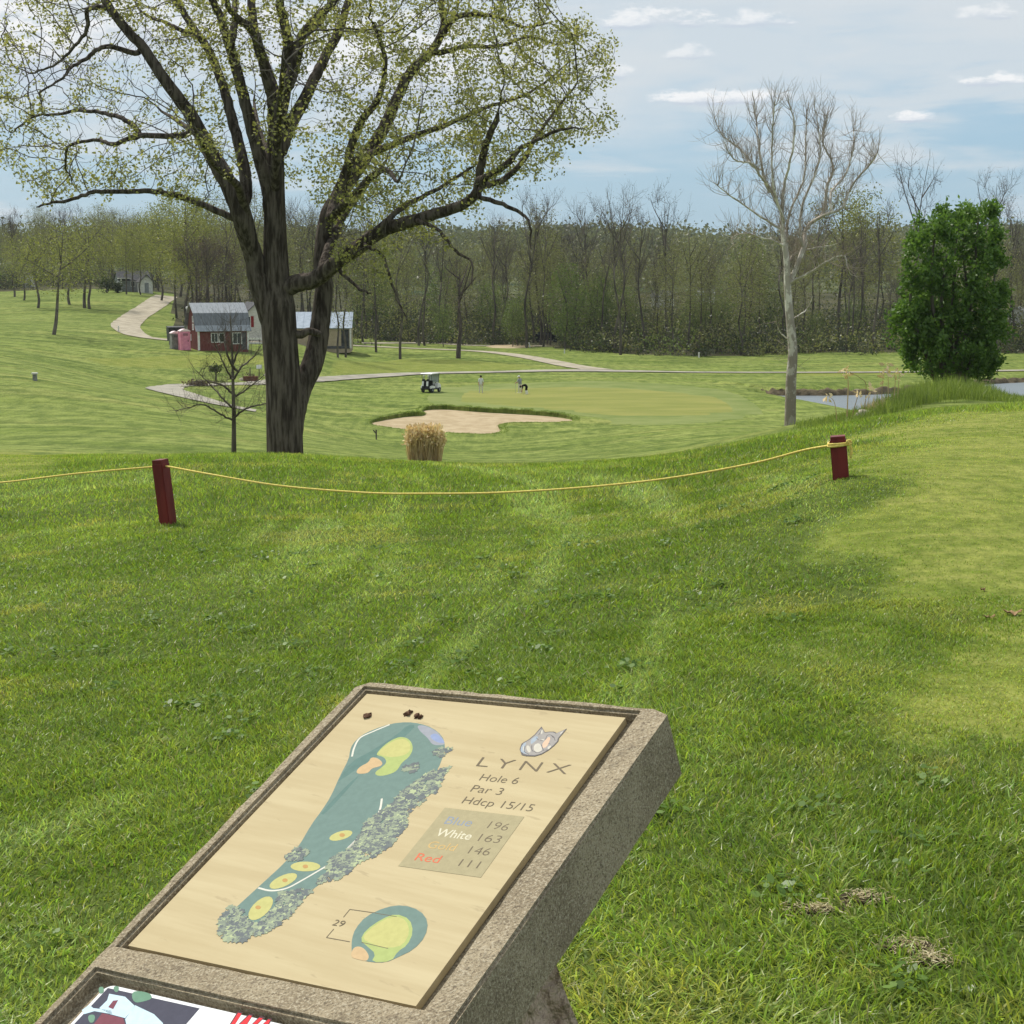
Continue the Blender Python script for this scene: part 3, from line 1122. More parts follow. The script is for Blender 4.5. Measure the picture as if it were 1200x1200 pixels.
MAT['maple_leaf'] = leaf_mat('young_maple_leaf', (0.17, 0.18, 0.045), (0.43, 0.42, 0.15), .5)
MAT['bush_leaf'] = leaf_mat('deep_green_leaf', (0.05, 0.12, 0.016), (0.155, 0.265, 0.045), .48)

# --- the big spreading maple behind the brow
TD = 48.0
tb = gd(335, TD)


def tp(x, y, dy=0.0):
    return at(x, y, TD + dy)


def tl(pts, dy0=0.0, dy1=0.0):
    n = len(pts)
    return [tp(x, y, dy0 + (dy1 - dy0) * (i / (n - 1)) ** 1.2) for i, (x, y) in enumerate(pts)]


PXM = TD / FPX
S = Skel()
base = tp(335, 575); base[2] = tb[2] - .25
S.limb([base] + tl([(335, 560), (334, 530), (333, 490), (332, 450), (328, 400), (325, 350), (323, 300), (322, 250), (322, 190), (325, 140)]), 25 * PXM, 12 * PXM, False, n=5)
_r = np.interp([-(q[2]) for q in S.p], [-tp(0, y)[2] for y in (140, 250, 330, 360, 450, 530, 600)], [k * PXM for k in (9.5, 12.5, 15.5, 20.5, 20.5, 21.5, 27)])
S.r = list(_r)
L = S.limb
W_ = .03
L(tl([(322, 390), (306, 335), (296, 300), (283, 255), (270, 222), (250, 187), (227, 143), (200, 100), (167, 57), (133, 13), (112, -25), (85, -65)], 0, -2.5), 13 * PXM, 3 * PXM, wob=W_)
L(tl([(284, 262), (265, 252), (220, 235), (185, 225), (150, 223), (115, 226), (80, 232), (60, 239), (42, 242)], -.5, -4), 4.5 * PXM, 1 * PXM, wob=.04)
L(tl([(228, 150), (207, 157), (167, 160), (133, 170), (110, 163), (87, 173), (73, 197)], -1, .5), 4 * PXM, 1.2 * PXM, wob=.06)
L(tl([(167, 160), (153, 143), (127, 133), (93, 130), (67, 133), (43, 140), (20, 150)], -.5, 3), 3.3 * PXM, 1 * PXM, wob=.06)
L(tl([(168, 60), (150, 60), (127, 57), (100, 62), (80, 77), (67, 93), (45, 110)], -1.6, -4), 3.5 * PXM, 1 * PXM, wob=.06)
L(tl([(130, 10), (105, 8), (97, 27), (90, 47), (67, 73), (35, 85)], -2, 0), 3.2 * PXM, 1 * PXM, wob=.06)
L(tl([(283, 240), (290, 225), (283, 187), (273, 140), (260, 100), (247, 63), (230, 37), (213, 13), (200, -5), (180, -45)], 0, 2.5), 8 * PXM, 2.5 * PXM, wob=W_)
L(tl([(233, 45), (215, 35), (195, 28), (170, 18), (150, -10)], 2, 4), 3.2 * PXM, 1 * PXM, wob=.06)
L(tl([(318, 250), (314, 225), (307, 187), (293, 147), (280, 93), (270, 50), (257, 17), (245, -10), (230, -70)], 0, -1.5), 9.5 * PXM, 3 * PXM, wob=W_)
L(tl([(270, 55), (275, 25), (278, 0), (290, -40)], -1, 1), 5 * PXM, 2 * PXM, wob=W_)
L(tl([(323, 150), (318, 110), (311, 80), (303, 43), (295, 0), (300, -60), (292, -110)], 0, 2), 9 * PXM, 2.5 * PXM, wob=W_)
L(tl([(326, 145), (333, 100), (337, 60), (333, 20), (330, 0), (335, -50), (345, -110)], 0, -2), 8 * PXM, 2.5 * PXM, wob=W_)
L(tl([(335, 105), (343, 83), (353, 43), (373, 20), (393, 0), (415, -35), (440, -80)], -.6, -1), 7.5 * PXM, 2.2 * PXM, wob=W_)
L(tl([(328, 180), (337, 150), (360, 110), (377, 73), (397, 33), (407, 5), (425, -40), (455, -90)], 0, 3), 8.5 * PXM, 2.5 * PXM, wob=W_)
L(tl([(333, 338), (350, 330), (370, 326), (395, 308), (423, 287), (447, 269), (479, 262), (510, 250), (542, 241), (559, 224), (563, 196), (566, 171), (580, 140)], 0, -3), 11 * PXM, 3.2 * PXM, wob=W_)
L(tl([(562, 212), (587, 196), (605, 178), (619, 168), (654, 154), (680, 150)], -2.6, -4), 4.5 * PXM, 1 * PXM, wob=.05)
L(tl([(562, 219), (591, 210), (612, 189), (626, 161), (650, 128), (675, 100)], -2.6, -1), 4.2 * PXM, 1 * PXM, wob=.05)
L(tl([(556, 230), (591, 238), (612, 248), (619, 266), (622, 290)], -2.6, -3), 3 * PXM, .8 * PXM, wob=.05)
L(tl([(426, 287), (447, 301), (461, 329), (468, 353), (479, 371)], -1.2, -2.4), 2.2 * PXM, .7 * PXM, wob=.05)
L(tl([(490, 260), (510, 269), (535, 290), (552, 308), (552, 332)], -1.8, -3), 2.6 * PXM, .8 * PXM, wob=.05)
L(tl([(392, 312), (416, 336), (433, 346)], -.6, -1.5), 2.5 * PXM, 1.2 * PXM, wob=.04)
L(tl([(440, 272), (465, 248), (500, 228), (540, 205), (565, 185)], -1.4, .5), 4 * PXM, 1.2 * PXM, wob=.05)
# second stem on the right
L(tl([(336, 540), (340, 505), (345, 478), (353, 453), (364, 428), (372, 400), (377, 370), (379, 335), (378, 304), (384, 252), (405, 217), (430, 182), (451, 150), (465, 115), (482, 84), (507, 59), (521, 31), (517, 0), (525, -45)], 0, 3), 15.5 * PXM, 3 * PXM, wob=.015)
L(tl([(515, 45), (535, 26), (556, 17), (584, 21), (612, 31), (640, 28)], 2.2, 1), 4.2 * PXM, 1 * PXM, wob=.05)
L(tl([(504, 62), (525, 58), (549, 54), (584, 54), (615, 42), (650, 50)], 2.2, 4), 4 * PXM, 1 * PXM, wob=.05)
L(tl([(396, 228), (408, 195), (412, 175), (426, 140), (444, 115), (450, 70), (440, 30)], .4, -2), 7 * PXM, 1.8 * PXM, wob=W_)
L(tl([(430, 182), (470, 165), (520, 150), (570, 125), (620, 105), (665, 75)], .6, 4), 4.5 * PXM, 1 * PXM, wob=.05)
L(tl([(352, 393), (362, 388), (376, 392)], 0, 0), 5 * PXM, 4 * PXM)
# limbs reaching towards and away from the viewer
for (sx, sy, ex, ey, dy) in [(300, 300, 230, 150, -6), (322, 230, 330, 60, -6.5), (322, 260, 300, 120, 6.5), (376, 320, 450, 190, 6), (384, 260, 470, 210, -6), (283, 240, 190, 130, 6), (325, 150, 400, -40, 6), (325, 150, 250, -60, -5.5)]:
    mx_, my_ = (sx + ex) / 2, (sy + ey) / 2 - 15
    L(tl([(sx, sy), (mx_ - .2 * (ex - sx), my_ + 15), (mx_ + .2 * (ex - sx), my_ - 20), (ex, ey)], 0, dy), 6.5 * PXM, 1.6 * PXM, wob=.06)
n_limb = len(S.p)
outline = [(-18, 60), (-15, 190), (15, 215), (60, 225), (110, 232), (160, 225), (215, 240), (262, 235), (300, 215), (365, 235), (375, 300), (400, 318), (440, 300), (500, 275), (560, 250), (640, 205), (680, 175), (722, 165), (712, 100), (735, 40), (650, 10), (665, -50), (560, -120), (430, -165), (300, -180), (150, -140), (40, -80), (0, -20)]
R = np.random.default_rng(3)
q = poly_points(outline, 6200, R)
ccx, ccy = 340, 60
rho = np.clip(np.hypot((q[:, 0] - ccx) / 400, (q[:, 1] - ccy) / 260), 0, 1)
dep = 7.2 * np.sqrt(1 - .85 * rho ** 2) * R.uniform(-1, 1, len(q))
# crown is hollower near the trunk
keep = ~((np.abs(q[:, 0] - 325) < 60) & (q[:, 1] > 90) & (np.abs(dep) < 3.5))
A = np.array([tp(x, y, d) for (x, y), d in zip(q[keep], dep[keep])])
S.grow(A, .25, 2.2, .34, 80, (0, 0, .0), .24, 3, 5)
S.radii(.007)
maple = thing('maple_tree', 'large spreading tree with dark forked trunk and thin young leaves', 'tree', tb)
g = Geo(); gf = Geo()
S.tubes(g, fine=gf)


def local(g, o):
    for k in range(len(g.v)):
        g.v[k] = g.v[k] - np.array(o)


local(g, tb); local(gf, tb)
g.build('trunk', MAT['bark_dark'], maple, True)
tag(gf.build('twigs', MAT['bark_grey'], maple, True), kind='stuff')
tw = [i for i in range(n_limb, len(S.p)) if S.rad[i] < .022]
P = np.array(S.p)
R = np.random.default_rng(31)
lowbare = P[tw]
scr = np.array([600 + FPX * p[0] / (p[1] * CP - (p[2] - EYE) * SP) for p in lowbare])
tw_p = lowbare[(R.random(len(tw)) < .72)]
clmp = np.array([vnoise(np.array([p[0] * 1.0]), np.array([p[2] * 1.0 + p[1] * .45]), 1.0, 17)[0] for p in tw_p])
clmp = clmp + .10 * (tw_p[:, 0] + 6.5) / 8
tw_p = tw_p[clmp > .43]
g = Geo()
leaf_quads(g, tw_p, 17, .12, .074, R, .2, long=1.35, down=.04)
local(g, tb)
tag(g.build('crown', MAT['maple_leaf'], maple), kind='stuff')
print('maple', len(S.p), len(tw_p) * 5)

def sprouts(S, ids, R, n_each, L0, L1, up, r0, sub=3, subL=.5):
    """slender shoots along the limbs, each with finer side shoots"""
    for i in ids:
        for _ in range(n_each if isinstance(n_each, int) else R.poisson(n_each)):
            p = S.p[i]
            q = S.par[i]
            t_ = (p - S.p[q]) if q >= 0 else np.array([0, 0, 1.0])
            t_ = t_ / (np.linalg.norm(t_) + 1e-9)
            d = .5 * t_ + R.normal(0, .55, 3) + np.array([0, 0, up * .5])
            Ln = R.uniform(L0, L1)
            k = i
            pos = p.copy()
            m = 6
            for s_ in range(m):
                d = d / np.linalg.norm(d) + np.array([0, 0, up * .13]) + R.normal(0, .13, 3)
                d /= np.linalg.norm(d)
                pos = pos + d * Ln / m
                k = S.node(pos, k, r0 * (1 - .72 * (s_ + 1) / m))
                if s_ >= 1 and R.random() < sub / (m - 1):
                    e = d + R.normal(0, .6, 3) + np.array([0, 0, .25 * up])
                    kk, pp_ = k, pos.copy()
                    Ls = subL * R.uniform(.5, 1.3)
                    for u_ in range(3):
                        e = e / np.linalg.norm(e) + np.array([0, 0, up * .14]) + R.normal(0, .1, 3)
                        pp_ = pp_ + e / np.linalg.norm(e) * Ls / 3
                        kk = S.node(pp_, kk, r0 * .5 * (1 - .5 * (u_ + 1) / 3))


# --- the bare young tree left of the maple
SD = 54.0
sb = gd(274, SD)
sp_ = lambda x, y, dy=0.0: at(x, y, SD + dy)
S = Skel()
PX2 = SD / FPX
b0 = sp_(274, 560); b0[2] = sb[2] - .1
S.limb([b0, sp_(274, 525), sp_(274, 490), sp_(273, 450), sp_(272, 410), sp_(270, 372)], 3.6 * PX2, .7 * PX2, False)
for pts in [[(274, 493), (258, 484), (238, 473), (222, 477), (208, 479)], [(274, 490), (290, 480), (306, 476), (318, 471)], [(274, 480), (262, 468), (245, 450), (230, 435)], [(274, 466), (292, 452), (310, 440)],
            [(273, 446), (265, 430), (256, 410), (248, 395)], [(273, 446), (283, 430), (296, 420), (306, 405)], [(273, 462), (260, 452), (243, 447), (225, 446)], [(272, 430), (264, 405), (262, 385)], [(272, 428), (280, 405), (284, 382)]]:
    S.limb([sp_(x, y, rnd.uniform(-.3, .3) + (i / len(pts)) * rnd.uniform(-1.3, 1.3)) for i, (x, y) in enumerate(pts)], 1.5 * PX2, .45 * PX2, wob=.03)
R = np.random.default_rng(8)
q = poly_points([(205, 470), (215, 430), (240, 385), (272, 365), (300, 385), (318, 430), (318, 478), (275, 492), (230, 495)], 420, R)
rho = np.clip(np.hypot((q[:, 0] - 268) / 58, (q[:, 1] - 435) / 70), 0, 1)
A = np.array([sp_(x, y, d) for (x, y), d in zip(q, 1.5 * np.sqrt(1 - .9 * rho ** 2) * R.uniform(-1, 1, len(q)))])
sys_ids = list(range(len(S.p)))
sprouts(S, [i for i in sys_ids if S.r[i] < 2.0 * PX2], R, 1.7, .3, .9, .5, .007, 4, .4)
S.radii(.005, cap=.9)
sap = thing('young_tree', 'small bare young tree just left of the big trunk', 'tree', sb)
g = Geo(); gf = Geo(); S.tubes(g, fine=gf, thr=.014); local(g, sb); local(gf, sb)
g.build('trunk', MAT['bark_grey'], sap, True)
tag(gf.build('twigs', MAT['bark_grey'], sap, True), kind='stuff')

# --- the pale sycamore by the pond
YD = 68.0
yb = gd(926, YD)
yp = lambda x, y, dy=0.0: at(x, y, YD + dy)
PX3 = YD / FPX
S = Skel()
b0 = yp(926, 510); b0[2] = yb[2] - .1
S.limb([b0, yp(926, 496), yp(927, 447), yp(929, 412), yp(926, 377), yp(923, 339), yp(922, 307), yp(918, 276), yp(916, 248)], 7.4 * PX3, 2.3 * PX3, False, n=6)
for w0, w1, dy, pts in [(2.6, .8, -1.5, [(916, 248), (902, 227), (888, 206), (878, 192), (864, 185), (850, 178)]), (2.2, .7, 1.2, [(901, 226), (895, 195), (885, 167), (885, 139), (883, 108)]),
                        (2.6, .7, -.8, [(917, 248), (920, 213), (927, 185), (930, 150), (922, 112)]), (4.2, .8, 1.5, [(924, 335), (937, 290), (951, 269), (965, 248), (972, 220), (976, 195), (969, 164), (971, 138)]),
                        (2.3, .7, -1.5, [(963, 253), (986, 244), (1004, 220), (1021, 192), (1027, 176)]), (2.6, .8, -2, [(925, 332), (948, 318), (965, 307), (986, 302), (993, 311)]),
                        (2.2, .9, 1, [(922, 310), (934, 296), (946, 290), (962, 288)]), (2.0, .7, -1.6, [(918, 288), (902, 279), (874, 271), (855, 281)]), (2.4, .7, .5, [(938, 286), (944, 240), (955, 195), (962, 160), (958, 130)]),
                        (2.0, .6, 1.8, [(884, 198), (868, 178), (848, 160), (838, 140)]), (2.0, .6, -2, [(918, 270), (890, 250), (862, 232), (838, 215)]), (2.2, .6, 2, [(922, 300), (925, 255), (940, 205), (940, 160), (945, 120)]),
                        (2, .6, 2.2, [(970, 230), (990, 200), (1000, 170), (1000, 150)]), (2.2, .6, -2.2, [(920, 262), (906, 215), (905, 165), (906, 118)]), (1.2, .5, -1, [(928, 400), (912, 385), (905, 370)]), (1.2, .5, 1, [(927, 375), (945, 362), (955, 345)]),
                        (1.4, .8, 0, [(929, 412), (935, 420), (937, 430)])]:
    S.limb([yp(x, y, dy * (i / (len(pts) - 1))) for i, (x, y) in enumerate(pts)], w0 * .78 * PX3, w1 * .8 * PX3, wob=.09)
R = np.random.default_rng(18)
nl_ = len(S.p)
ids = [i for i in range(nl_) if S.r[i] < 3.3 * PX3 and S.p[i][2] > yp(0, 330)[2]]
ids_ = [i for i in ids if S.p[i][2] < yp(0, 128)[2]]
sprouts(S, ids_, R, 2.5, .45, 1.3, .9, .0125, 4, .55)
ids = [i for i in range(nl_) if S.r[i] < 7 * PX3 and S.p[i][2] < yp(0, 330)[2] and S.p[i][2] > yp(0, 430)[2]]
sprouts(S, ids, R, .5, .3, .9, .5, .01, 3, .4)
S.radii(.006, cap=.9)
syc = thing('sycamore_tree', 'tall bare pale-barked tree standing beside the pond', 'tree', yb)
m, T = new_mat('sycamore_bark')
pz = T.new('ShaderNodeSeparateXYZ'); T.link(T.obj(), pz.inputs[0])
fl_ = T.noise(T.vmul(T.obj(), (1, 1, .6)), 2.6, 4, .65)
up_ = T.ramp(T.math('ADD', T.math('DIVIDE', pz.outputs[2], 14.0), T.math('MULTIPLY', T.math('SUBTRACT', fl_, .5), .55)), .08, .5)
c_ = T.mix(up_, (0.24, 0.205, 0.17), (0.44, 0.395, 0.34))
c_ = T.mix(T.math('MULTIPLY', T.ramp(fl_, .50, .56), T.math('ADD', T.math('MULTIPLY', up_, .75), .25)), c_, (0.68, 0.64, 0.57))
MAT['syc'] = finish(m, T, principled(T, c_, .9, .1, bump(T, T.noise(T.obj(), 9, 4), .6, .03)).outputs[0])
g = Geo(); gf = Geo(); S.tubes(g, fine=gf); local(g, yb); local(gf, yb)
g.build('trunk', MAT['syc'], syc, True)
tag(gf.build('twigs', mottled('sycamore_twig', (0.24, 0.195, 0.155), (0.40, 0.345, 0.285), 1.5, .9, .1), syc, True), kind='stuff')
print('syc', len(S.p))

# --- the dense green tree on the right shoulder
BD = 76.0
bb = gd(1112, BD)
bp = lambda x, y, dy=0.0: at(x, y, BD + dy)
PX4 = BD / FPX
S = Skel()
for k, (x0, pts) in enumerate([(1108, [(1100, 400), (1092, 340), (1096, 270)]), (1112, [(1114, 390), (1120, 320), (1122, 268)]), (1118, [(1130, 400), (1142, 330), (1146, 258)]), (1104, [(1085, 410), (1070, 370), (1068, 330)]), (1120, [(1145, 405), (1162, 370), (1166, 320)]),
                               (1110, [(1106, 400), (1104, 350), (1108, 300)]), (1116, [(1122, 400), (1134, 360), (1130, 300)])]):
    b0 = bp(x0, 470, rnd.uniform(-.3, .3)); b0[2] = bb[2] - .15
    dy = rnd.uniform(-1.8, 1.8)
    S.limb([b0] + [bp(x, y, dy * (i + 1) / 3) for i, (x, y) in enumerate(pts)], 3.2 * PX4, 1.2 * PX4, False, wob=.03)
R = np.random.default_rng(28)
bout = [(1068, 285), (1082, 258), (1098, 246), (1112, 262), (1122, 262), (1132, 244), (1148, 240), (1166, 250), (1172, 290), (1178, 330), (1176, 372), (1186, 392), (1170, 412), (1172, 440), (1150, 446), (1085, 446), (1056, 428), (1050, 395), (1056, 350)]
q = poly_points(bout, 1000, R)
rho = np.clip(np.abs(q[:, 0] - 1118) / 66, 0, 1)
A = np.array([bp(x, y, d) for (x, y), d in zip(q, 2.3 * np.sqrt(1 - .9 * rho ** 2) * R.uniform(-1, 1, len(q)))])
S.grow(A, .17, 1.6, .27, 60, (0, 0, .18), .15, 3, 29).radii(.006)
n0_ = len(S.p)
kids_ = set(S.par)
tip_ = [i for i in range(n0_) if i not in kids_]
S.r = list(S.rad)
sprouts(S, tip_, R, 1.0, .25, .6, .9, .006, 2, .25)
S.radii(.005, cap=1.0)
bush = thing('green_tree', 'dense dark green leafy tree with two rounded tops beside the pond', 'tree', bb)
g = Geo(); S.tubes(g); local(g, bb)
g.build('trunk', MAT['bark_grey'], bush, True)
P = np.array(S.p)
tw = P[S.rad < .02]
den = np.array([vnoise(np.array([p[0] * 1.3 + p[1] * .4]), np.array([p[2] * 1.3]), 1.0, 57)[0] for p in tw])
tw = tw[R.random(len(tw)) < .62 + .8 * den]
g = Geo()
leaf_quads(g, tw, 6, .10, .125, R, .1, long=1.5)
# upright tufts at the outside
tips = P[[i for i in S.tips]]
leaf_quads(g, tips + np.array([0, 0, .12]), 6, .09, .12, R, -.6, long=1.6, lo=.4)
local(g, bb)
tag(g.build('crown', MAT['bush_leaf'], bush), kind='stuff')
print('bush', len(tw) * 7)


# ------------------------------------------------------------------ woodland trees
MAT['leaf_olive'] = leaf_mat('olive_spring_leaf', (0.125, 0.135, 0.05), (0.27, 0.28, 0.105), .4)
MAT['leaf_yellow'] = leaf_mat('yellow_green_spring_leaf', (0.15, 0.175, 0.04), (0.31, 0.32, 0.085), .42)
MAT['leaf_fresh'] = leaf_mat('fresh_green_leaf', (0.085, 0.13, 0.025), (0.18, 0.24, 0.06), .42)
MAT['leaf_bud'] = leaf_mat('brown_bud', (0.085, 0.062, 0.045), (0.15, 0.11, 0.08), .3)
MAT['leaf_dark'] = leaf_mat('dark_shrub_leaf', (0.03, 0.045, 0.014), (0.075, 0.095, 0.032), .35)


def make_tree(name, seed, h, rad, fork, leaf, nleaf, size, bark, lean=0.0, n_att=280, tip=.022, base_r=.24, spread=.35, crown0=.35, stems=1, twiggy=False):
    """a prototype tree at the origin: thing > trunk, branches, crown"""
    R = np.random.default_rng(seed)
    S = Skel()
    for s_ in range(stems):
        a0 = R.uniform(0, 6.28)
        off = np.array([math.cos(a0), math.sin(a0), 0]) * (.3 * (stems > 1))
        top = np.array([lean * h + R.normal(0, .3), R.normal(0, .3), h * .9]) + off * 5
        pts = [off * .4 + np.array([0, 0, -.5])] + [off * t_ * 2 + top * np.array([t_, t_, t_]) + R.normal(0, .012 * h, 3) * np.array([1, 1, 0]) for t_ in (.12, .3, .5, .72, 1)]
        S.limb(pts, base_r / math.sqrt(stems), base_r * .15, False, n=3)
    main = len(S.p)
    nl = 10 if twiggy else 7
    for k in range(nl):
        t_ = fork + (1 - fork) * (k / nl) * .8
        b = S.p[int(np.argmin([abs(q[2] - t_ * h * .9) for q in S.p[:main]]))]
        a0 = R.uniform(0, 6.28)
        L_ = rad * R.uniform(.6, 1.0) * (1.0 - .45 * max(t_ - fork, 0) / (1 - fork))
        d = np.array([math.cos(a0), math.sin(a0), 0])
        rise = (h - b[2]) * R.uniform(.35, .8)
        S.limb([b, b + d * L_ * .4 + np.array([0, 0, rise * .35]), b + d * L_ * .8 + np.array([0, 0, rise * .75]), b + d * L_ + np.array([0, 0, rise])], base_r * .42, base_r * .1, n=3)
    u = R.normal(0, 1, (n_att, 3)); u /= np.linalg.norm(u, axis=1)[:, None]
    u *= (R.random(n_att) ** (1 / 2.2))[:, None]
    zc = h * (crown0 + 1) / 2
    A = u * np.array([rad, rad, h * (1 - crown0) / 2]) + np.array([lean * zc, 0, zc])
    if twiggy:
        ids = [i for i in range(len(S.p)) if S.p[i][2] > h * (fork - .05)]
        sprouts(S, ids, R, .9, h * .05, h * .14, .75, tip * 1.15, 4, h * .055)
        S.radii(tip, 2.3, cap=.9)
    else:
      S.grow(A, max(.35, h * .025), h * .35, h * .045, 40, (0, 0, .12), .2, 3, seed + 1).radii(tip, 2.3)
    o = thing(name, 'x', 'tree')
    g = Geo(); gf = Geo()
    S.tubes(g, ((.03, 3), (.09, 4), (9, 7)), fine=gf, thr=.075)
    g.build('trunk', bark, o, True)
    if gf.n:
        tag(gf.build('branches', bark, o, True), kind='stuff')
    P = np.array(S.p)[np.array(S.rad) < max(tip * 2.2, .05)]
    if nleaf and len(P):
        gl = Geo()
        k = R.choice(len(P), nleaf)
        leaf_quads(gl, P[k], 1, spread, size, R, .1, long=1.2)
        tag(gl.build('crown', leaf, o), kind='stuff')
    return o


BW = MAT['bark_wood']
PROTO = {
    'bare': [make_tree('bare_tree', 100 + i, 22 + i, 3.6 + .3 * i, .38, MAT['leaf_bud'], 300, .12, BW, R_, 420, .026, .24, twiggy=True) for i, R_ in enumerate((.02, -.03, .05))],
    'olive': [make_tree('budding_tree', 110 + i, 21 + i, 4.6, .3, MAT['leaf_olive'], 2600 + 800 * i, .18, BW, R_, 320, .026, .22, .6, .2) for i, R_ in enumerate((.0, .04, -.02))],
    'yellow': [make_tree('yellow_green_tree', 120 + i, 18, 4.6, .28, MAT['leaf_yellow'], 4200, .2, BW, 0, 320, .026, .24, .6, .25) for i in range(2)],
    'bud': [make_tree('brown_budding_tree', 130 + i, 16, 3.8, .2, MAT['leaf_bud'], 1500, .15, BW, 0, 380, .026, .18, .4, .15, twiggy=True) for i in range(2)],
    'fresh': [make_tree('green_tree_in_leaf', 140, 12, 3.4, .2, MAT['leaf_fresh'], 3000, .2, BW, 0, 260, .022, .16, .5, .15)],
    'spread': [make_tree('spreading_tree', 150 + i, 13.5, 5.6, .22, MAT['leaf_yellow'], 3000, .17, MAT['bark_grey'], (.1, -.03)[i], 360, .022, .26, .5, .3) for i in range(2)],
    'small': [make_tree('small_bare_tree', 160, 12, 4.0, .25, MAT['leaf_bud'], 60, .12, MAT['bark_dark'], 0, 320, .018, .3, .4, .3, twiggy=True)],
}
USED = set()
LABELS = {
    'bare': ('tall bare grey tree among the woods behind the fairway', 'bare trees of the woods'),
    'olive': ('tall thin tree with an olive haze of new leaves in the woods', 'olive budding trees of the woods'),
    'yellow': ('yellow-green leafing tree at the top of the gravel road', 'yellow-green trees of the woods'),
    'bud': ('brownish budding tree in the thicket behind the barn', 'brown budding trees behind the barn'),
    'fresh': ('low fresh green tree at the edge of the woods', 'fresh green trees at the wood edge'),
    'spread': ('x', 'spreading trees on the left fairway'),
    'small': ('x', None),
}


def plant(kind, pos, s=1.0, rz=None, label=None, group=None, sz=None, var=None, name=None):
    pr = PROTO[kind]
    p = pr[rnd.randrange(len(pr))] if var is None else pr[var]
    if p.as_pointer() in USED:
        o = copy_tree(p)
    else:
        o = p
        USED.add(p.as_pointer())
    o.location = [float(k) for k in pos]
    o.rotation_euler = (0, 0, rnd.uniform(0, 6.28) if rz is None else rz)
    o.scale = (s, s, s * (sz or 1))
    o['label'] = label or LABELS[kind][0]
    g_ = group if group is not None else (LABELS[kind][1] if not label else None)
    if g_:
        o['group'] = g_
    elif 'group' in o:
        del o['group']
    if name:
        o.name = name
    return o


def top_scale(x, y_base, y_top, d, h):
    return (y_base - y_top) / FPX * d / h


# rows of the woods, nearest first
SECT = [(470, 'behind the roadside trees'), (600, 'behind the forked bare tree'), (680, 'behind the dark vehicle'), (755, 'behind the forward bare tree'), (875, 'behind the arching tree'), (985, 'behind the sycamore'), (1055, 'left of the dense green tree'), (9999, 'behind the dense green tree')]
KN = {'bare': 'tall bare grey tree', 'olive': 'thin olive-budding tree', 'fresh': 'fresh green tree'}
KG = {'bare': 'bare trees', 'olive': 'olive-budding trees', 'fresh': 'fresh green trees'}
wl = spline([gp(x, y, 60)[:2] for x, y in [(425, 396), (450, 399), (560, 404), (620, 405), (700, 412), (800, 417), (900, 415), (1050, 414), (1200, 413)]] + [(105, 262), (130, 268)], n=10)
seg = np.r_[0, np.cumsum(np.linalg.norm(np.diff(wl, axis=0), axis=1))]
for off, spc in [(2, 9), (8, 8), (16, 7.5), (26, 7.5), (40, 7.5), (58, 8.5), (82, 10), (112, 11), (150, 13), (200, 15)]:
    s_ = rnd.uniform(0, spc)
    while s_ < seg[-1]:
        x = np.interp(s_, seg, wl[:, 0]); y = np.interp(s_, seg, wl[:, 1])
        x = x * (1 + off / 330) + rnd.uniform(-1.5, 1.5)
        y = y + off + rnd.uniform(-2.5, 2.5)
        pxc = 600 + FPX * x / y
        k = rnd.random()
        kind = 'bare' if k < .42 else 'olive'
        if k > .90:
            kind = 'fresh'
        s = rnd.uniform(.72, 1.02) * (.72 + .46 * float(vnoise(np.array([pxc * .022]), np.array([off * .05]), 1.0, 91)[0]))
        if off > 60:
            s *= .85
        if kind == 'fresh':
            s *= 1.35
        if 1030 < pxc < 1130:
            s *= .72
        sec = next(t_ for lim, t_ in SECT if pxc < lim)
        dep_ = 'at the front edge of' if off < 10 else ('in the middle of' if off < 45 else 'deep in')
        plant(kind, (x, y, h1(x, y)), s, label='%s %s woods %s' % (KN[kind], dep_, sec), group='%s %s the woods %s' % (KG[kind], dep_, sec))
        s_ += spc * rnd.uniform(.75, 1.3)
# left woods, behind barn and road and over the left brow
for i in range(40):
    d = rnd.uniform(228, 330)
    xp = rnd.uniform(232, 430)
    if xp > 300 and d < 250:
        d += 25
    kind = 'bud' if (xp < 320 and rnd.random() < .8) else ('olive' if rnd.random() < .6 else 'bare')
    wh = 'left of the barn roof' if xp < 262 else ('right of the barn roof' if xp < 310 else ('behind the tan building' if xp < 390 else 'right of the tan building'))
    nm = {'bud': 'brownish budding tree', 'olive': 'olive-hazed tree', 'bare': 'bare grey tree'}[kind]
    dp = 'near' if d < 275 else 'far'
    plant(kind, gd(xp, d), rnd.uniform(.75, 1.0), label='%s in the %s thicket %s' % (nm, dp, wh), group='%ss in the %s thicket %s' % (nm, dp, wh))
for (xp, d, s, kind) in [(150, 316, .72, 'yellow'), (158, 330, .85, 'yellow'), (167, 318, .7, 'yellow'), (190, 300, .95, 'yellow'), (208, 262, .92, 'yellow'), (226, 240, .95, 'yellow'), (248, 300, 1.1, 'yellow'), (268, 290, 1.05, 'yellow'), (134, 345, .8, 'yellow'), (212, 330, 1.15, 'yellow'), (180, 350, 1.0, 'yellow'), (295, 300, 1.0, 'yellow')]:
    wh = 'behind the grey house' if xp < 170 else ('at the top of the gravel road' if xp < 215 else ('behind the left half of the barn' if xp < 260 else 'behind the right half of the barn'))
    plant(kind, gd(xp, d), s, label='yellow-green leafing tree ' + wh, group='yellow-green trees ' + wh)
SKY = [(15, 'at the picture edge'), (50, 'behind the pale-trunked tree'), (90, 'behind the leaning tree'), (130, 'left of the grey house'), (999, 'behind the grey house')]
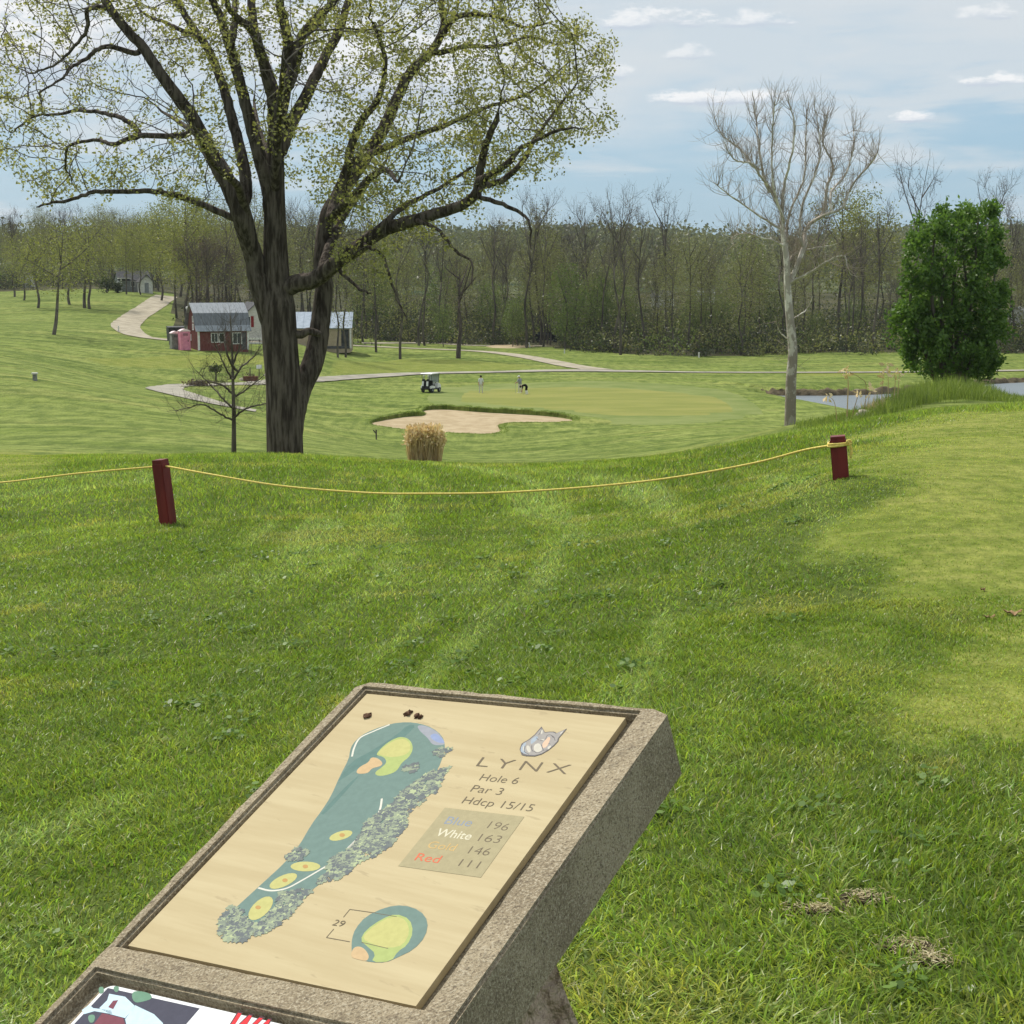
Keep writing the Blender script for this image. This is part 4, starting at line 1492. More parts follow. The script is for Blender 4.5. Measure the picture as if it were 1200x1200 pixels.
for i in range(64):
    xp = rnd.uniform(-60, 190); d = rnd.uniform(348, 480)
    plant('olive' if rnd.random() < .7 else 'bare', gd(xp, d), rnd.uniform(.6, .85), label='%s thin tree on the left skyline %s' % (('near', 'far')[d > 405], next(t_ for l_, t_ in SKY if xp < l_)), group='%s trees on the left skyline %s' % (('near', 'far')[d > 405], next(t_ for l_, t_ in SKY if xp < l_)))

# trees one can pick out
def single(kind, x, y, ytop, d, label, cat_name, var=0, rz=0.0, sz=None):
    p = gd(x, d) if y is None else gp(x, y, 60)
    dd = p[1]
    h0 = {'bare': 22, 'olive': 21, 'yellow': 18, 'bud': 16, 'fresh': 12, 'spread': 13.5, 'small': 12}[kind]
    yb_ = 325 + (EYE - p[2]) / dd * FPX
    s = (yb_ - ytop) / FPX * dd / h0
    return plant(kind, p, s, rz, label, var=var, name=cat_name, sz=sz)


for (xp, d, s_) in [(600, 262, .62), (607, 266, .7), (668, 275, .6), (812, 268, .75), (822, 272, .8), (520, 258, .55), (955, 266, .5), (660, 262, .5), (735, 280, .8), (845, 276, .7), (870, 262, .45), (1000, 272, .7), (575, 285, .9), (700, 292, .9), (905, 290, .8)]:
    plant('fresh', gd(xp, d), s_, label='low fresh green tree among the trunks ' + next(t_ for l_, t_ in SECT if xp < l_), group='low fresh green trees ' + next(t_ for l_, t_ in SECT if xp < l_))
single('spread', 62, 392, 262, 0, 'leaning yellow-green tree alone on the left fairway', 'leaning_tree', 0, 0)
single('spread', 44, 361, 268, 0, 'orange-tinged tree with a pale trunk on the left brow', 'pale_trunk_tree', 1, 1.0)
single('spread', 28, 352, 285, 0, 'short tree with a thick low trunk on the far left brow', 'thick_trunk_tree', 1, 2.2)
single('spread', 82, 357, 262, 0, 'slim tree right behind the leaning fairway tree', 'slim_tree', 1, 4)
single('spread', 99, 361, 250, 0, 'left of two slim upright trees below the grey house', 'upright_tree', 1, 3)
single('spread', 105, 362, 262, 0, 'right of two slim upright trees below the grey house', 'upright_tree', 0, 5)
single('spread', 17, 348, 275, 0, 'tree at the far left edge of the brow', 'edge_tree', 0, 2)
single('olive', 396, 419, 275, 0, 'pale-trunked tree of the close pair right of the tan building', 'paired_tree', 0, 0)
single('bare', 405, 419, 280, 0, 'dark-trunked tree of the close pair right of the tan building', 'paired_tree', 1, 2)
single('olive', 441, 413, 262, 0, 'slim tree beside the gravel road under the big limb', 'roadside_tree', 1, 1)
single('olive', 469, 421, 245, 0, 'straight slim trunk in front of the gravel road', 'roadside_tree', 2, 3)
single('small', 537, 420, 292, 0, 'dark forked bare tree standing on the far fairway', 'forked_tree', 0, 0.6)
single('bare', 491, 405, 250, 0, 'left of two thin trunks behind the forked bare tree', 'thin_tree', 2, 0)
single('bare', 498, 405, 255, 0, 'right of two thin trunks behind the forked bare tree', 'thin_tree', 0, 4)
single('bare', 617, 407, 228, 0, 'tall twin-limbed bare tree beside the small far bunker', 'bunker_tree', 1, 2.6)
single('bare', 633, 404, 236, 0, 'tall dark bare tree next to the dark vehicle', 'tall_tree', 0, 1.5)
single('bare', 727, 416, 240, 0, 'bare tree standing forward of the woods on the fairway edge', 'forward_tree', 2, 3.6)
single('bare', 778, 408, 222, 0, 'tall bare tree with arching limbs against the sky', 'arching_tree', 0, .4)
single('bare', 690, 405, 236, 0, 'tall bare tree with a broad fan of limbs in the woods', 'fan_tree', 1, 5.2)
single('yellow', 985, None, 214, 285, 'yellow-green tree rising above the woods behind the sycamore', 'tall_yellow_tree', 0, 2)
single('yellow', 1010, None, 222, 300, 'olive-green tree right of the tallest yellow-green one', 'tall_yellow_tree', 1, 4)
single('bare', 1062, None, 195, 330, 'lone pale bare tree on the skyline left of the dense green tree', 'skyline_tree', 2, 0)
single('bare', 1152, None, 208, 320, 'bare tree showing above the dense green tree', 'skyline_tree', 1, 2)
single('bare', 1186, None, 240, 270, 'dark bare tree at the right edge by the white house', 'edge_tree', 0, 1)
single('yellow', 222, None, 212, 250, 'tall bright yellow-green tree behind the barn', 'barn_tree', 1, 1)
for kind, lst in PROTO.items():
    for o in lst:
        if o.as_pointer() not in USED:
            for c in list(o.children):
                bpy.data.objects.remove(c)
            bpy.data.objects.remove(o)

# undergrowth along the wood edge: one mass of shoots and leaves
R = np.random.default_rng(77)
g = Geo()
pts = []
for off, n_, hh in [(-1, 90, 2.2), (3, 170, 3.2), (10, 200, 3.8), (22, 240, 4.4), (40, 260, 5.0), (62, 240, 5.5), (90, 220, 6.0)]:
    s_ = R.uniform(0, seg[-1], n_)
    x = np.interp(s_, seg, wl[:, 0]); y = np.interp(s_, seg, wl[:, 1])
    x = x * (1 + off / 330) + R.normal(0, 1.5, n_); y = y + off + R.normal(0, 2, n_)
    z = H(x, y)
    for k in range(n_):
        pts.append((x[k], y[k], z[k], hh * R.uniform(.4, 1.25)))
road_ = np.array([gp(x, y, 60)[:2] for x, y in [(196, 347), (183, 355), (160, 370), (147, 382), (160, 393), (190, 398), (230, 400), (300, 401)]])
for i in range(150):
    p = gd(R.uniform(175, 430), R.uniform(232, 300))
    if seg_dist(p[:1], p[1:2], road_, False)[0] < 8.5:
        continue
    if p[1] < 245 and 600 + FPX * p[0] / p[1] > 290:
        continue
    pts.append((*p, R.uniform(1, 4)))
for i in range(110):
    p = gd(R.uniform(-60, 190), R.uniform(350, 400))
    pts.append((*p, R.uniform(2, 5)))
veh = gp(641, 401, 60)
for (x, y, z, hh) in pts:
    if abs(x - veh[0] * y / veh[1]) < 3.4 and y < veh[1] + 1.5:
        continue
    c0 = R.normal(0, 1, (int(16 + hh * 11), 3)) * np.array([hh * .42, hh * .42, hh * .3]) + np.array([x, y, z + hh * .42])
    shade = R.uniform(0, 1)
    leaf_quads(g, c0, 2, .3, .3, R, .1, mat=0 if R.random() < .55 else (1 if R.random() < .8 else 2), long=1.3, lo=shade * .5, hi=.5 + shade * .5)
    for k in range(5):
        a0 = R.uniform(0, 6.28)
        b = np.array([x, y, z - .1]) + R.normal(0, .5, 3) * np.array([1, 1, 0])
        g.tube([b, b + np.array([math.cos(a0) * .3, math.sin(a0) * .3, .6]) * hh * .6, b + np.array([math.cos(a0) * .5, math.sin(a0) * .5, 1.2]) * hh * .85], [.04, .03, .015], 3, mat=3)
tag(g.build('undergrowth', [MAT['leaf_dark'], MAT['leaf_olive'], MAT['leaf_fresh'], BW]), 'dark tangle of undergrowth at the foot of the woods', 'undergrowth', kind='stuff')

# far wooded hills: crowns that read as one mass
R = np.random.default_rng(78)
g = Geo()
n_ = 8000
y = np.sqrt(R.uniform(440 ** 2, 1190 ** 2, n_))
x = R.uniform(-1, 1, n_) * (y * .36 + 30)
z = H(x, y)
hh = R.uniform(4.5, 13, n_)
c0 = np.repeat(np.stack([x, y, z + hh * .55], -1), 22, 0) + R.normal(0, 1, (n_ * 22, 3)) * np.repeat(np.stack([hh * .26, hh * .26, hh * .24], -1), 22, 0)
tone = np.repeat(R.random(n_), 22)
n = len(c0)
d = R.normal(0, 1, (n, 3)); d /= np.linalg.norm(d, axis=1)[:, None]
e = np.cross(d, R.normal(0, 1, (n, 3))); e /= np.linalg.norm(e, axis=1)[:, None]
s = R.uniform(.5, 1.3, n)[:, None] * np.repeat(np.clip(y / 800, .6, 1.4), 22)[:, None]
v = np.stack([c0 - d * s, c0 + e * s * .7, c0 + d * s, c0 - e * s * .7], 1).reshape(-1, 3)
MAT['hill_leaf'] = leaf_mat('hill_wood_leaf', (0.085, 0.10, 0.05), (0.20, 0.215, 0.10), .35)
g.add(v, np.arange(n * 4).reshape(-1, 4), np.repeat(np.clip(tone + R.normal(0, .15, n), 0, 1), 4))
tag(g.build('hill_woods', MAT['hill_leaf']), 'far wooded hills along the skyline', 'woods', kind='stuff')


# ------------------------------------------------------------------ the stone tee sign
def box_obj(name, size, mat, parent=None, loc=(0, 0, 0), rot=(0, 0, 0), bevel=0.0):
    g = Geo(); g.box((0, 0, 0), size)
    o = g.build(name, mat, parent, loc=loc, rot=rot)
    if bevel:
        m_ = o.modifiers.new('bevel', 'BEVEL'); m_.width = bevel; m_.segments = 2
    return o


PW = .40                                             # panel width
_d1 = np.array([0.85230908, 0.01713252, -0.52275779]); _d2 = np.array([0.46653491, -0.47853192, 0.74387659])
_d2 = _d2 - (_d2 @ _d1) * _d1; _d2 /= np.linalg.norm(_d2)
_c2w = lambda v: np.array([v[0], v[2] * CP - v[1] * SP, -v[2] * SP - v[1] * CP])
SU, SV = _c2w(_d1), _c2w(_d2)
SN = np.cross(SU, SV)
SO = _c2w(np.array([-0.49830065, 0.6243414, 5.68648977]) * PW) + np.array([0, 0, EYE])
sign_base = SO + SU * .21 - SV * .36
sign_base[2] = h1(sign_base[0], sign_base[1])
PH = .5137


def uv(x, y, h=0.0):
    """photo pixel to panel coordinates (metres right of and above the panel's top-left corner)"""
    r = ray(x, y); o_ = np.array([0, 0, EYE])
    p = o_ + r * (((SO + SN * h - o_) @ SN) / (r @ SN)) - SO
    return np.array([p @ SU, p @ SV])


def sw(u, v, h):
    """panel coordinates to the sign's local space"""
    return SO + SU * u + SV * v + SN * h - sign_base


m, T = new_mat('sign_concrete')
o_ = T.obj()
n1 = T.noise(o_, 9, 4, .6); n2 = T.noise(o_, 330, 3, .7); n3 = T.noise(o_, 90, 3, .6)
c_ = T.mix(T.ramp(n1, .35, .68), (0.28, 0.228, 0.152), (0.40, 0.333, 0.225))
c_ = T.mix(T.ramp(n2, .52, .62), c_, (0.47, 0.41, 0.30))
c_ = T.mix(T.ramp(n2, .46, .36), c_, (0.18, 0.145, 0.10))
c_ = T.mix(T.math('MULTIPLY', T.ramp(n3, .55, .7), .5), c_, (0.14, 0.11, 0.08))
MAT['concrete'] = finish(m, T, principled(T, c_, .95, .12, bump(T, T.math('ADD', n2, T.math('MULTIPLY', n3, .8)), .8, .004)).outputs[0])
m, T = new_mat('sign_face')
o_ = T.obj()
st_ = T.noise(T.vmul(T.rot(o_, math.radians(35)), (2, 30, 8)), 2.0, 4, .6)
bl_ = T.noise(o_, 7, 4, .6)
c_ = T.mix(T.ramp(st_, .3, .75), (0.455, 0.375, 0.225), (0.515, 0.435, 0.27))
c_ = T.mix(T.math('MULTIPLY', T.ramp(bl_, .45, .75), .3), c_, (0.43, 0.345, 0.20))
c_ = T.mix(T.math('MULTIPLY', T.ramp(T.noise(T.vmul(T.rot(o_, .7), (9, 40, 9)), 2.2, 3, .6), .64, .72), .45), c_, (0.33, 0.265, 0.165))
MAT['sign_face'] = finish(m, T, principled(T, c_, .9, .0).outputs[0])
MAT['rock'] = mottled('brown_fieldstone', (0.36, 0.265, 0.19), (0.66, 0.53, 0.41), 9, .95, .12, bs=1, bd=.06, bscale=22)


def flat(name, col, rough=.6):
    m, T = new_mat(name)
    n = T.noise(T.obj(), 120, 3, .6)
    c = T.mix(T.ramp(n, .3, .7), tuple(k * .95 for k in col), tuple(min(k * 1.04, 1) for k in col))
    return finish(m, T, principled(T, c, .9 if rough > .5 else rough, .0 if rough > .5 else .3).outputs[0])


sign = thing('tee_sign', 'tilted concrete tee sign with cream LYNX hole map on a rough stone', 'sign', sign_base)
U0, U1, V0, V1, TH, TOPH = -.022, .457, .018, -.80, .083, .006
# slab with two sunk fields
us = [U0, .0 - .006, .006, .413, .418, U1]
us = [U0, -.005, .415, U1]
vs = [V0, .005, -.5195, -.562, -.765, V1]
g = Geo()
FLOOR = -.011


def cell_h(i, j):
    return FLOOR if i == 1 and j in (1, 3) else TOPH


bm = bmesh.new()
vv = {}


def bv(u, v, h):
    k = (round(u, 5), round(v, 5), round(h, 5))
    if k not in vv:
        vv[k] = bm.verts.new((u, v, h))
    return vv[k]


for i in range(3):
    for j in range(5):
        h_ = cell_h(i, j)
        bm.faces.new([bv(us[i], vs[j + 1], h_), bv(us[i + 1], vs[j + 1], h_), bv(us[i + 1], vs[j], h_), bv(us[i], vs[j], h_)])
        bm.faces.new([bv(us[i], vs[j], -TH), bv(us[i + 1], vs[j], -TH), bv(us[i + 1], vs[j + 1], -TH), bv(us[i], vs[j + 1], -TH)])
        for (ni, nj, a_, b_) in [(i - 1, j, (us[i], vs[j]), (us[i], vs[j + 1])), (i + 1, j, (us[i + 1], vs[j + 1]), (us[i + 1], vs[j])), (i, j - 1, (us[i + 1], vs[j]), (us[i], vs[j])), (i, j + 1, (us[i], vs[j + 1]), (us[i + 1], vs[j + 1]))]:
            lo = -TH if not (0 <= ni < 3 and 0 <= nj < 5) else cell_h(ni, nj)
            if lo < h_:
                bm.faces.new([bv(*a_, h_), bv(*a_, lo), bv(*b_, lo), bv(*b_, h_)])
corner = [e for e in bm.edges if abs(e.verts[0].co.z - e.verts[1].co.z) > .05 and all(any(abs(v.co.x - c) < 1e-4 for c in (U0, U1)) and any(abs(v.co.y - c) < 1e-4 for c in (V0, V1)) for v in e.verts)]
bmesh.ops.bevel(bm, geom=corner, offset=.022, segments=1, affect='EDGES')
rim = [e for e in bm.edges if all(abs(v.co.z - TOPH) < 1e-4 for v in e.verts) and len(e.link_faces) == 2 and abs(e.calc_face_angle(0)) > .5]
bmesh.ops.bevel(bm, geom=rim, offset=.004, segments=2, affect='EDGES')
bmesh.ops.triangulate(bm, faces=[f for f in bm.faces if len(f.verts) > 4])
for _ in range(5):
    long_e = [e for e in bm.edges if e.calc_length() > .03]
    if not long_e:
        break
    bmesh.ops.subdivide_edges(bm, edges=long_e, cuts=1, use_grid_fill=True)
bmesh.ops.recalc_face_normals(bm, faces=bm.faces)
for v in bm.verts:
    p = Vector(v.co)
    d = mnoise.noise(p * 16) * .0016 + mnoise.noise(p * 60 + Vector((3, 1, 7))) * .0012
    v.co += v.normal * d
for v in bm.verts:
    v.co = Vector(sw(*v.co))
me = bpy.data.meshes.new('slab')
bm.to_mesh(me); bm.free()
me.materials.append(MAT['concrete'])
link('slab', me, sign)

# rough stone that carries the slab
bm = bmesh.new()
bmesh.ops.create_cube(bm, size=1)
bmesh.ops.subdivide_edges(bm, edges=bm.edges, cuts=17, use_grid_fill=True)
du = np.array([SU[0], SU[1], 0]); du /= np.linalg.norm(du)
dv = np.array([-du[1], du[0], 0])
for v in bm.verts:
    p = Vector(v.co)
    k = p.copy()
    # under side of the slab in panel coordinates
    u_, v_ = .20 + k.x * .385, -.35 + k.y * .33
    top = sw(u_, v_, -TH - .002)
    bot = np.array([top[0], top[1], -.08])
    q = bot + (top - bot) * (k.z + .5)
    d = Vector((mnoise.noise(p * 3.1 + Vector((5, 2, 1))), mnoise.noise(p * 3.1 + Vector((9, 7, 4))), 0)) * .055 + Vector((mnoise.noise(p * 9), mnoise.noise(p * 9 + Vector((4, 4, 4))), mnoise.noise(p * 8 + Vector((1, 8, 2))) * .4)) * .03
    if k.z > .4:
        d *= .6
    v.co = Vector(q) + d * (1 if k.z < .45 else .3)
    if k.z > .3 and abs(k.x) > .4:
        v.co += Vector(-du * np.sign(k.x) * .008 * (k.z - .3) / .2)
bmesh.ops.recalc_face_normals(bm, faces=bm.faces)
me = bpy.data.meshes.new('stone_pedestal')
bm.to_mesh(me); bm.free()
me.materials.append(MAT['rock'])
link('stone_pedestal', me, sign)


def plate(name, u0, u1, v0, v1, h0, h1_, mat, corner_r=0.0):
    """thin plate in the plane of the sign"""
    if corner_r:
        pts = []
        for (cx, cy, a0) in [(u1 - corner_r, v1 - corner_r, 0), (u0 + corner_r, v1 - corner_r, 90), (u0 + corner_r, v0 + corner_r, 180), (u1 - corner_r, v0 + corner_r, 270)]:
            for a_ in range(0, 91, 15):
                pts.append((cx + corner_r * math.cos(math.radians(a0 + a_)), cy + corner_r * math.sin(math.radians(a0 + a_))))
    else:
        pts = [(u0, v0), (u1, v0), (u1, v1), (u0, v1)]
    g = Geo()
    g.prism(pts, h1_ - h0)
    g.v = [np.array([sw(p[0], p[1], h0 + p[2]) for p in a]) for a in g.v]
    return g.build(name, mat, sign)


panel = plate('map_panel', 0, PW, -PH, 0, -.0095, 0.0, MAT['sign_face'])
lay = [0]


def prt(name, polys, mat, px=True, a=0.0, parent=None, h=None, smooth_n=2):
    """flat print: outlines in photo pixels (or panel metres) laid a hair above the panel"""
    lay[0] += 1
    hh = h if h is not None else .00004 + lay[0] * .000012
    g = Geo()
    for poly in polys:
        pts = np.array([uv(*p) for p in poly]) if px else np.array(poly, float)
        for _ in range(smooth_n):
            q = .75 * pts + .25 * np.roll(pts, -1, 0); r = .25 * pts + .75 * np.roll(pts, -1, 0)
            pts = np.stack([q, r], 1).reshape(-1, 2)
        g2 = Geo(); g2.prism(pts, .000004)
        v = np.vstack(g2.v)
        v = np.array([sw(p[0], p[1], hh + p[2]) for p in v])
        for f in g2.f:
            pass
        base = g.n
        g.v.append(v); g.a.append(np.full(len(v), a)); g.n += len(v)
        for f in g2.f:
            g.f.append(f + base); g.m.append(np.zeros(len(f), int))
    return g.build(name, mat, parent or panel)


def stroke_poly(pts, w):
    p = np.array([uv(*q) for q in pts])
    if len(p) > 2:
        p = spline(p, n=6)
    t = np.gradient(p, axis=0); t /= np.linalg.norm(t, axis=1)[:, None] + 1e-12
    n = np.stack([-t[:, 1], t[:, 0]], 1) * w / 2
    return [tuple(q) for q in np.vstack([p + n, (p - n)[::-1]])]


z8 = lambda pts: [(360 + x / 6, 800 + y / 6) for x, y in pts]
z4 = lambda pts: [(240 + x / 4, 960 + y / 4) for x, y in pts]
PR = {k: flat('print_' + k, c) for k, c in dict(teal=(.165, .235, .21), teal_dark=(.13, .205, .185), lime=(.37, .43, .17), yellow=(.47, .45, .19), peach=(.52, .38, .22), blue=(.26, .31, .46), lav=(.30, .31, .34), white=(.62, .60, .52), text=(.17, .14, .10),
                                                box=(.37, .325, .20), blueink=(.26, .29, .34), whiteink=(.60, .56, .42), goldink=(.52, .37, .17), redink=(.60, .17, .10), grey=(.33, .31, .29), greyd=(.15, .14, .14), cat_blue=(.34, .39, .44), cat_white=(.54, .51, .44), cat_peach=(.62, .44, .32), red_outline=(.10, .06, .07), brown=(.45, .28, .12)).items()}
teal_px = [(458, 848), (477, 846), (493, 848), (507, 853), (518, 862), (522, 873), (519, 887), (514, 900), (500, 925), (480, 945), (455, 965), (430, 985), (415, 1000), (395, 1020), (370, 1040), (345, 1058), (322, 1078), (300, 1090), (272, 1090), (264, 1076), (278, 1062), (300, 1042), (335, 1010), (350, 992), (365, 966), (377, 950), (388, 933), (398, 910), (409, 889), (410, 880), (413, 872), (423, 862), (437, 855)]
prt('fairway_print', [teal_px], PR['teal'], smooth_n=1)
prt('shade_print', [z8([(640, 360), (700, 300), (770, 295), (700, 370), (560, 480), (420, 560), (230, 690), (215, 690), (300, 560), (470, 470)]), z8([(90, 920), (300, 700), (380, 640), (250, 790), (120, 930)])], PR['teal_dark'], smooth_n=1)
prt('bank_print', [z8([(770, 300), (830, 300), (920, 345), (970, 420), (960, 440), (880, 440), (850, 390), (790, 340)])], PR['lav'])
prt('pond_print', [z8([(858, 372), (905, 352), (950, 392), (970, 425), (930, 425), (885, 405)])], PR['blue'])
prt('path_print', [stroke_poly(z8(p), .0026) for p in ([(315, 520), (330, 460), (370, 390), (460, 345), (580, 295)], [(525, 815), (515, 880), (490, 945)], [(415, 1040), (350, 1100), (280, 1170)])] + [stroke_poly(z4(p), .0026) for p in ([(570, 220), (450, 290), (380, 325), (310, 335), (250, 322)], [(755, 55), (670, 140)])], PR['white'], px=False, smooth_n=0)
prt('apron_print', [z8([(490, 495), (540, 440), (600, 400), (660, 378), (722, 398), (748, 460), (720, 522), (664, 562), (632, 622), (560, 652), (490, 657), (473, 632), (520, 600), (562, 560), (540, 522), (490, 512)])], PR['lime'])
prt('green_print', [z8([(495, 492), (560, 435), (640, 392), (710, 403), (733, 460), (700, 508), (600, 527), (520, 513)])], PR['yellow'])
prt('sand_print', [z8([(342, 628), (370, 590), (432, 562), (448, 525), (490, 528), (532, 560), (522, 587), (452, 602), (430, 637), (360, 643)])], PR['peach'])


def ell(cx, cy, rx, ry, rot=0, n=18, f=z4):
    return f([(cx + rx * math.cos(t_) * math.cos(rot) - ry * math.sin(t_) * math.sin(rot), cy + rx * math.cos(t_) * math.sin(rot) + ry * math.sin(t_) * math.cos(rot)) for t_ in np.linspace(0, 2 * math.pi, n, endpoint=False)])


for e_ in (ell(638, 77, 56, 20, -.28), ell(472, 222, 70, 23, .0), ell(368, 290, 70, 26, -.42)):
    prt('tee_print', [e_], PR['yellow'], smooth_n=0)
prt('tee_print', [ell(262, 418, 72, 36, -.75)], PR['yellow'], smooth_n=0)
for e_ in (ell(644, 75, 13, 9), ell(472, 222, 13, 9), ell(376, 287, 13, 9), ell(250, 414, 13, 9)):
    prt('tee_dot_print', [e_], PR['brown'], smooth_n=0)

# the printed woods: small ragged tufts
R = np.random.default_rng(5)
bandpts = []
for poly in [z8([(880, 460), (1030, 465), (960, 520), (900, 510)]), z8([(870, 620), (1000, 595), (930, 700), (910, 770), (770, 870), (700, 930), (690, 1020), (600, 1110), (500, 1180), (300, 1180), (370, 1080), (410, 990), (560, 880), (700, 740)]),
             z8([(680, 590), (780, 570), (780, 620), (690, 640)]), z4([(760, 40), (940, 30), (870, 120), (820, 165), (720, 200), (640, 275), (530, 305), (580, 220), (600, 180), (700, 130)]), z4([(370, 185), (430, 130), (490, 150), (450, 190)]),
             z4([(500, 340), (440, 400), (400, 450), (320, 520), (240, 545), (180, 572), (100, 570), (60, 540), (80, 460), (120, 410), (170, 420), (205, 480), (250, 490), (320, 430), (360, 345), (440, 325)])]:
    poly = np.array(poly)
    ar = abs(sum(poly[i][0] * poly[(i + 1) % len(poly)][1] - poly[(i + 1) % len(poly)][0] * poly[i][1] for i in range(len(poly)))) / 2
    bandpts.append(poly_points(poly, max(8, int(ar / 5.5)), R))
bandpts = np.vstack(bandpts)
m, T = new_mat('print_woods')
c_ = T.mix(T.ramp(T.attr('r'), .25, .75), (0.15, 0.165, 0.17), (0.29, 0.33, 0.235))
c_ = T.mix(T.ramp(T.attr('r'), .9, .95), c_, (0.40, 0.45, 0.27))
MAT['print_woods'] = finish(m, T, principled(T, c_, .9, 0).outputs[0])
g = Geo()
lay[0] += 1
order = np.argsort(bandpts[:, 1])
for kk, i in enumerate(order):
    c = uv(*bandpts[i])
    rr = R.uniform(.0028, .0062)
    n = 11
    a_ = np.linspace(0, 2 * math.pi, n, endpoint=False) + R.uniform(0, 6)
    rad_ = rr * np.where(np.arange(n) % 2, .55, 1.0) * R.uniform(.8, 1.2, n)
    pts = np.c_[c[0] + rad_ * np.cos(a_), c[1] + rad_ * np.sin(a_)]
    v = np.array([sw(p[0], p[1], .00030 + kk * 1.5e-7) for p in np.vstack([c, pts])])
    g.add(v, [[0, 1 + k, 1 + (k + 1) % n] for k in range(n)], R.random())
tag(g.build('woods_print', MAT['print_woods'], panel), kind='stuff')

# enlarged green inset with its measure
prt('inset_print', [z4([(688, 600), (690, 560), (705, 515), (755, 455), (850, 412), (930, 402), (1010, 428), (1048, 480), (1035, 550), (980, 612), (900, 650), (850, 672), (780, 672), (715, 655), (690, 630)])], PR['teal'], smooth_n=1)
prt('inset_apron_print', [z4([(728, 568), (755, 520), (830, 468), (895, 443), (962, 468), (978, 530), (950, 592), (905, 620), (875, 668), (780, 672), (802, 632), (762, 597)])], PR['lime'], smooth_n=1)
prt('inset_green_print', [z4([(735, 562), (768, 520), (840, 470), (900, 455), (945, 474), (962, 530), (932, 590), (870, 606), (800, 592)])], PR['yellow'], smooth_n=1)
prt('inset_sand_print', [z4([(685, 632), (700, 598), (740, 598), (772, 638), (762, 668), (720, 658), (690, 650)])], PR['peach'])
prt('measure_print', [stroke_poly(z4(p), .0009) for p in ([(800, 440), (680, 423)], [(680, 423), (650, 460)], [(605, 515), (570, 555)], [(570, 555), (680, 575)], [(735, 578), (860, 607)], [(800, 441), (900, 458)])], PR['text'], px=False, smooth_n=0)

# score box
prt('box_print', [[(521.5, 946.7), (614.5, 957.2), (563.5, 1028.5), (466.7, 1015)]], PR['box'], smooth_n=0)


def text(name, s, p0, p1, ptop, mat, spacing=1.0, parent=None, h=None, shear=0.0, bold=0.0):
    """lettering whose baseline runs from photo pixel p0 to p1; ptop lies on the capital height above p0"""
    lay[0] += 1
    hh = h if h is not None else .00004 + lay[0] * .000012
    cu = bpy.data.curves.new(name, 'FONT')
    cu.body = s
    cu.space_character = spacing
    cu.offset = bold
    ob = bpy.data.objects.new(name, cu)
    COL.objects.link(ob)
    dg = bpy.context.evaluated_depsgraph_get()
    me = bpy.data.meshes.new_from_object(ob.evaluated_get(dg))
    bpy.data.objects.remove(ob)
    co = np.array([v.co[:] for v in me.vertices])
    a, b, c = uv(*p0), uv(*p1), uv(*ptop)
    ex = (b - a); Lx = np.linalg.norm(ex); ex /= Lx
    ey = np.array([-ex[1], ex[0]])
    hgt = (c - a) @ ey
    x0, x1 = co[:, 0].min(), co[:, 0].max()
    capH = .69
    for v, q in zip(me.vertices, co):
        X = (q[0] - x0) / (x1 - x0) * Lx
        Y = q[1] / capH * hgt
        p = a + ex * (X + shear * Y) + ey * Y
        v.co = Vector(sw(p[0], p[1], hh))
    me.materials.append(mat)
    me.name = name
    return link(name, me, parent or panel)


z7 = lambda x, y: (540 + x / 5.715, 830 + y / 5.715)
zb = lambda x, y: (460 + x / 6.667, 940 + y / 6.667)
text('title_print', 'LYNX', z7(100, 388), z7(705, 442), z7(158, 328), PR['text'], 1.35, bold=-.012)
text('hole_print', 'Hole 6', z7(120, 483), z7(372, 509), z7(152, 440), PR['text'], bold=-.012)
text('par_print', 'Par 3', z7(60, 558), z7(265, 582), z7(90, 513), PR['text'], bold=-.012)
text('handicap_print', 'Hdcp 15/15', z7(3, 636), z7(470, 692), z7(32, 590), PR['text'], bold=-.012)
text('tee_name_print', 'Blue', zb(400, 170), zb(605, 192), zb(435, 112), PR['blueink'])
text('yardage_print', '196', zb(735, 205), zb(888, 226), zb(770, 150), PR['text'], bold=-.012)
text('tee_name_print', 'White', zb(328, 262), zb(600, 297), zb(362, 205), PR['whiteink'], bold=.012)
text('yardage_print', '163', zb(662, 305), zb(828, 323), zb(698, 248), PR['text'], bold=-.012)
text('tee_name_print', 'Gold', zb(265, 358), zb(478, 384), zb(300, 305), PR['goldink'])
text('yardage_print', '146', zb(585, 402), zb(745, 420), zb(620, 345), PR['text'], bold=-.012)
text('tee_name_print', 'Red', zb(168, 455), zb(355, 478), zb(205, 398), PR['redink'])
text('yardage_print', '111', zb(510, 500), zb(660, 520), zb(545, 445), PR['text'], bold=-.012)
text('measure_text_print', '29', z4([(595, 497)])[0], z4([(645, 505)])[0], z4([(612, 470)])[0], PR['text'], bold=-.012)

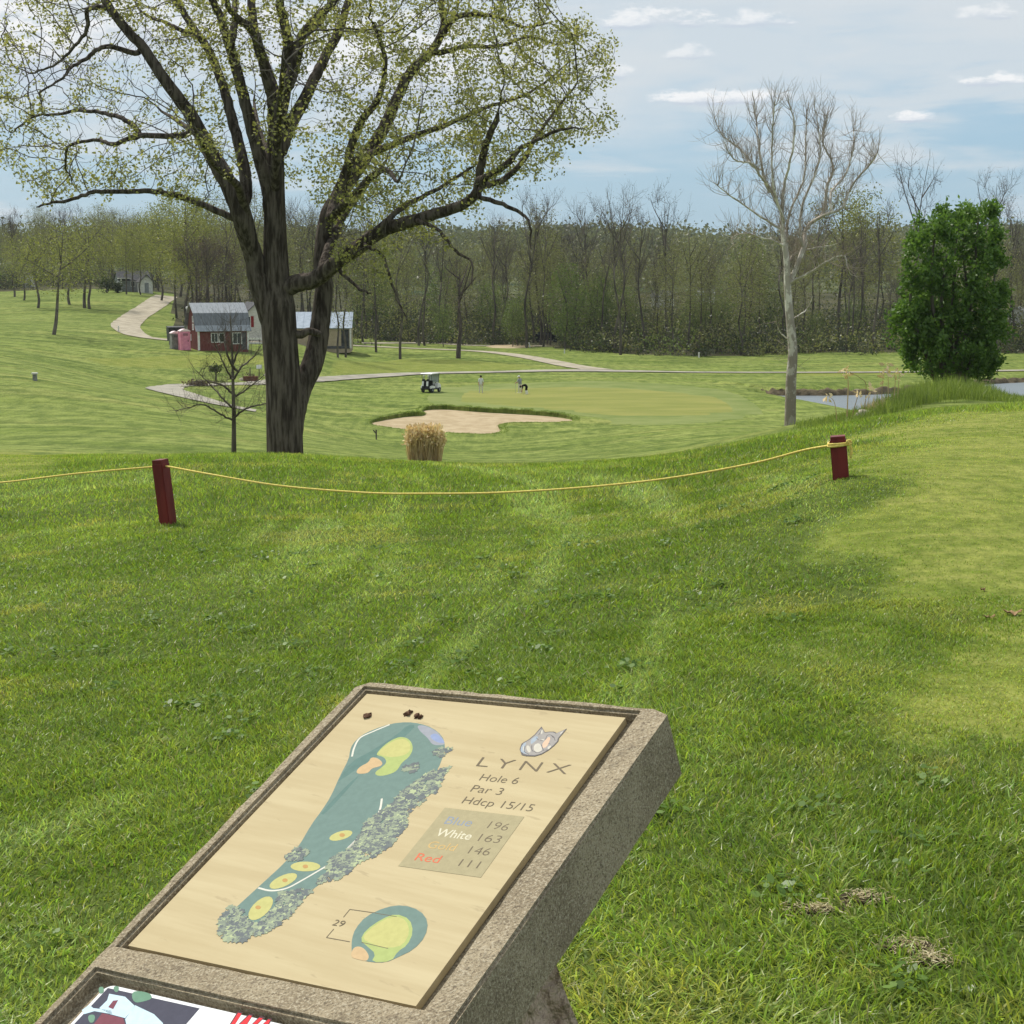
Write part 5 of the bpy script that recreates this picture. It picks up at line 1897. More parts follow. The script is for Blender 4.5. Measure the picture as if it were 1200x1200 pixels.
# wild cat head emblem
z3 = lambda pts: [(600 + x / 15, 845 + y / 15) for x, y in pts]
head = [(520, 100), (580, 200), (660, 190), (740, 190), (790, 215), (970, 135), (900, 220), (830, 300), (815, 360), (740, 440), (640, 520), (520, 590), (400, 625), (250, 620), (170, 600), (135, 500), (170, 400), (290, 330), (400, 240)]
prt('emblem_outline_print', [z3(head)], PR['greyd'], smooth_n=0)
hc = np.array(head).mean(0)
prt('emblem_print', [z3([tuple(hc + (np.array(p) - hc) * .92) for p in head])], PR['grey'], smooth_n=0)
prt('emblem_ruff_print', [z3([(160, 560), (150, 490), (190, 410), (260, 370), (220, 470), (240, 570), (330, 600)]), z3([(330, 330), (430, 260), (470, 300), (400, 370), (330, 420)])], PR['cat_blue'], smooth_n=1)
prt('emblem_light_print', [z3([(500, 150), (540, 160), (540, 220), (510, 240)]), z3([(390, 420), (470, 390), (510, 430), (540, 520), (450, 560), (380, 520)]), z3([(250, 440), (300, 430), (340, 520), (310, 570), (260, 520)]), z3([(620, 470), (680, 430), (690, 460), (640, 510)]), z3([(840, 220), (910, 175), (860, 240)]), z3([(500, 330), (570, 320), (560, 350)]), z3([(190, 480), (215, 420), (205, 560)])], PR['cat_white'], smooth_n=1)
prt('emblem_muzzle_print', [z3([(600, 330), (640, 280), (680, 300), (650, 390), (600, 470), (545, 480), (530, 420), (560, 370)])], PR['cat_peach'], smooth_n=1)
prt('emblem_line_print', [stroke_poly(z3(p), .0008) for p in ([(590, 330), (620, 260), (680, 250), (730, 300)], [(520, 420), (540, 490), (560, 520)], [(380, 530), (450, 565), (560, 520), (640, 510)], [(490, 350), (550, 350)], [(520, 110), (510, 180), (470, 250)], [(230, 440), (220, 540), (300, 590)], [(350, 430), (350, 500), (370, 540)], [(640, 400), (680, 410)], [(700, 260), (740, 290), (760, 350)], [(430, 300), (470, 340)])], PR['greyd'], px=False, smooth_n=0)

# crumbs of mud stuck to the panel
MAT['mud'] = mottled('dried_mud', (0.06, 0.032, 0.02), (0.14, 0.08, 0.05), 200, .95, .1)
for k, blobs in enumerate([[(431, 839.5, 4.2, 2.2)], [(478, 837, 4, 1.6), (481, 835, 3, 1.2)], [(489, 839.5, 3.2, 1.8), (493, 841, 2, 1.4)]]):
    g = Geo()
    for (x, y, rx, ry) in blobs:
        c = uv(x, y)
        bmm = bmesh.new(); bmesh.ops.create_icosphere(bmm, subdivisions=2, radius=1)
        v = np.array([q.co[:] for q in bmm.verts]); f = np.array([[w_.index for w_ in q.verts] for q in bmm.faces]); bmm.free()
        v = v * (1 + .25 * rng.normal(0, 1, (len(v), 1)))
        v = np.array([sw(c[0] + q[0] * rx / FPX * 2.3, c[1] + q[1] * ry / FPX * 6.0, .0005 + max(q[2], -.2) * .0035) for q in v])
        g.add(v, f)
    g.build('mud_crumb', MAT['mud'], panel)

# the lower plate: photo on the left, red lettering on white
lower = plate('lower_panel', .016, .40, -.758, -.5695, -.0095, -.004, flat('plate_white', (.78, .79, .80)), .012)
lower['label'] = 'white plate with a photograph and red lettering'
z9 = lambda pts: [(80 + x / 8.571, 1140 + y / 8.571) for x, y in pts]
HL = -.0038
prt('photo_print', [[tuple(p) for p in [(.0205, -.5745), (.0205, -.70), (.155, -.70), (.155, -.5735)]]], flat('photo_slate', (.085, .085, .11)), px=False, parent=lower, h=HL, smooth_n=0)
for e_ in (z9([(290, 120), (340, 110), (350, 170), (300, 190)]), z9([(440, 110), (500, 105), (490, 170), (450, 165)]), z9([(620, 150), (800, 170), (840, 230), (760, 260), (640, 280)]), z9([(180, 400), (260, 390), (250, 470), (200, 480)])):
    prt('photo_leaf_print', [e_], flat('photo_leaf', (.16, .28, .20)), parent=lower, h=HL + .0001)
prt('photo_object_print', [z9([(400, 185), (560, 215), (660, 310), (560, 430), (410, 390), (300, 330), (380, 250)]), z9([(660, 300), (850, 390), (940, 480), (940, 620), (600, 620), (560, 440)]), z9([(125, 350), (200, 295), (240, 330), (420, 350), (430, 390), (250, 360), (150, 390)])], flat('photo_pale_blue', (.52, .66, .74)), parent=lower, h=HL + .0002, smooth_n=0)
prt('photo_detail_print', [z9([(390, 320), (440, 255), (490, 250), (440, 340)]), z9([(330, 380), (540, 430), (600, 620), (150, 620), (260, 470)])], flat('photo_dark_red', (.20, .08, .10)), parent=lower, h=HL + .0003, smooth_n=0)
za = lambda x, y: (240 + x / 7.5, 1160 + y / 7.5)
def low_text(name, s, u0, u1, vtop, hgt, mat, h, bold):
    cu = bpy.data.curves.new(name, 'FONT'); cu.body = s; cu.offset = bold
    ob = bpy.data.objects.new(name, cu); COL.objects.link(ob)
    me = bpy.data.meshes.new_from_object(ob.evaluated_get(bpy.context.evaluated_depsgraph_get()))
    bpy.data.objects.remove(ob)
    co = np.array([v.co[:] for v in me.vertices]); x0, x1 = co[:, 0].min(), co[:, 0].max()
    for v, q in zip(me.vertices, co):
        v.co = Vector(sw(u0 + (q[0] - x0) / (x1 - x0) * (u1 - u0), vtop - hgt + q[1] / .69 * hgt, h))
    me.materials.append(mat); me.name = name
    return link(name, me, lower)
ut = uv(*za(285, 212), HL); ue = uv(*za(560, 268), HL)
low_text('red_lettering_outline', 'WA', ut[0] - .002, ue[0] + .0135, ut[1] + .001, .052, PR['red_outline'], HL + .0001, .05)
low_text('red_lettering', 'WA', ut[0], ue[0] + .012, ut[1], .05, flat('lettering_red', (.68, .06, .07)), HL + .0002, .03)

# ------------------------------------------------------------------ rope barrier
MAT['post'] = mottled('dark_red_paint', (0.115, 0.011, 0.011), (0.175, 0.02, 0.018), 9, .5, .35, bs=.25, bd=.004, bscale=60, stretch=(1, 1, .2))
MAT['rope'] = mottled('yellow_rope_fibre', (0.62, 0.47, 0.10), (0.80, 0.66, 0.20), 60, .8, .2)


def post(px, py, d, h, w, yaw, tilt, label):
    p = gd(px, d)
    o = thing('rope_post', label, 'post', p, 0, 'red posts of the rope barrier')
    bm = bmesh.new()
    bmesh.ops.create_cube(bm, size=1)
    bmesh.ops.bevel(bm, geom=list(bm.edges), offset=.05, segments=2, affect='EDGES')
    for v in bm.verts:
        v.co = Vector((v.co.x * w, v.co.y * w, (v.co.z + .5) * (h + .2) - .2))
    # drilled hole for the rope, rimmed by a dark ring
    me = bpy.data.meshes.new('timber'); bm.to_mesh(me); bm.free()
    me.materials.append(MAT['post'])
    b = link('timber', me, o)
    o.rotation_euler = (0, tilt, yaw)
    o.rotation_mode = 'XYZ'
    R_ = Matrix.Rotation(tilt, 4, 'Y') @ Matrix.Rotation(yaw, 4, 'Z')
    o.rotation_euler = R_.to_euler()
    bpy.context.view_layer.update()
    return o, p, R_


pl_, pl_p, pl_R = post(191, 615, 15.2, .61, .118, math.radians(-27), math.radians(-5.6), 'tall dark red post on the left with the rope through it')
pr_, pr_p, pr_R = post(990, 558, 12.2, .315, .118, math.radians(-12), math.radians(-6), 'short dark red post on the right with the rope knotted round it')
MAT['hole'] = flat('dark_hole', (.02, .012, .012))
hz = .545


def rope_pts(pxs, d0, d1):
    n = len(pxs)
    return [at(x, y, d0 + (d1 - d0) * i / (n - 1)) for i, (x, y) in enumerate(pxs)]


hL = np.array(pl_R @ Vector((0, 0, hz))) + pl_p
exit_R = np.array(pl_R @ Vector((.06, 0, hz))) + pl_p
exit_L = np.array(pl_R @ Vector((-.06, 0, hz))) + pl_p
g = Geo()
mid = rope_pts([(250, 556.5), (330, 569.5), (430, 577.5), (500, 578.5), (580, 577.5), (680, 571.5), (780, 561), (880, 543.5), (940, 528)], 14.75, 12.42)
zt = .262
wrapc = lambda x, y, z=zt: np.array(pr_R @ Vector((x, y, z))) + pr_p
k_ = .067
left = rope_pts([(-150, 556), (-60, 567), (0, 565.5), (90, 555)], 18.3, 15.6)
line = spline(left + [exit_L, hL, exit_R] + mid + [wrapc(-k_, -.02, zt - .012), wrapc(-k_, -k_), wrapc(0, -k_ - .002), wrapc(k_, -k_), wrapc(k_ + .004, 0), wrapc(k_, k_), wrapc(0, k_), wrapc(-k_, k_), wrapc(-k_ - .004, 0, zt - .012), wrapc(-k_, -k_ - .006, zt - .014), wrapc(0, -k_ - .008, zt - .014), wrapc(k_ + .006, -k_ - .004, zt - .008)], n=7)
g.tube(line, .0088, 7, cap=True)
rope = tag(g.build('rope', MAT['rope'], smooth=True), 'thin yellow rope sagging between the two red posts', 'rope')
g = Geo()
kc = wrapc(k_ + .012, -k_ - .004, zt + .006)
knot = [kc + np.array([math.cos(t_) * .017, math.sin(t_ * 2) * .009, math.sin(t_) * .016]) for t_ in np.linspace(0, 6.0, 14)]
g.tube(knot, .0085, 7)
g.build('knot', MAT['rope'], rope, True)
g = Geo()
g.tube(spline([kc, kc + np.array([.012, -.005, -.03]), kc + np.array([.02, -.008, -.062]), kc + np.array([.014, -.01, -.095])], n=5), [.0085] * 10 + [.009, .010, .011, .010, .010, .009], 7)
for k in range(6):
    g.tube([kc + np.array([.014, -.01, -.09]), kc + np.array([.014 + rnd.uniform(-.014, .014), -.01 + rnd.uniform(-.01, .01), -.118])], [.003, .002], 3)
g.build('frayed_end', MAT['rope'], rope, True)
po, pp_, _ = post(-152, 600, 18.4, .55, .118, math.radians(-20), math.radians(2), 'dark red rope post beyond the left edge of the picture')

# ------------------------------------------------------------------ plants by the pond and in the hollow
MAT['tall_grass'] = leaf_mat('tall_bank_grass', (0.13, 0.20, 0.028), (0.30, 0.38, 0.085), .45)
MAT['straw'] = leaf_mat('straw', (0.60, 0.45, 0.24), (0.86, 0.69, 0.42), .25)
MAT['straw_dark'] = leaf_mat('brown_straw', (0.36, 0.25, 0.13), (0.56, 0.40, 0.22), .35)


def tuft(g, x, y, z, n, h, spread, R, wid, mat=0, lean=.35, a_lo=0, a_hi=1):
    """n arching blades from one spot or patch"""
    bx = x + R.normal(0, spread, n); by = y + R.normal(0, spread, n)
    bz = z if np.isscalar(z) else z
    L_ = h * R.uniform(.55, 1.2, n)
    th = R.uniform(0, 6.283, n); le = np.abs(R.normal(0, lean, n))
    b = np.stack([bx, by, np.broadcast_to(bz, (n,)) - .03], -1)
    d = np.stack([np.cos(th) * np.sin(le), np.sin(th) * np.sin(le), np.cos(le)], -1)
    f_ = R.uniform(0, 6.283, n)
    u = np.stack([np.cos(f_), np.sin(f_), 0 * f_], -1) * wid
    mid = b + d * L_[:, None] * .55
    tip = b + d * L_[:, None] + np.stack([d[:, 0], d[:, 1], -.25 * np.sin(le)], -1) * L_[:, None] * .3
    v = np.stack([b - u, b + u, mid + u * .8, mid - u * .8, tip], 1).reshape(-1, 3)
    o_ = np.arange(n)[:, None] * 5
    r_ = np.repeat(R.uniform(a_lo, a_hi, n), 5)
    base = g.n
    g.v.append(v); g.a.append(r_); g.n += len(v)
    g.f.append(o_ + np.array([[0, 1, 2, 3]]) + base); g.m.append(np.full(n, mat, int))
    g.f.append(o_ + np.array([[3, 2, 4]]) + base); g.m.append(np.full(n, mat, int))


R = np.random.default_rng(61)
g = Geo()
strip = [(945, 64, .16), (975, 62, .22), (1000, 62, .3), (1025, 63, .38), (1050, 65, .7), (1080, 68, .9), (1110, 70, .9), (1140, 70, .8), (1165, 69, .5), (1200, 68, .25), (1240, 68, .25), (1290, 68, .25)]
for i in range(len(strip) - 1):
    (x0, d0, a0), (x1, d1, a1) = strip[i], strip[i + 1]
    for k in range(95):
        t_ = R.random()
        p = gd(x0 + (x1 - x0) * t_, d0 + (d1 - d0) * t_ + R.normal(0, 2.2))
        tuft(g, p[0], p[1], p[2], 26, (a0 + (a1 - a0) * t_) * R.uniform(.45, 1.1), .22, R, .011, 0, .3)
tag(g.build('bank_grass', MAT['tall_grass']), 'long bright green grass along the bank under the dense tree', 'grass', kind='stuff')

# dead stalks standing at the water's edge
for k, (pts, d, r, lab) in enumerate([
    ([(995, 470), (994, 450), (992, 438)], 61, .025, 'broken pale stalk standing upright at the pond edge'),
    ([(1015, 470), (1015, 452), (1008, 443), (998, 437), (990, 434)], 62, .014, 'thin stalk arching over at the pond edge'),
    ([(1043, 475), (1041, 450), (1040, 426)], 63, .016, 'tallest straight dead stalk at the pond edge'),
    ([(1048, 472), (1049, 450), (1048, 438)], 63.5, .018, 'dead stalk just left of the dense green tree'),
    ([(1053, 470), (1053, 452), (1054, 436)], 64, .018, 'dead stalk touching the dense green tree'),
    ([(984, 482), (978, 472), (970, 463)], 60, .016, 'dead twig leaning left over the water'),
    ([(999, 482), (1003, 472), (1006, 462)], 60, .018, 'dark dead twig leaning right over the water'),
    ([(1035, 470), (1034, 452), (1035, 440)], 63, .014, 'thin dead stalk with a bent tip beside the tallest stalk'),
    ([(1019, 478), (1018, 465), (1019, 455)], 61, .011, 'short thin dead stem over the water')]):
    b = gd(pts[0][0], d)
    P3 = [b - np.array([0, 0, .05])] + [at(x, y, d) for x, y in pts[1:]]
    o = thing('dead_stalk', lab, 'plant', b, 0, 'dead stalks at the pond edge')
    g = Geo(); g.tube(np.array(spline(P3, n=5)) - b, np.linspace(r, r * .5, 5 * (len(P3) - 1) + 1), 5)
    g.build('stem', MAT['straw'] if k not in (1, 6) else MAT['straw_dark'], o, True)
    g = Geo()
    leaf_quads(g, np.array([P3[-1] - b, P3[-1] - b, P3[-2] * .4 + P3[-1] * .6 - b]), 3, .06, .13, R, .3, long=1.8)
    g.build('dry_leaves', MAT['straw'], o)
g = Geo()
for k in range(26):
    p = gd(R.uniform(1018, 1048), R.uniform(62, 65))
    tuft(g, p[0], p[1], p[2], 16, R.uniform(.3, .75), .12, R, .012, 0, .5)
tag(g.build('dry_reeds', MAT['straw']), 'patch of flattened straw-coloured reeds on the pond bank', 'reeds', kind='stuff')


def boulder(name, p, size, mat, label, cat, group=None, seed=1):
    bm = bmesh.new(); bmesh.ops.create_icosphere(bm, subdivisions=3, radius=1)
    for v in bm.verts:
        q = Vector(v.co)
        k = 1 + .28 * mnoise.noise(q * 1.5 + Vector((seed, 2 * seed, 1))) + .1 * mnoise.noise(q * 4 + Vector((seed, 0, 5)))
        v.co = Vector((q.x * size[0] * k, q.y * size[1] * k, max(q.z, -.4) * size[2] * k))
    for f in bm.faces:
        f.smooth = True
    me = bpy.data.meshes.new(name); bm.to_mesh(me); bm.free(); me.materials.append(mat)
    return tag(link(name, me, loc=p), label, cat, group)


MAT['palestone'] = mottled('pale_stone', (0.42, 0.37, 0.29), (0.62, 0.56, 0.46), 4, .95, .1, bs=.5, bd=.03)
p = gd(1015, 61)
boulder('boulder', p + np.array([0, 0, .1]), (.32, .25, .2), MAT['palestone'], 'pale boulder in the grass at the pond edge', 'rock', seed=3)
MAT['bankstone'] = mottled('bank_stone', (0.20, 0.17, 0.13), (0.36, 0.31, 0.25), 3, .95, .1)
for k, (x, y) in enumerate([(942, 460.5), (965, 460), (1005, 459.5), (1028, 459), (905, 460), (868, 459)]):
    q = on_level(x, y + 2.5, WATER_Z)
    boulder('bank_stone', (q[0], q[1] + .3, WATER_Z + .3), (.45, .3, .25), MAT['bankstone'], 'brown stone on the far pond bank, number %s from the left' % ['four', 'five', 'six', 'seven', 'two', 'one'][k] if False else ['brown stone on the far bank right of the sycamore trunk', 'brown stone in the middle of the far pond bank', 'brown stone on the far bank behind the broken stalk', 'brown stone on the far bank left of the tall stalks', 'brown stone on the far bank left of the sycamore trunk', 'leftmost brown stone where the pond bank begins'][k], 'rock', 'stones on the far pond bank', seed=10 + k)

# dried ornamental grass clump in the hollow
p = gd(497, 74.0)
cl = thing('dry_grass_clump', 'square straw-coloured clump of dried tall grass in front of the bunker', 'grass clump', p)
g = Geo()
R = np.random.default_rng(66)
n = 2600
bx = R.uniform(-.72, .72, n); by = R.uniform(-.6, .6, n)
h_ = R.uniform(1.0, 1.62, n) * (1 - .15 * (np.abs(bx) > .6))
for (mat_, sel, hs, w_) in [(0, slice(0, 1900), 1.0, .010), (1, slice(1900, n), .6, .010)]:
    g2 = Geo()
    for i in range(0, n)[sel]:
        pass
    idx = np.arange(n)[sel]
    m_ = len(idx)
    le = R.normal(0, .07, (m_, 2)) + np.c_[bx[idx], by[idx]] * .03
    b = np.stack([bx[idx], by[idx], np.full(m_, -.05)], -1)
    t_ = b + np.c_[le * h_[idx][:, None], h_[idx] * hs]
    u = R.normal(0, 1, (m_, 3)) * np.array([1, 1, 0]); u /= np.linalg.norm(u, axis=1)[:, None]; u *= w_
    v = np.stack([b - u, b + u, t_ + u * .7, t_ - u * .7], 1).reshape(-1, 3)
    g.add(v, np.arange(m_ * 4).reshape(-1, 4), np.repeat(R.random(m_), 4), mat_)
    if mat_ == 0:
        leaf_quads(g, t_, 2, .04, .11, R, -1.5, 0, 1.6)
tag(g.build('stems', [MAT['straw'], MAT['straw_dark']], cl), kind='stuff')

g = Geo()
R = np.random.default_rng(67)
for i in range(nL):
    for q in range(7):
        f_ = R.random()
        pA, pB = rings[2][i], rings[2][(i + 1) % nL]
        c = pA * (1 - f_) + pB * f_
        o2 = R.uniform(-.02, .6)
        tuft(g, c[0] + nrm[i, 0] * o2, c[1] + nrm[i, 1] * o2, c[2] - .02, 7, .10 + .22 * hl[i], .06, R, .018, 0, .6, 0, .6)
tag(g.build('lip_grass', MAT['tall_grass']), 'ragged grass fringe on the lip of the bunker', 'grass', kind='stuff')

# brown stake left of the bunker
p = gp(441, 515, 60)
st_t = thing('wooden_stake', 'thin dark wooden stake at the left front of the bunker', 'stake', p)
g = Geo(); g.box((0, 0, .3), (.1, .08, .8)); g.build('shaft', MAT['bark_grey'], st_t)
g = Geo(); g.box((-.12, 0, .55), (.3, .05, .08), Matrix.Rotation(.9, 3, 'Y')); g.build('brace', MAT['bark_grey'], st_t)

# scuffed dry thatch and stray crumbs on the lawn in front
MAT['thatch'] = leaf_mat('dry_thatch', (0.30, 0.25, 0.12), (0.60, 0.53, 0.32), .3)
MAT['soil'] = mottled('bare_soil', (0.03, 0.024, 0.016), (0.075, 0.06, 0.038), 40, .95, .05)
R = np.random.default_rng(71)
labs = ['left dry scuffed turf patch with dark soil near the sign', 'upper dry scuffed turf patch', 'right dry scuffed turf patch of pale thatch', 'small dry scuffed patch at the lower right']
g = Geo()
for k, (bx, by, rx, ry) in enumerate(BARE):
    n = 260
    a_ = R.uniform(0, 6.283, n); r_ = np.abs(R.normal(0, .75, n))
    x, y = bx + np.cos(a_) * r_ * rx, by + np.sin(a_) * r_ * ry
    z = H(x, y)
    th = R.uniform(0, 6.283, n)
    L_ = R.uniform(.01, .028, n)
    b = np.stack([x, y, z + R.uniform(.004, .02, n)], -1)
    d = np.stack([np.cos(th), np.sin(th), R.normal(0, .25, n)], -1) * L_[:, None]
    u = np.stack([-np.sin(th), np.cos(th), R.normal(0, .4, n)], -1) * .0014
    g.add(np.stack([b - u, b + u, b + d + u * .5, b + d - u * .5], 1).reshape(-1, 3), np.arange(n * 4).reshape(-1, 4), np.repeat(R.random(n), 4))
    # raised dark clod of soil beneath
    bmm = bmesh.new(); bmesh.ops.create_icosphere(bmm, subdivisions=3, radius=1)
    v = np.array([q.co[:] for q in bmm.verts]); f = np.array([[w_.index for w_ in q.verts] for q in bmm.faces]); bmm.free()
    v = v * (1 + .2 * R.normal(0, 1, (len(v), 1)))
    g.add(v * np.array([rx * .9, ry * .8, .012]) + np.array([bx, by, h1(bx, by) + .002]), f, 0, 1)
tag(g.build('scuffed_turf', [MAT['thatch'], MAT['soil']]), 'dry scuffed turf and dark soil in the lawn right of the sign', 'turf', kind='stuff')
MAT['deadleaf'] = mottled('dead_leaf', (0.20, 0.12, 0.06), (0.36, 0.25, 0.14), 60, .9, .1)
for k, (x, y, s, lab) in enumerate([(1187, 721, .085, 'larger brown dead leaf lying on the mown turf at right'), (1160, 726, .055, 'smaller brown dead leaf lying on the mown turf at right'), (1152, 693, .03, 'tiny brown dead leaf on the mown turf farther off'), (1138, 1166, .025, 'white scrap of debris in the grass at the lower right')]):
    p = gp(x, y)
    g = Geo()
    a_ = np.linspace(0, 2 * math.pi, 12, endpoint=False)
    rim = np.c_[np.cos(a_) * s * .5 * (1 + .2 * np.sin(3 * a_)), np.sin(a_) * s * .3, .012 + .35 * s * np.cos(a_) ** 2 * .5 + .008 * np.sin(5 * a_)]
    v = np.vstack([[0, 0, .012], rim, [0, 0, .009], rim - [0, 0, .003]])
    f = [[0, 1 + i, 1 + (i + 1) % 12] for i in range(12)] + [[13, 14 + (i + 1) % 12, 14 + i] for i in range(12)]
    g.add(v, f)
    f4 = [[1 + i, 14 + i, 14 + (i + 1) % 12, 1 + (i + 1) % 12] for i in range(12)]
    g.f.append(np.array(f4)); g.m.append(np.zeros(12, int))
    tag(g.build('dead_leaf' if k < 3 else 'debris', MAT['deadleaf'] if k < 3 else flat('white_scrap', (.7, .68, .62)), loc=p, rot=(0, 0, .3 * k)), lab, 'leaf' if k < 3 else 'debris')


# ------------------------------------------------------------------ barn, outbuildings and houses
MAT['red_wall'] = mottled('red_barn_boards', (0.12, 0.035, 0.03), (0.19, 0.068, 0.056), 2.5, .85, .15, stretch=(4, 4, .6))
MAT['white_trim'] = mottled('white_trim', (0.62, 0.60, 0.56), (0.74, 0.73, 0.70), 3, .7, .25)
MAT['metal_light'] = mottled('galvanised_metal', (0.24, 0.26, 0.28), (0.32, 0.34, 0.365), 2, .6, .4, stretch=(6, 1, 1))
MAT['metal_dark'] = mottled('dark_roof_metal', (0.13, 0.14, 0.155), (0.19, 0.20, 0.22), 2, .6, .4, stretch=(6, 1, 1))  # darker sheet metal for the steep slopes of the barn roof
MAT['metal_sky_tint'] = mottled('sky_tinted_metal_roof', (0.19, 0.245, 0.31), (0.25, 0.31, 0.385), 2, .6, .4)  # sky reflection put into the base colour as pale blue
MAT['glass'] = flat('dark_window_glass', (.05, .06, .065), .15)
MAT['tan'] = mottled('tan_siding', (0.36, 0.29, 0.20), (0.44, 0.36, 0.26), 1.5, .85, .15)
MAT['off_white'] = mottled('off_white_siding', (0.50, 0.49, 0.43), (0.60, 0.585, 0.52), 2, .85, .15, stretch=(1, 1, 5))
MAT['grey_siding'] = mottled('grey_siding', (0.22, 0.23, 0.24), (0.30, 0.31, 0.32), 2, .85, .15)
MAT['shingle'] = mottled('dark_shingles', (0.06, 0.06, 0.065), (0.11, 0.11, 0.115), 3, .9, .1)
MAT['pink'] = mottled('pink_plastic', (0.62, 0.20, 0.30), (0.72, 0.27, 0.37), 3, .5, .35)
MAT['pale_pink'] = mottled('pale_pink_plastic', (0.74, 0.55, 0.58), (0.80, 0.62, 0.64), 3, .5, .35)
MAT['dark_steel'] = mottled('dark_painted_steel', (0.02, 0.022, 0.025), (0.05, 0.052, 0.055), 3, .6, .3)
MAT['grey_plastic'] = mottled('grey_plastic', (0.16, 0.16, 0.15), (0.26, 0.26, 0.24), 3, .6, .3)
MAT['shutter'] = flat('red_shutter', (.22, .03, .03))


def rot_to(px, d, phi):
    """yaw so that local -Y (the front) is turned phi from facing the viewer (positive shows the left end)"""
    p = gd(px, d)
    c = np.array([-p[0], -p[1]]); c /= np.linalg.norm(c)
    right = np.array([-c[1], c[0]])
    w = math.cos(phi) * right - math.sin(phi) * c
    return p, math.atan2(w[1], w[0])


def window(parent, c, w, h, face='y', t=.06, cross=True):
    """white framed window: frame bars round a sunk dark pane; on a wall facing local -y, or -x"""
    g = Geo()
    b = .09
    for (dx, dz, sx, sz) in [(0, h / 2, w + b, b), (0, -h / 2, w + b, b), (-w / 2, 0, b, h - b), (w / 2, 0, b, h - b)] + ([(0, 0, .05, h - b)] if cross else []):
        g.box((c[0] + dx, c[1] - t / 2, c[2] + dz) if face == 'y' else (c[0] - t / 2, c[1] + dx, c[2] + dz), (sx, t, sz) if face == 'y' else (t, sx, sz))
    o = g.build('window', MAT['white_trim'], parent)
    g = Geo()
    g.box((c[0], c[1] - .012, c[2]) if face == 'y' else (c[0] - .012, c[1], c[2]), (w, .02, h) if face == 'y' else (.02, w, h))
    g.build('pane', MAT['glass'], o)
    return o


pb, yaw = rot_to(255, 186.5, math.radians(15))
barn = thing('barn', 'small red barn with grey metal gambrel roof by the gravel road', 'barn', pb, yaw)
Lb, Db = 5.6, 5.0
prof = [(-2.5, 2.15), (-2.2, 2.62), (-1.55, 3.95), (0, 5.05), (1.55, 3.95), (2.2, 2.62), (2.5, 2.15)]
g = Geo()
g.box((0, 0, .9), (Lb, Db, 2.4))
for sx in (-1, 1):
    M_ = Matrix(((0, 0, 1, sx * (Lb / 2 - .06) - .06), (1, 0, 0, 0), (0, 1, 0, 0), (0, 0, 0, 1)))
    g.prism([(y * .96, z) for y, z in prof] , .12, M_)
g.build('wall', MAT['red_wall'], barn)
for k in range(6):
    (y0, z0), (y1, z1) = prof[k], prof[k + 1]
    if k == 0: y0, z0 = -2.78, 2.0
    if k == 5: y1, z1 = 2.78, 2.0
    ln = math.hypot(y1 - y0, z1 - z0)
    ang = math.atan2(z1 - z0, y1 - y0)
    g = Geo()
    Rm = Matrix.Rotation(ang, 3, 'X')
    cy, cz = (y0 + y1) / 2, (z0 + z1) / 2 + .07
    g.box((0, cy, cz), (Lb + .7, ln + .04, .05), Rm)
    for q in np.arange(-Lb / 2 - .3, Lb / 2 + .31, .62):
        off = np.array(Rm) @ np.array([0, 0, .04])
        g.box((q, cy + off[1], cz + off[2]), (.05, ln, .04), Rm)
    g.build('roof_panel', MAT['metal_dark'] if k in (1, 4) else MAT['metal_light'], barn)
g = Geo()
for q in (-Lb / 2 + .03, Lb / 2 - .03):
    g.box((q, -Db / 2 - .03, 1.05), (.2, .06, 2.1))
g.box((-Lb / 2 - .03, Db / 2 - .1, 1.9), (.06, .2, 3.6)); g.box((-Lb / 2 - .03, -Db / 2 + .08, 1.05), (.06, .16, 2.1))
g.build('corner_trim', MAT['white_trim'], barn)
window(barn, (-1.0, -Db / 2, 1.35), .75, 1.0)
w2 = window(barn, (-.15, -Db / 2, 1.35), .62, 1.0, cross=False)
g = Geo()
a_ = np.linspace(0, 2 * math.pi, 15)
g.tube([(-.15 + .26 * math.cos(t_), -Db / 2 - .12, 1.38 + .26 * math.sin(t_)) for t_ in a_], .1, 6)
g.build('wreath', MAT['leaf_dark'], w2)
window(barn, (1.55, -Db / 2, 1.25), 1.0, 1.2)
g = Geo(); g.box((2.3, -Db / 2 - .03, .95), (.55, .05, 1.9)); g.build('door', MAT['shingle'], barn)
for (y, z) in [(-.35, 3.35), (-.35, 2.5), (.9, 1.3)]:
    window(barn, (-Lb / 2, y, z), .5, .62, 'x')
g = Geo(); g.tube([(-Lb / 2 - .1, 1.9, 3.5), (-Lb / 2 - .1, 1.9, 4.4)], .08, 6); g.lathe([(.03, 0), (.16, .1), (.16, .25), (.03, .32)], (-Lb / 2 - .1, 1.9, 4.4), 8)
g.build('vent_pipe', MAT['white_trim'], barn)


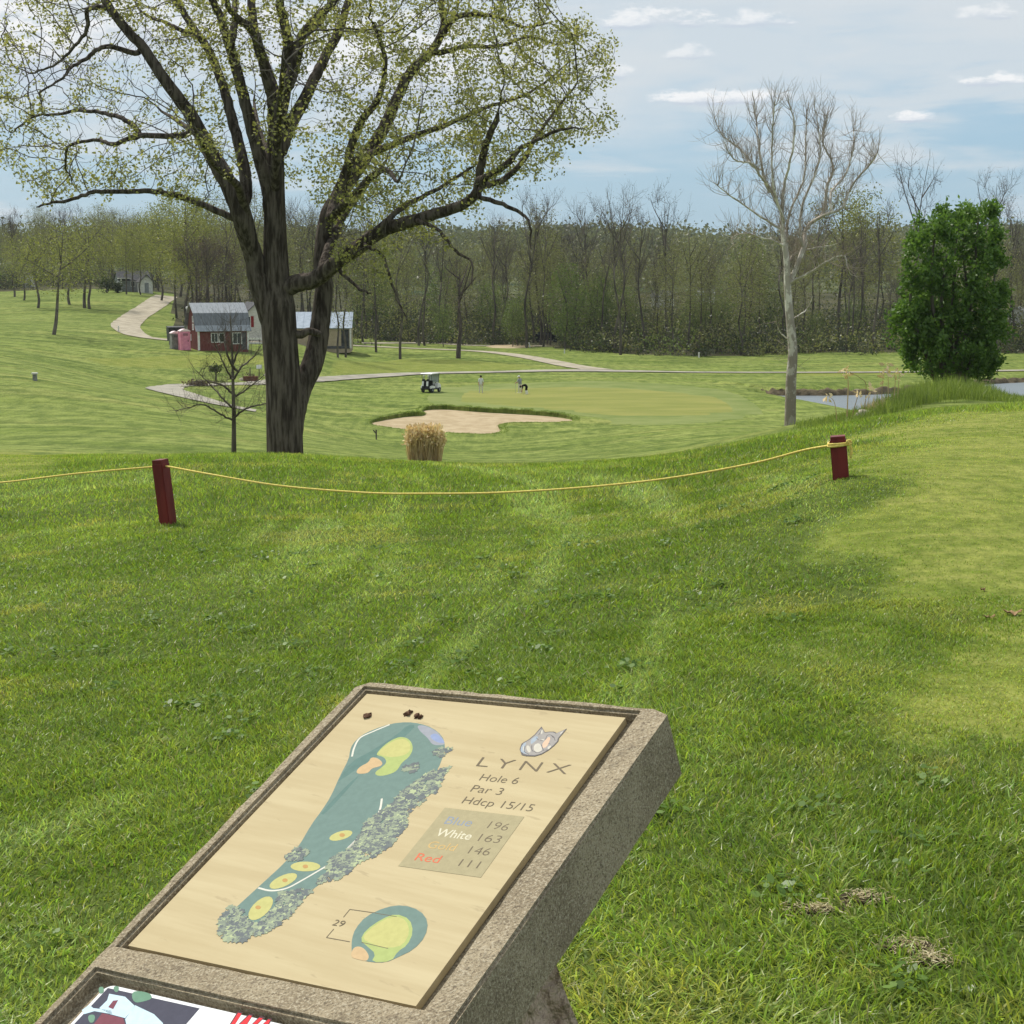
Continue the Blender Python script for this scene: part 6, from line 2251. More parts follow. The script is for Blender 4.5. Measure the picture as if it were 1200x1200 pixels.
def toilet(px, d, label, body, roof, w=1.1, h=2.05):
    p, yw = rot_to(px, d, .25)
    o = thing('portable_toilet', label, 'toilet', p, yw)
    g = Geo(); g.box((0, 0, h / 2), (w, w, h)); g.box((0, 0, .06), (w + .08, w + .08, .12)); g.build('cabin', body, o)
    g = Geo(); n = 9
    g.prism([(-w / 2 - .04, 0)] + [(-w / 2 - .04 + (w + .08) * i / n, .22 * math.sin(math.pi * i / n) + .05) for i in range(n + 1)] + [(w / 2 + .04, 0)], w + .06, Matrix(((1, 0, 0, 0), (0, 0, -1, w / 2 + .03), (0, 1, 0, h), (0, 0, 0, 1))))
    g.build('roof', roof, o)
    g = Geo(); g.box((0, -w / 2 - .02, h * .48), (w * .7, .05, h * .86)); dr = g.build('door', body, o)
    g = Geo(); g.box((w * .25, -w / 2 - .07, h * .5), (.06, .05, .2)); g.build('handle', MAT['dark_steel'], dr)
    g = Geo()
    for k in range(4):
        g.box((0, -w / 2 - .05, h * (.78 + .035 * k)), (w * .5, .02, .03))
    g.build('vent', MAT['dark_steel'], dr)
    return o


toilet(216, 183.5, 'pink portable toilet beside the red barn', MAT['pink'], MAT['pale_pink'])
toilet(205, 184.5, 'grey portable toilet left of the pink one', MAT['grey_plastic'], MAT['pale_pink'], .95, 1.7)
p, yw = rot_to(207, 191, .2)
o = thing('dumpster', 'dark dumpster behind the pink portable toilet', 'dumpster', p, yw)
g = Geo(); g.box((0, 0, 1.25), (1.9, 1.3, 1.5), taper=1.08); g.build('bin', MAT['dark_steel'], o)
g = Geo(); g.box((0, 0, 2.08), (2.1, 1.5, .1), Matrix.Rotation(.06, 3, 'X')); g.build('lid', MAT['dark_steel'], o)
g = Geo(); g.box((.3, -.78, 1.55), (.62, .03, .38)); g.build('notice', MAT['white_trim'], o)
g = Geo()
for sx in (-1, 1):
    g.box((sx * .7, 0, .25), (.15, 1.0, .5))
g.build('skid', MAT['dark_steel'], o)


def gable_house(name, px, d, phi, L_, D_, eave, ridge, wall, roof, label, parts=(), over=.3, ribs=0.0, along='x', base=0.0):
    p, yw = rot_to(px, d, phi)
    o = thing(name, label, 'building', p, yw)
    g = Geo()
    g.box((0, 0, eave / 2 - .3 + base / 2), (L_, D_, eave + .6))
    for sx in (-1, 1):
        if along == 'x':
            M_ = Matrix(((0, 0, 1, sx * (L_ / 2 - .05) - .05), (1, 0, 0, 0), (0, 1, 0, 0), (0, 0, 0, 1)))
            g.prism([(-D_ / 2, eave), (D_ / 2, eave), (0, ridge)], .1, M_)
        else:
            M_ = Matrix(((1, 0, 0, 0), (0, 0, -1, sx * (D_ / 2 - .05) + .05), (0, 1, 0, 0), (0, 0, 0, 1)))
            g.prism([(-L_ / 2, eave), (L_ / 2, eave), (0, ridge)], .1, M_)
    g.build('wall', wall, o)
    half = (D_ if along == 'x' else L_) / 2
    run = half + over
    sl = (ridge - eave) / half
    ln = run * math.sqrt(1 + sl * sl)
    for s in (-1, 1):
        g = Geo()
        ang = math.atan2(sl, 1)
        span = (L_ if along == 'x' else D_) + 2 * over
        c_ = run / 2 * s
        z_ = ridge - sl * run / 2 + .06
        if along == 'x':
            Rm = Matrix.Rotation(-s * ang, 3, 'X'); g.box((0, c_, z_), (span, ln, .09), Rm)
        else:
            Rm = Matrix.Rotation(s * ang, 3, 'Y'); g.box((c_, 0, z_), (ln, span, .09), Rm)
        if ribs:
            for q in np.arange(-span / 2 + .1, span / 2, ribs):
                off = np.array(Rm) @ np.array([0, 0, .06])
                g.box((q, c_ + off[1], z_ + off[2]) if along == 'x' else (c_ + off[0], q, z_ + off[2]), (.05, ln, .05) if along == 'x' else (ln, .05, .05), Rm)
        g.build('roof_panel', roof, o)
    return o


o = gable_house('white_cottage', 296, 205, math.radians(8), 4.6, 8, 2.4, 4.5, MAT['off_white'], MAT['shingle'], 'off-white gabled building between the barn and the big trunk', along='y')
g = Geo(); g.box((-.55, -4.04, 2.3), (.35, .06, 1.3)); g.build('shutter', MAT['shutter'], o)
window(o, (-1.0, -4.0, 2.3), .5, 1.2)
g = Geo(); g.box((.9, -4.03, 1.0), (.85, .06, 2.0)); g.build('door', MAT['white_trim'], o)
o = gable_house('tan_shed', 366, 224, math.radians(-4), 10.5, 8, 2.7, 4.6, MAT['tan'], MAT['metal_sky_tint'], 'long tan building with metal roof coloured with pale blue sky reflection behind the big trunk', ribs=.9)
g = Geo(); g.box((4.6, -4.03, 1.25), (1.0, .06, 2.4)); g.build('doorway', MAT['dark_steel'], o)  # flat dark sheet painted for the shade inside the opening
g = Geo(); g.tube([(5.32, -4.2, 0), (5.32, -4.2, 2.7)], .12, 6, cap=True); g.build('porch_post', MAT['white_trim'], o)
g = Geo(); g.box((0, -4.03, .12), (10.5, .07, .35)); g.build('skirting', MAT['shingle'], o)
# low timber edging by the road
p, yw = rot_to(304, 196, 0)
o = thing('timber_edging', 'pale timber edging beside the road right of the barn', 'edging', p, yw)
for z in (.12, .62):
    g = Geo(); g.box((0, 0, z), (2.6, .18, .2)); g.build('beam', MAT['white_trim'], o)
g = Geo()
for q in (-1.1, 0, 1.1):
    g.box((q, .12, .3), (.12, .06, .8))
g.build('stake', MAT['bark_grey'], o)

o = gable_house('grey_house', 157, 335, math.radians(12), 6.0, 5, 2.3, 4.0, MAT['grey_siding'], MAT['shingle'], 'grey house with white porch at the top of the gravel road')
for x in (-2.9, -1.9):
    g = Geo(); g.tube([(x, -3.6, 0), (x, -3.6, 2.5)], .13, 6); g.build('porch_column', MAT['white_trim'], o)
g = Geo(); g.box((-2.2, -3.1, 2.6), (2.4, 1.6, .14)); g.build('porch_roof', MAT['white_trim'], o)
g = Geo(); g.box((1.6, -2.53, 1.15), (1.5, .06, 2.1)); g.build('garage_door', MAT['white_trim'], o)
window(o, (-.4, -2.5, 1.5), .8, 1.0)
o = gable_house('white_annex', 172, 331, math.radians(12), 2.4, 3, 2.3, 3.5, MAT['white_trim'], MAT['shingle'], 'small white annex on the right of the grey house', along='y')
g = Geo(); g.box((0, -1.53, 1.0), (.8, .05, 1.9)); g.build('door', MAT['grey_siding'], o)
o = gable_house('far_white_shed', 36, 362, .1, 2.6, 3, 2.0, 3.2, MAT['white_trim'], MAT['shingle'], 'tiny white shed behind the trees on the far left', along='y')
g = Geo(); g.box((0, -1.53, .9), (.8, .05, 1.8)); g.build('door', MAT['grey_siding'], o)
o = gable_house('white_house', 1192, 300, math.radians(-6), 6.5, 6, 3.2, 5.4, MAT['white_trim'], MAT['grey_siding'], 'white house with dark windows at the right edge behind the dense tree', along='y', base=0)
for x in (-1.9, 0, 1.9):
    window(o, (x, -3.0, 1.9), 1.0, 1.5)
o = gable_house('valley_house', 692, 385, .1, 4, 4, 2.2, 3.4, MAT['off_white'], MAT['grey_siding'], 'pale house glimpsed through the woods right of the dark vehicle')
window(o, (-1.1, -2.0, 1.3), .8, 1.0); window(o, (1.0, -2.0, 1.3), .8, 1.0)
o = gable_house('valley_house', 776, 400, -.1, 5, 4, 2.4, 3.8, MAT['off_white'], MAT['shingle'], 'pale house glimpsed through the woods behind the arching tree')
window(o, (-1.3, -2.0, 1.3), .8, 1.1); window(o, (1.3, -2.0, 1.3), .8, 1.1)
o = gable_house('valley_house', 826, 410, .2, 4, 4, 2.2, 3.4, MAT['white_trim'], MAT['grey_siding'], 'small pale house glimpsed in the woods left of the sycamore')
window(o, (0, -2.0, 1.3), 1.0, 1.1)


def wheel(parent, c, r, w, axis=(0, 1, 0)):
    R_ = Vector((0, 0, 1)).rotation_difference(Vector(axis)).to_matrix()
    def mk(prof, name, mat, par):
        g = Geo(); g.lathe(prof, sides=18)
        g.v = [a @ np.array(R_).T + np.array(c) for a in g.v]
        return g.build(name, mat, par, True)
    t = mk([(r * .55, -w / 2), (r * .92, -w / 2), (r, -w / 3), (r, w / 3), (r * .92, w / 2), (r * .55, w / 2)], 'wheel', MAT['dark_steel'], parent)
    mk([(.001, -w * .4), (r * .56, -w * .42), (r * .56, w * .42), (.001, w * .4)], 'rim', MAT['metal_light'], t)


MAT['car_black'] = flat('black_car_paint', (.012, .012, .014), .25)
p = veh
car = thing('parked_vehicle', 'dark vehicle parked at the edge of the woods', 'vehicle', p, .15)
g = Geo()
g.prism([(-2.2, .35), (2.2, .35), (2.25, .8), (2.1, 1.05), (1.15, 1.15), (-2.15, 1.15), (-2.25, .8)], 1.75, Matrix(((1, 0, 0, 0), (0, 0, -1, .875), (0, 1, 0, 0), (0, 0, 0, 1))))
g.build('body', MAT['car_black'], car)
g = Geo()
g.prism([(-2.1, 1.15), (1.1, 1.15), (.5, 1.7), (-1.9, 1.72)], 1.55, Matrix(((1, 0, 0, 0), (0, 0, -1, .775), (0, 1, 0, 0), (0, 0, 0, 1))))
cab = g.build('cabin', MAT['car_black'], car)
for (x0, x1) in [(-1.85, -.75), (-.65, .2)]:
    g = Geo(); g.box(((x0 + x1) / 2, -.785, 1.42), (x1 - x0, .02, .36)); g.build('side_window', MAT['glass'], cab)
for x in (-1.4, 1.4):
    for y in (-.78, .78):
        wheel(car, (x, y, .34), .34, .22)
g = Geo(); g.box((2.2, -.6, .78), (.08, .3, .16)); g.build('headlight', MAT['white_trim'], car)
p = gd(1198, 288)
car = thing('parked_car', 'dark car parked in front of the white house at the right edge', 'car', p, .05)
g = Geo(); g.prism([(-2.1, .3), (2.1, .3), (2.1, .75), (1.2, .9), (.6, 1.4), (-1.3, 1.4), (-2.0, .9)], 1.7, Matrix(((1, 0, 0, 0), (0, 0, -1, .85), (0, 1, 0, 0), (0, 0, 0, 1)))); g.build('body', MAT['car_black'], car)
g = Geo(); g.box((-.35, -.87, 1.12), (1.5, .03, .36)); g.build('side_window', MAT['glass'], car)
for x in (-1.3, 1.3):
    for y in (-.75, .75):
        wheel(car, (x, y, .32), .32, .2)

# small things on the fairways
def peg(name, px, py, h, w, mat, label, cat, group=None, top=None, lo=60):
    p = gp(px, py, lo)
    o = thing(name, label, cat, p, 0, group)
    g = Geo(); g.box((0, 0, h / 2 - .05), (w, w, h + .1), taper=.9); g.build('shaft', mat, o)
    if top:
        g = Geo(); g.box((0, 0, h + .06), (w * 1.35, w * 1.35, .1)); g.build('cap', top, o)
    return o


peg('litter_bin', 41, 446, .42, .26, MAT['grey_plastic'], 'small dark bin with a pale lid on the left fairway', 'bin', top=MAT['white_trim'])
peg('marker_post', 139, 389, .75, .16, MAT['white_trim'], 'white marker post beside the bend of the gravel road', 'marker post', 'white marker posts')
peg('marker_post', 661.5, 414, .6, .16, MAT['white_trim'], 'white marker post on the grass left of the forward bare tree', 'marker post', 'white marker posts')
peg('marker_post', 819, 419, .75, .2, MAT['white_trim'], 'white marker post at the wood edge right of centre', 'marker post', 'white marker posts')
peg('marker_post', 621, 407, .8, .2, MAT['white_trim'], 'white leaning marker post beside the small far bunker', 'marker post', 'white marker posts').rotation_euler = (0, -.2, 0)
peg('timber_post', 617, 408, 1.0, .3, MAT['bark_grey'], 'brown timber post beside the small far bunker', 'post')
# flower bed by the path loop
p = gp(304, 441, 60)
o = thing('bed_sign', 'small white sign board beside the flower bed', 'sign', p)
g = Geo(); g.tube([(0, 0, -.1), (0, 0, .85)], .04, 6); g.build('pole', MAT['bark_grey'], o)
g = Geo(); g.box((0, -.02, .95), (.55, .05, .42), Matrix.Rotation(-.5, 3, 'X')); g.build('board', MAT['white_trim'], o)
p = gp(294, 447, 60)
o = thing('planter', 'red brown trough planter by the path loop', 'planter', p)
g = Geo(); g.box((0, 0, .25), (1.3, .5, .5), taper=1.12); g.build('trough', mottled('red_brown_clay', (0.13, 0.045, 0.03), (0.2, 0.08, 0.055), 4, .8, .2), o)
g = Geo(); leaf_quads(g, rng.normal(0, 1, (70, 3)) * np.array([.4, .15, .1]) + np.array([0, 0, .6]), 1, .05, .12, rng); g.build('flowers', MAT['leaf_bud'], o)
g = Geo(); g.tube([(0, 0, .4), (0, 0, 1.35)], .03, 5); g.tube([(-.1, 0, .4), (-.1, 0, 1.3)], .03, 5); g.build('plant_stakes', MAT['bark_grey'], o)
p = gp(253, 446, 60)
o = thing('clipped_shrub', 'small dark clipped shrub on a single stem by the path loop', 'shrub', p)
g = Geo(); g.tube([(0, 0, -.1), (.03, 0, .5), (0, 0, 1.0)], [.1, .08, .07], 6); g.build('trunk', MAT['bark_dark'], o)
g = Geo(); leaf_quads(g, rng.normal(0, 1, (260, 3)) * np.array([.33, .3, .17]) + np.array([0, 0, 1.15]), 2, .05, .13, rng); g.build('crown', MAT['leaf_dark'], o)
for k, (x, y, s, lab) in enumerate([(227, 452, .5, 'low brown shrub at the left of the flower bed'), (236, 452, .42, 'low brown shrub right of another in the flower bed')]):
    p = gp(x, y, 60)
    o = thing('low_shrub', lab, 'shrub', p)
    g = Geo(); leaf_quads(g, rng.normal(0, 1, (150, 3)) * np.array([s, s * .7, s * .3]) + np.array([0, 0, s * .45]), 2, .05, .13, rng); g.build('crown', MAT['leaf_bud'], o)
    g = Geo()
    for q in range(6):
        g.tube([(0, 0, -.05), (rnd.uniform(-.4, .4) * s, rnd.uniform(-.3, .3) * s, s * .6)], [.03, .012], 4)
    g.build('stems', MAT['bark_grey'], o)
for k, (x, y, lab) in enumerate([(216, 454, 'pale stone at the left tip of the path loop'), (284, 446, 'pale stone left of the trough planter'), (312, 441, 'pale stone right of the small sign board')]):
    boulder('bed_stone', gp(x, y, 60) + np.array([0, 0, .08]), (.3, .25, .2), MAT['palestone'], lab, 'rock', 'pale stones of the flower bed', seed=30 + k)
# dark evergreens by the far house
for k, (x, lab) in enumerate([(127, 'dark round evergreen left of the grey house'), (140, 'low dark evergreen directly beside the grey house')]):
    p = gd(x, 322)
    o = thing('evergreen_shrub', lab, 'shrub', p)
    s = (1.5, 1.0)[k]
    g = Geo(); leaf_quads(g, rng.normal(0, 1, (420, 3)) * np.array([.42, .42, .42]) * s * 1.1 + np.array([0, 0, s * 1.1]), 2, .08, .22, rng); g.build('crown', MAT['leaf_dark'], o)
    g = Geo(); g.tube([(0, 0, -.1), (0, 0, s * 1.2)], [.12, .06], 6); g.build('trunk', MAT['bark_dark'], o)

# ------------------------------------------------------------------ golf cart with its bags
MAT['white_paint'] = flat('white_cart_paint', (.74, .74, .74), .35)
MAT['black_vinyl'] = flat('black_vinyl', (.018, .018, .02), .5)
MAT['screen'] = flat('clear_screen', (.42, .47, .45), .2)
pc = gp(505, 459.5, 60)
cart = thing('golf_cart', 'white-roofed golf cart parked on the grass beside the green', 'golf cart', pc, math.radians(90 - 24))
g = Geo()
g.prism([(-1.12, .30), (1.10, .26), (1.12, .42), (.45, .42), (.35, .36), (.05, .36), (-.05, .62), (-.75, .62), (-.85, .42), (-1.12, .42)], 1.10, Matrix(((1, 0, 0, 0), (0, 0, -1, .55), (0, 1, 0, 0), (0, 0, 0, 1))))
g.build('chassis', MAT['black_vinyl'], cart)
g = Geo()
g.prism([(.42, .42), (1.12, .42), (1.16, .58), (.95, .80), (.62, .92), (.5, .9)], 1.06, Matrix(((1, 0, 0, 0), (0, 0, -1, .53), (0, 1, 0, 0), (0, 0, 0, 1))))
cowl = g.build('front_cowl', MAT['white_paint'], cart)
for y in (-.36, .36):
    g = Geo(); g.box((1.13, y, .6), (.06, .2, .1)); g.build('headlight', MAT['screen'], cowl)
for y in (-.5, .5):
    g = Geo()
    g.prism([(-1.1, .42), (-.2, .42), (-.12, .62), (-.7, .70), (-1.1, .64)], .14, Matrix(((1, 0, 0, 0), (0, 0, -1, y + .07), (0, 1, 0, 0), (0, 0, 0, 1))))
    g.build('rear_fender', MAT['white_paint'], cart)
g = Geo(); g.box((-.38, 0, .70), (.5, 1.04, .16)); g.build('seat', MAT['black_vinyl'], cart)
g = Geo(); g.box((-.66, 0, .98), (.12, 1.04, .42), Matrix.Rotation(-.18, 3, 'Y')); g.build('backrest', MAT['black_vinyl'], cart)
g = Geo()
g.prism([(-1.02, 0), (.82, 0), (.86, .03), (.8, .075), (-.96, .085), (-1.06, .03)], 1.2, Matrix(((1, 0, 0, 0), (0, 0, -1, .6), (0, 1, 0, 1.80), (0, 0, 0, 1))))
g.build('roof', MAT['white_paint'], cart)
for y in (-.52, .52):
    g = Geo(); g.tube([(.62, y, .9), (.76, y, 1.81)], .022, 6); g.build('roof_strut', MAT['black_vinyl'], cart)
    g = Geo(); g.tube([(-.78, y, .66), (-.9, y, 1.81)], .022, 6); g.build('roof_strut', MAT['black_vinyl'], cart)
g = Geo(); g.box((.71, 0, 1.36), (.012, 1.0, .82), Matrix.Rotation(.15, 3, 'Y')); g.build('windscreen', MAT['screen'], cart)
g = Geo(); g.tube([(.5, -.26, .85), (.28, -.26, 1.02)], .02, 6)
g.tube([(.28 + .05 * math.cos(t_), -.26 + .17 * math.sin(t_), 1.02 + .15 * math.cos(t_)) for t_ in np.linspace(0, 6.283, 15)], .014, 5)
g.build('steering_wheel', MAT['black_vinyl'], cart)
for x in (-.72, .78):
    for y in (-.5, .5):
        wheel(cart, (x, y, .23), .23, .2)
g = Geo(); g.box((-1.2, 0, .42), (.32, .9, .06)); g.build('bag_rack', MAT['black_vinyl'], cart)
cartM = Matrix.Translation(Vector(pc)) @ Matrix.Rotation(math.radians(90 - 24), 4, 'Z')


def golf_bag(M, col, label, lean=.18, sc=1.0, group=None):
    loc = M.translation
    o = thing('golf_bag', label, 'golf bag', loc, 0, group)
    o.rotation_euler = (M.to_3x3() @ Matrix.Rotation(lean, 3, 'Y')).to_euler()
    o.scale = (sc,) * 3
    g = Geo(); g.lathe([(.001, 0), (.13, 0), (.14, .03), (.12, .3), (.125, .6), (.14, .82), (.15, .86), (.13, .88), (.11, .84)], sides=14); g.build('bag_body', MAT['black_vinyl'], o, True)
    g = Geo(); g.box((-.13, 0, .42), (.09, .17, .46)); g.build('pocket', col, o)
    g = Geo()
    for k in range(8):
        a = k * .785; r = .07
        x, y = r * math.cos(a), r * math.sin(a); h = rnd.uniform(1.02, 1.2)
        g.tube([(x * .6, y * .6, .6), (x, y, h)], .008, 4)
    sh = g.build('clubs', MAT['metal_light'], o)
    g = Geo()
    for k in range(4):
        a = k * 1.57
        g.lathe([(.001, 0), (.035, .02), (.045, .07), (.03, .12), (.001, .13)], (.07 * math.cos(a), .07 * math.sin(a), 1.08 + .03 * k), 8)
    g.build('head_covers', col if k % 2 else MAT['black_vinyl'], o, True)
    return o


for y, lab in [(.24, 'black and white golf bag strapped on the left of the cart'), (-.24, 'black and white golf bag strapped on the right of the cart')]:
    golf_bag(cartM @ Matrix.Translation((-1.19, y, .46)), MAT['white_paint'], lab, .16, 1.0, 'golf bags on the cart')


# ------------------------------------------------------------------ golfers
def body_mesh(name, J, E, mats, pick, sub=2):
    """one continuous skin over the joints J {name: (pos, radius)} joined by E"""
    names = list(J)
    me = bpy.data.meshes.new(name)
    me.from_pydata([J[n][0] for n in names], [(names.index(a), names.index(b)) for a, b in E], [])
    ob = bpy.data.objects.new(name, me)
    COL.objects.link(ob)
    sk = ob.modifiers.new('skin', 'SKIN')
    sk.use_smooth_shade = True
    for i, n in enumerate(names):
        r = J[n][1]
        me.skin_vertices[0].data[i].radius = (r, r) if not isinstance(r, tuple) else r
        me.skin_vertices[0].data[i].use_root = (n == 'pelvis')
    ss_ = ob.modifiers.new('sub', 'SUBSURF'); ss_.levels = sub; ss_.render_levels = sub
    dg = bpy.context.evaluated_depsgraph_get()
    out = bpy.data.meshes.new_from_object(ob.evaluated_get(dg))
    bpy.data.objects.remove(ob)
    out.materials.clear()
    for m_ in mats:
        out.materials.append(m_)
    for p in out.polygons:
        p.material_index = pick(p.center)
        p.use_smooth = True
    out.name = name
    return out


SKIN = flat('skin', (.42, .26, .18)); HAIR = flat('dark_hair', (.02, .016, .012))
LIGHT = flat('light_shirt', (.62, .64, .64)); PALE = flat('pale_trousers', (.56, .54, .50)); GREY = flat('grey_shirt', (.30, .31, .33)); BLACKC = flat('black_cloth', (.012, .012, .014)); WHITEC = flat('white_cloth', (.75, .75, .73))


def head_bits(o, c, fwd, hair=None, cap=None):
    """face, ears, hair or cap round the head centre c"""
    f = np.array(fwd, float); f /= np.linalg.norm(f)
    s = np.array([-f[1], f[0], 0])
    g = Geo(); g.tube([c + f * .09 - [0, 0, .005], c + f * .125 - [0, 0, .03]], [.012, .02], 5, cap=True)
    for q in (-1, 1):
        g.box(c + s * q * .082 - np.array([0, 0, .01]), (.03, .03, .06))
    g.build('nose_and_ears', SKIN, o, True)
    g = Geo()
    for q in (-1, 1):
        g.box(c + f * .094 + s * q * .033 + np.array([0, 0, .012]), (.018, .018, .012))
    g.box(c + f * .092 - np.array([0, 0, .062]), (.03, .03, .008)); g.build('eyes_and_mouth', HAIR, o)
    if hair:
        g = Geo(); g.lathe([(.10, -.02), (.108, .03), (.1, .08), (.06, .125), (.001, .14)], c - f * .018, 12); g.build('hair', hair, o, True)
    if cap:
        g = Geo(); g.lathe([(.108, .02), (.11, .05), (.1, .1), (.06, .135), (.001, .145)], c, 12)
        g.prism([(-.08, .06), (.08, .06), (.07, .19), (0, .21), (-.07, .19)], .015, Matrix(((s[0], f[0], 0, c[0]), (s[1], f[1], 0, c[1]), (0, 0, 1, c[2] + .03), (0, 0, 0, 1))))
        g.build('cap', cap, o, True)


def hand(o, p, d, side):
    d = np.array(d, float); d /= np.linalg.norm(d)
    s = np.cross(d, [0, 1, 0]); s /= np.linalg.norm(s)
    g = Geo()
    g.tube([p - d * .02, p + d * .04, p + d * .085], [.03, .042, .036], 6, cap=True)
    for k, L_ in zip((-1.5, -.5, .5, 1.5), (.06, .075, .07, .055)):
        b = p + d * .08 + s * k * .018
        e = np.cross(s, d)
        g.tube([b, b + d * L_ * .55 + e * .006, b + d * L_ * .9 + e * .024], [.0095, .009, .007], 5, cap=True)
    b = p + d * .03 + s * side * .036
    g.tube([b, b + d * .035 + s * side * .02, b + d * .065 + s * side * .022], [.012, .011, .008], 5, cap=True)
    g.build('hand', SKIN, o, True)


def shoes(o, feet, fwd, mat):
    f = np.array(fwd, float)
    for p in feet:
        g = Geo(); s = np.array([-f[1], f[0]])
        g.prism([(-.09, -.04), (-.05, -.048), (.1, -.05), (.17, -.035), (.19, 0), (.17, .035), (.1, .05), (-.05, .048), (-.09, .04)], .075, Matrix(((f[0], -f[1], 0, p[0]), (f[1], f[0], 0, p[1]), (0, 0, 1, .0), (0, 0, 0, 1))))
        g.build('shoe', mat, o)


E0 = [('pelvis', 'belly'), ('belly', 'chest'), ('chest', 'neck'), ('neck', 'head'), ('head', 'crown'), ('chest', 'shL'), ('shL', 'elL'), ('elL', 'wrL'), ('chest', 'shR'), ('shR', 'elR'), ('elR', 'wrR'),
      ('pelvis', 'hipL'), ('hipL', 'knL'), ('knL', 'anL'), ('pelvis', 'hipR'), ('hipR', 'knR'), ('knR', 'anR')]
# standing golfer seen from behind, turned to the left
p = gp(563.5, 461, 60)
o = thing('person', 'person in pale shirt and trousers standing on the green with dark hair', 'person', p)
J = {'pelvis': ((0, 0, .95), .14), 'belly': ((0, 0, 1.1), .135), 'chest': ((0, 0, 1.34), .15), 'neck': ((0, 0, 1.5), .06), 'head': ((-.01, 0, 1.6), .085), 'crown': ((-.01, 0, 1.68), .08),
     'shL': ((-.17, 0, 1.41), .068), 'elL': ((-.22, -.02, 1.14), .05), 'wrL': ((-.2, -.08, .9), .035), 'shR': ((.17, 0, 1.41), .068), 'elR': ((.23, -.03, 1.14), .05), 'wrR': ((.21, -.1, .9), .035),
     'hipL': ((-.1, 0, .86), .095), 'knL': ((-.12, .0, .48), .065), 'anL': ((-.13, 0, .07), .045), 'hipR': ((.1, 0, .86), .095), 'knR': ((.13, 0, .48), .065), 'anR': ((.15, 0, .07), .045)}
me = body_mesh('body', J, E0, [SKIN, LIGHT, PALE], lambda c: 2 if c.z < .93 and abs(c.x) < .3 and not (abs(c.x) > .18 and c.z > .62) else (0 if c.z > 1.5 or (c.z < 1.12 and abs(c.x) > .17) else 1))
link('body', me, o)
head_bits(o, np.array([-.01, 0, 1.63]), (-.6, .8, 0), hair=HAIR)
hand(o, np.array([-.2, -.08, .9]), (0, -.1, -1), 1); hand(o, np.array([.21, -.1, .9]), (0, -.1, -1), -1)
shoes(o, [(-.13, 0), (.15, 0)], (-.5, -.86), GREY)
# golfer in the white cap
p = gp(609.3, 461, 60)
o = thing('person', 'person in white cap and grey top holding a putter on the green', 'person', p)
J = {'pelvis': ((.02, 0, .93), .14), 'belly': ((.01, 0, 1.08), .135), 'chest': ((-.03, -.02, 1.33), .15), 'neck': ((-.06, -.04, 1.49), .06), 'head': ((-.09, -.06, 1.58), .085), 'crown': ((-.09, -.06, 1.66), .08),
     'shL': ((-.15, -.1, 1.4), .066), 'elL': ((-.24, -.2, 1.18), .05), 'wrL': ((-.38, -.2, 1.06), .035), 'shR': ((.12, .08, 1.4), .066), 'elR': ((.03, -.2, 1.16), .05), 'wrR': ((-.2, -.28, 1.06), .035),
     'hipL': ((-.08, -.03, .85), .095), 'knL': ((-.1, -.05, .47), .065), 'anL': ((-.11, -.02, .07), .045), 'hipR': ((.11, .03, .85), .095), 'knR': ((.1, .02, .47), .065), 'anR': ((.1, .05, .07), .045)}
me = body_mesh('body', J, E0, [SKIN, GREY, PALE], lambda c: 2 if c.z < .92 else (0 if c.z > 1.48 or (c.z < 1.15 and c.x < -.2) else 1))
link('body', me, o)
head_bits(o, np.array([-.09, -.06, 1.61]), (-1, -.2, 0), cap=WHITEC)
hand(o, np.array([-.38, -.2, 1.06]), (-1, 0, -.4), 1); hand(o, np.array([-.2, -.28, 1.06]), (-1, .1, -.3), -1)
shoes(o, [(-.11, -.02), (.1, .05)], (-.9, -.43), WHITEC)
pt = thing('putter', 'thin putter held by the golfer in the white cap', 'golf club', (p[0] - .42, p[1] - .22, p[2]))
g = Geo(); g.tube([(-.02, 0, .03), (0, 0, 1.1)], .011, 5, cap=True); g.build('shaft', MAT['metal_light'], pt)
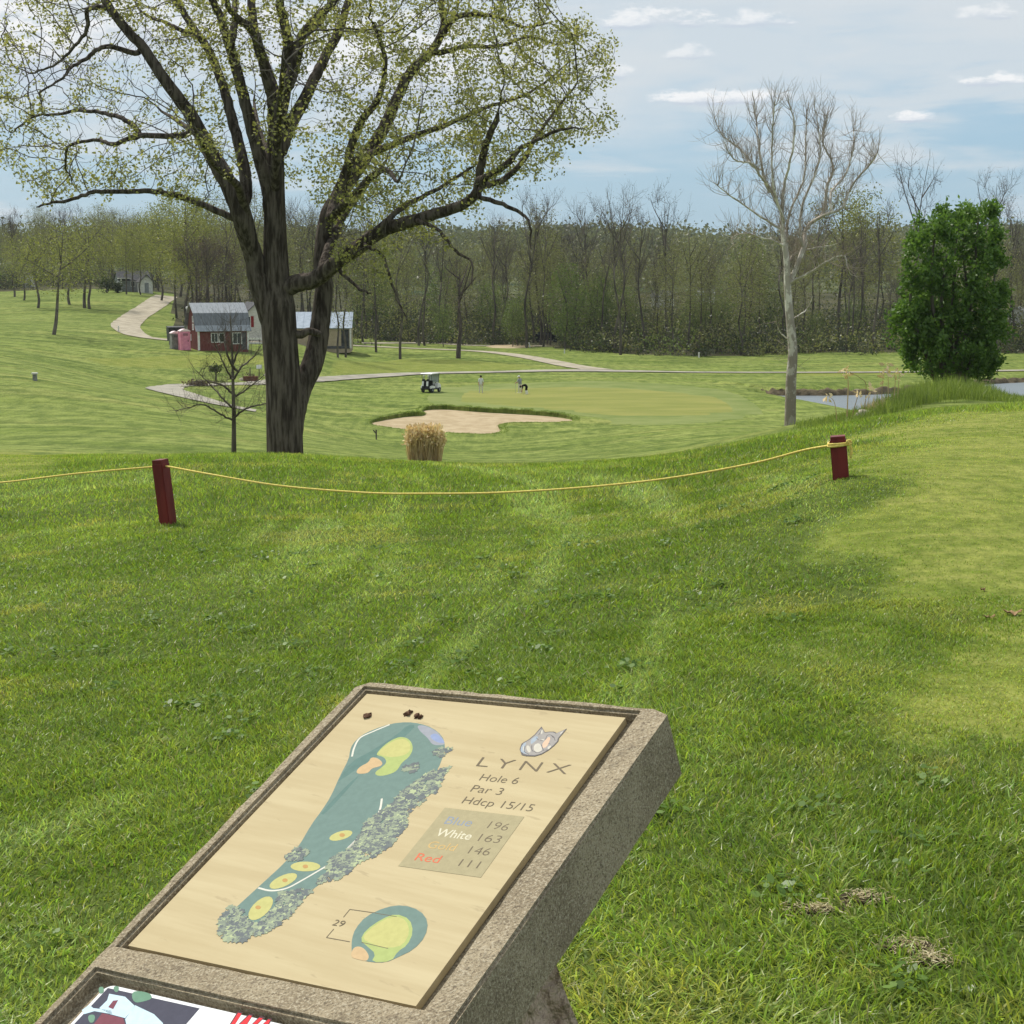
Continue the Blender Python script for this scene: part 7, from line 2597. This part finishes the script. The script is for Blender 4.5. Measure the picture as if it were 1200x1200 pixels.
g = Geo(); g.box((-.05, 0, .03), (.12, .04, .04)); g.build('head', MAT['dark_steel'], pt)
# person bent over beside him
p = gp(615.5, 462.5, 60)
o = thing('person', 'person in black bending forward next to the golfer in the white cap', 'person', p)
J = {'pelvis': ((.14, 0, .86), .15), 'belly': ((.02, 0, .95), .145), 'chest': ((-.2, -.02, .93), .15), 'neck': ((-.33, -.04, .84), .06), 'head': ((-.42, -.05, .78), .082), 'crown': ((-.49, -.05, .73), .078),
     'shL': ((-.22, -.17, .9), .066), 'elL': ((-.28, -.2, .62), .05), 'wrL': ((-.32, -.2, .38), .035), 'shR': ((-.22, .15, .9), .066), 'elR': ((-.26, .16, .62), .05), 'wrR': ((-.34, .1, .4), .035),
     'hipL': ((.1, -.1, .78), .1), 'knL': ((.04, -.12, .45), .066), 'anL': ((.1, -.12, .07), .045), 'hipR': ((.18, .1, .78), .1), 'knR': ((.14, .12, .45), .066), 'anR': ((.24, .12, .07), .045)}
me = body_mesh('body', J, E0, [SKIN, BLACKC, WHITEC], lambda c: 2 if c.z < .42 and c.x > -.1 else (0 if c.x < -.34 or (c.z < .6 and c.x < -.18) else 1))
link('body', me, o)
g = Geo(); g.lathe([(.09, -.09), (.1, -.02), (.1, .04), (.06, .09), (.001, .1)], (-.46, -.05, .78), 12); g.build('hair', HAIR, o, True)
hand(o, np.array([-.32, -.2, .38]), (-.1, 0, -1), 1); hand(o, np.array([-.34, .1, .4]), (-.1, 0, -1), -1)
shoes(o, [(.1, -.12), (.24, .12)], (-.97, -.2), WHITEC)


# ------------------------------------------------------------------ the air: thin even haze round everything
m, T = new_mat('haze_air')
pv = T.new('ShaderNodeVolumePrincipled')
pv.inputs['Color'].default_value = (.80, .88, .97, 1)
pv.inputs['Density'].default_value = .00008
pv.inputs['Anisotropy'].default_value = .2
T.link(pv.outputs[0], T.new('ShaderNodeOutputMaterial').inputs['Volume'])
g = Geo()
g.box((0, 1400, 35), (3600, 3000, 200))
hz_ = tag(g.build('haze', m), 'thin pale haze over the valley', 'haze', kind='stuff')
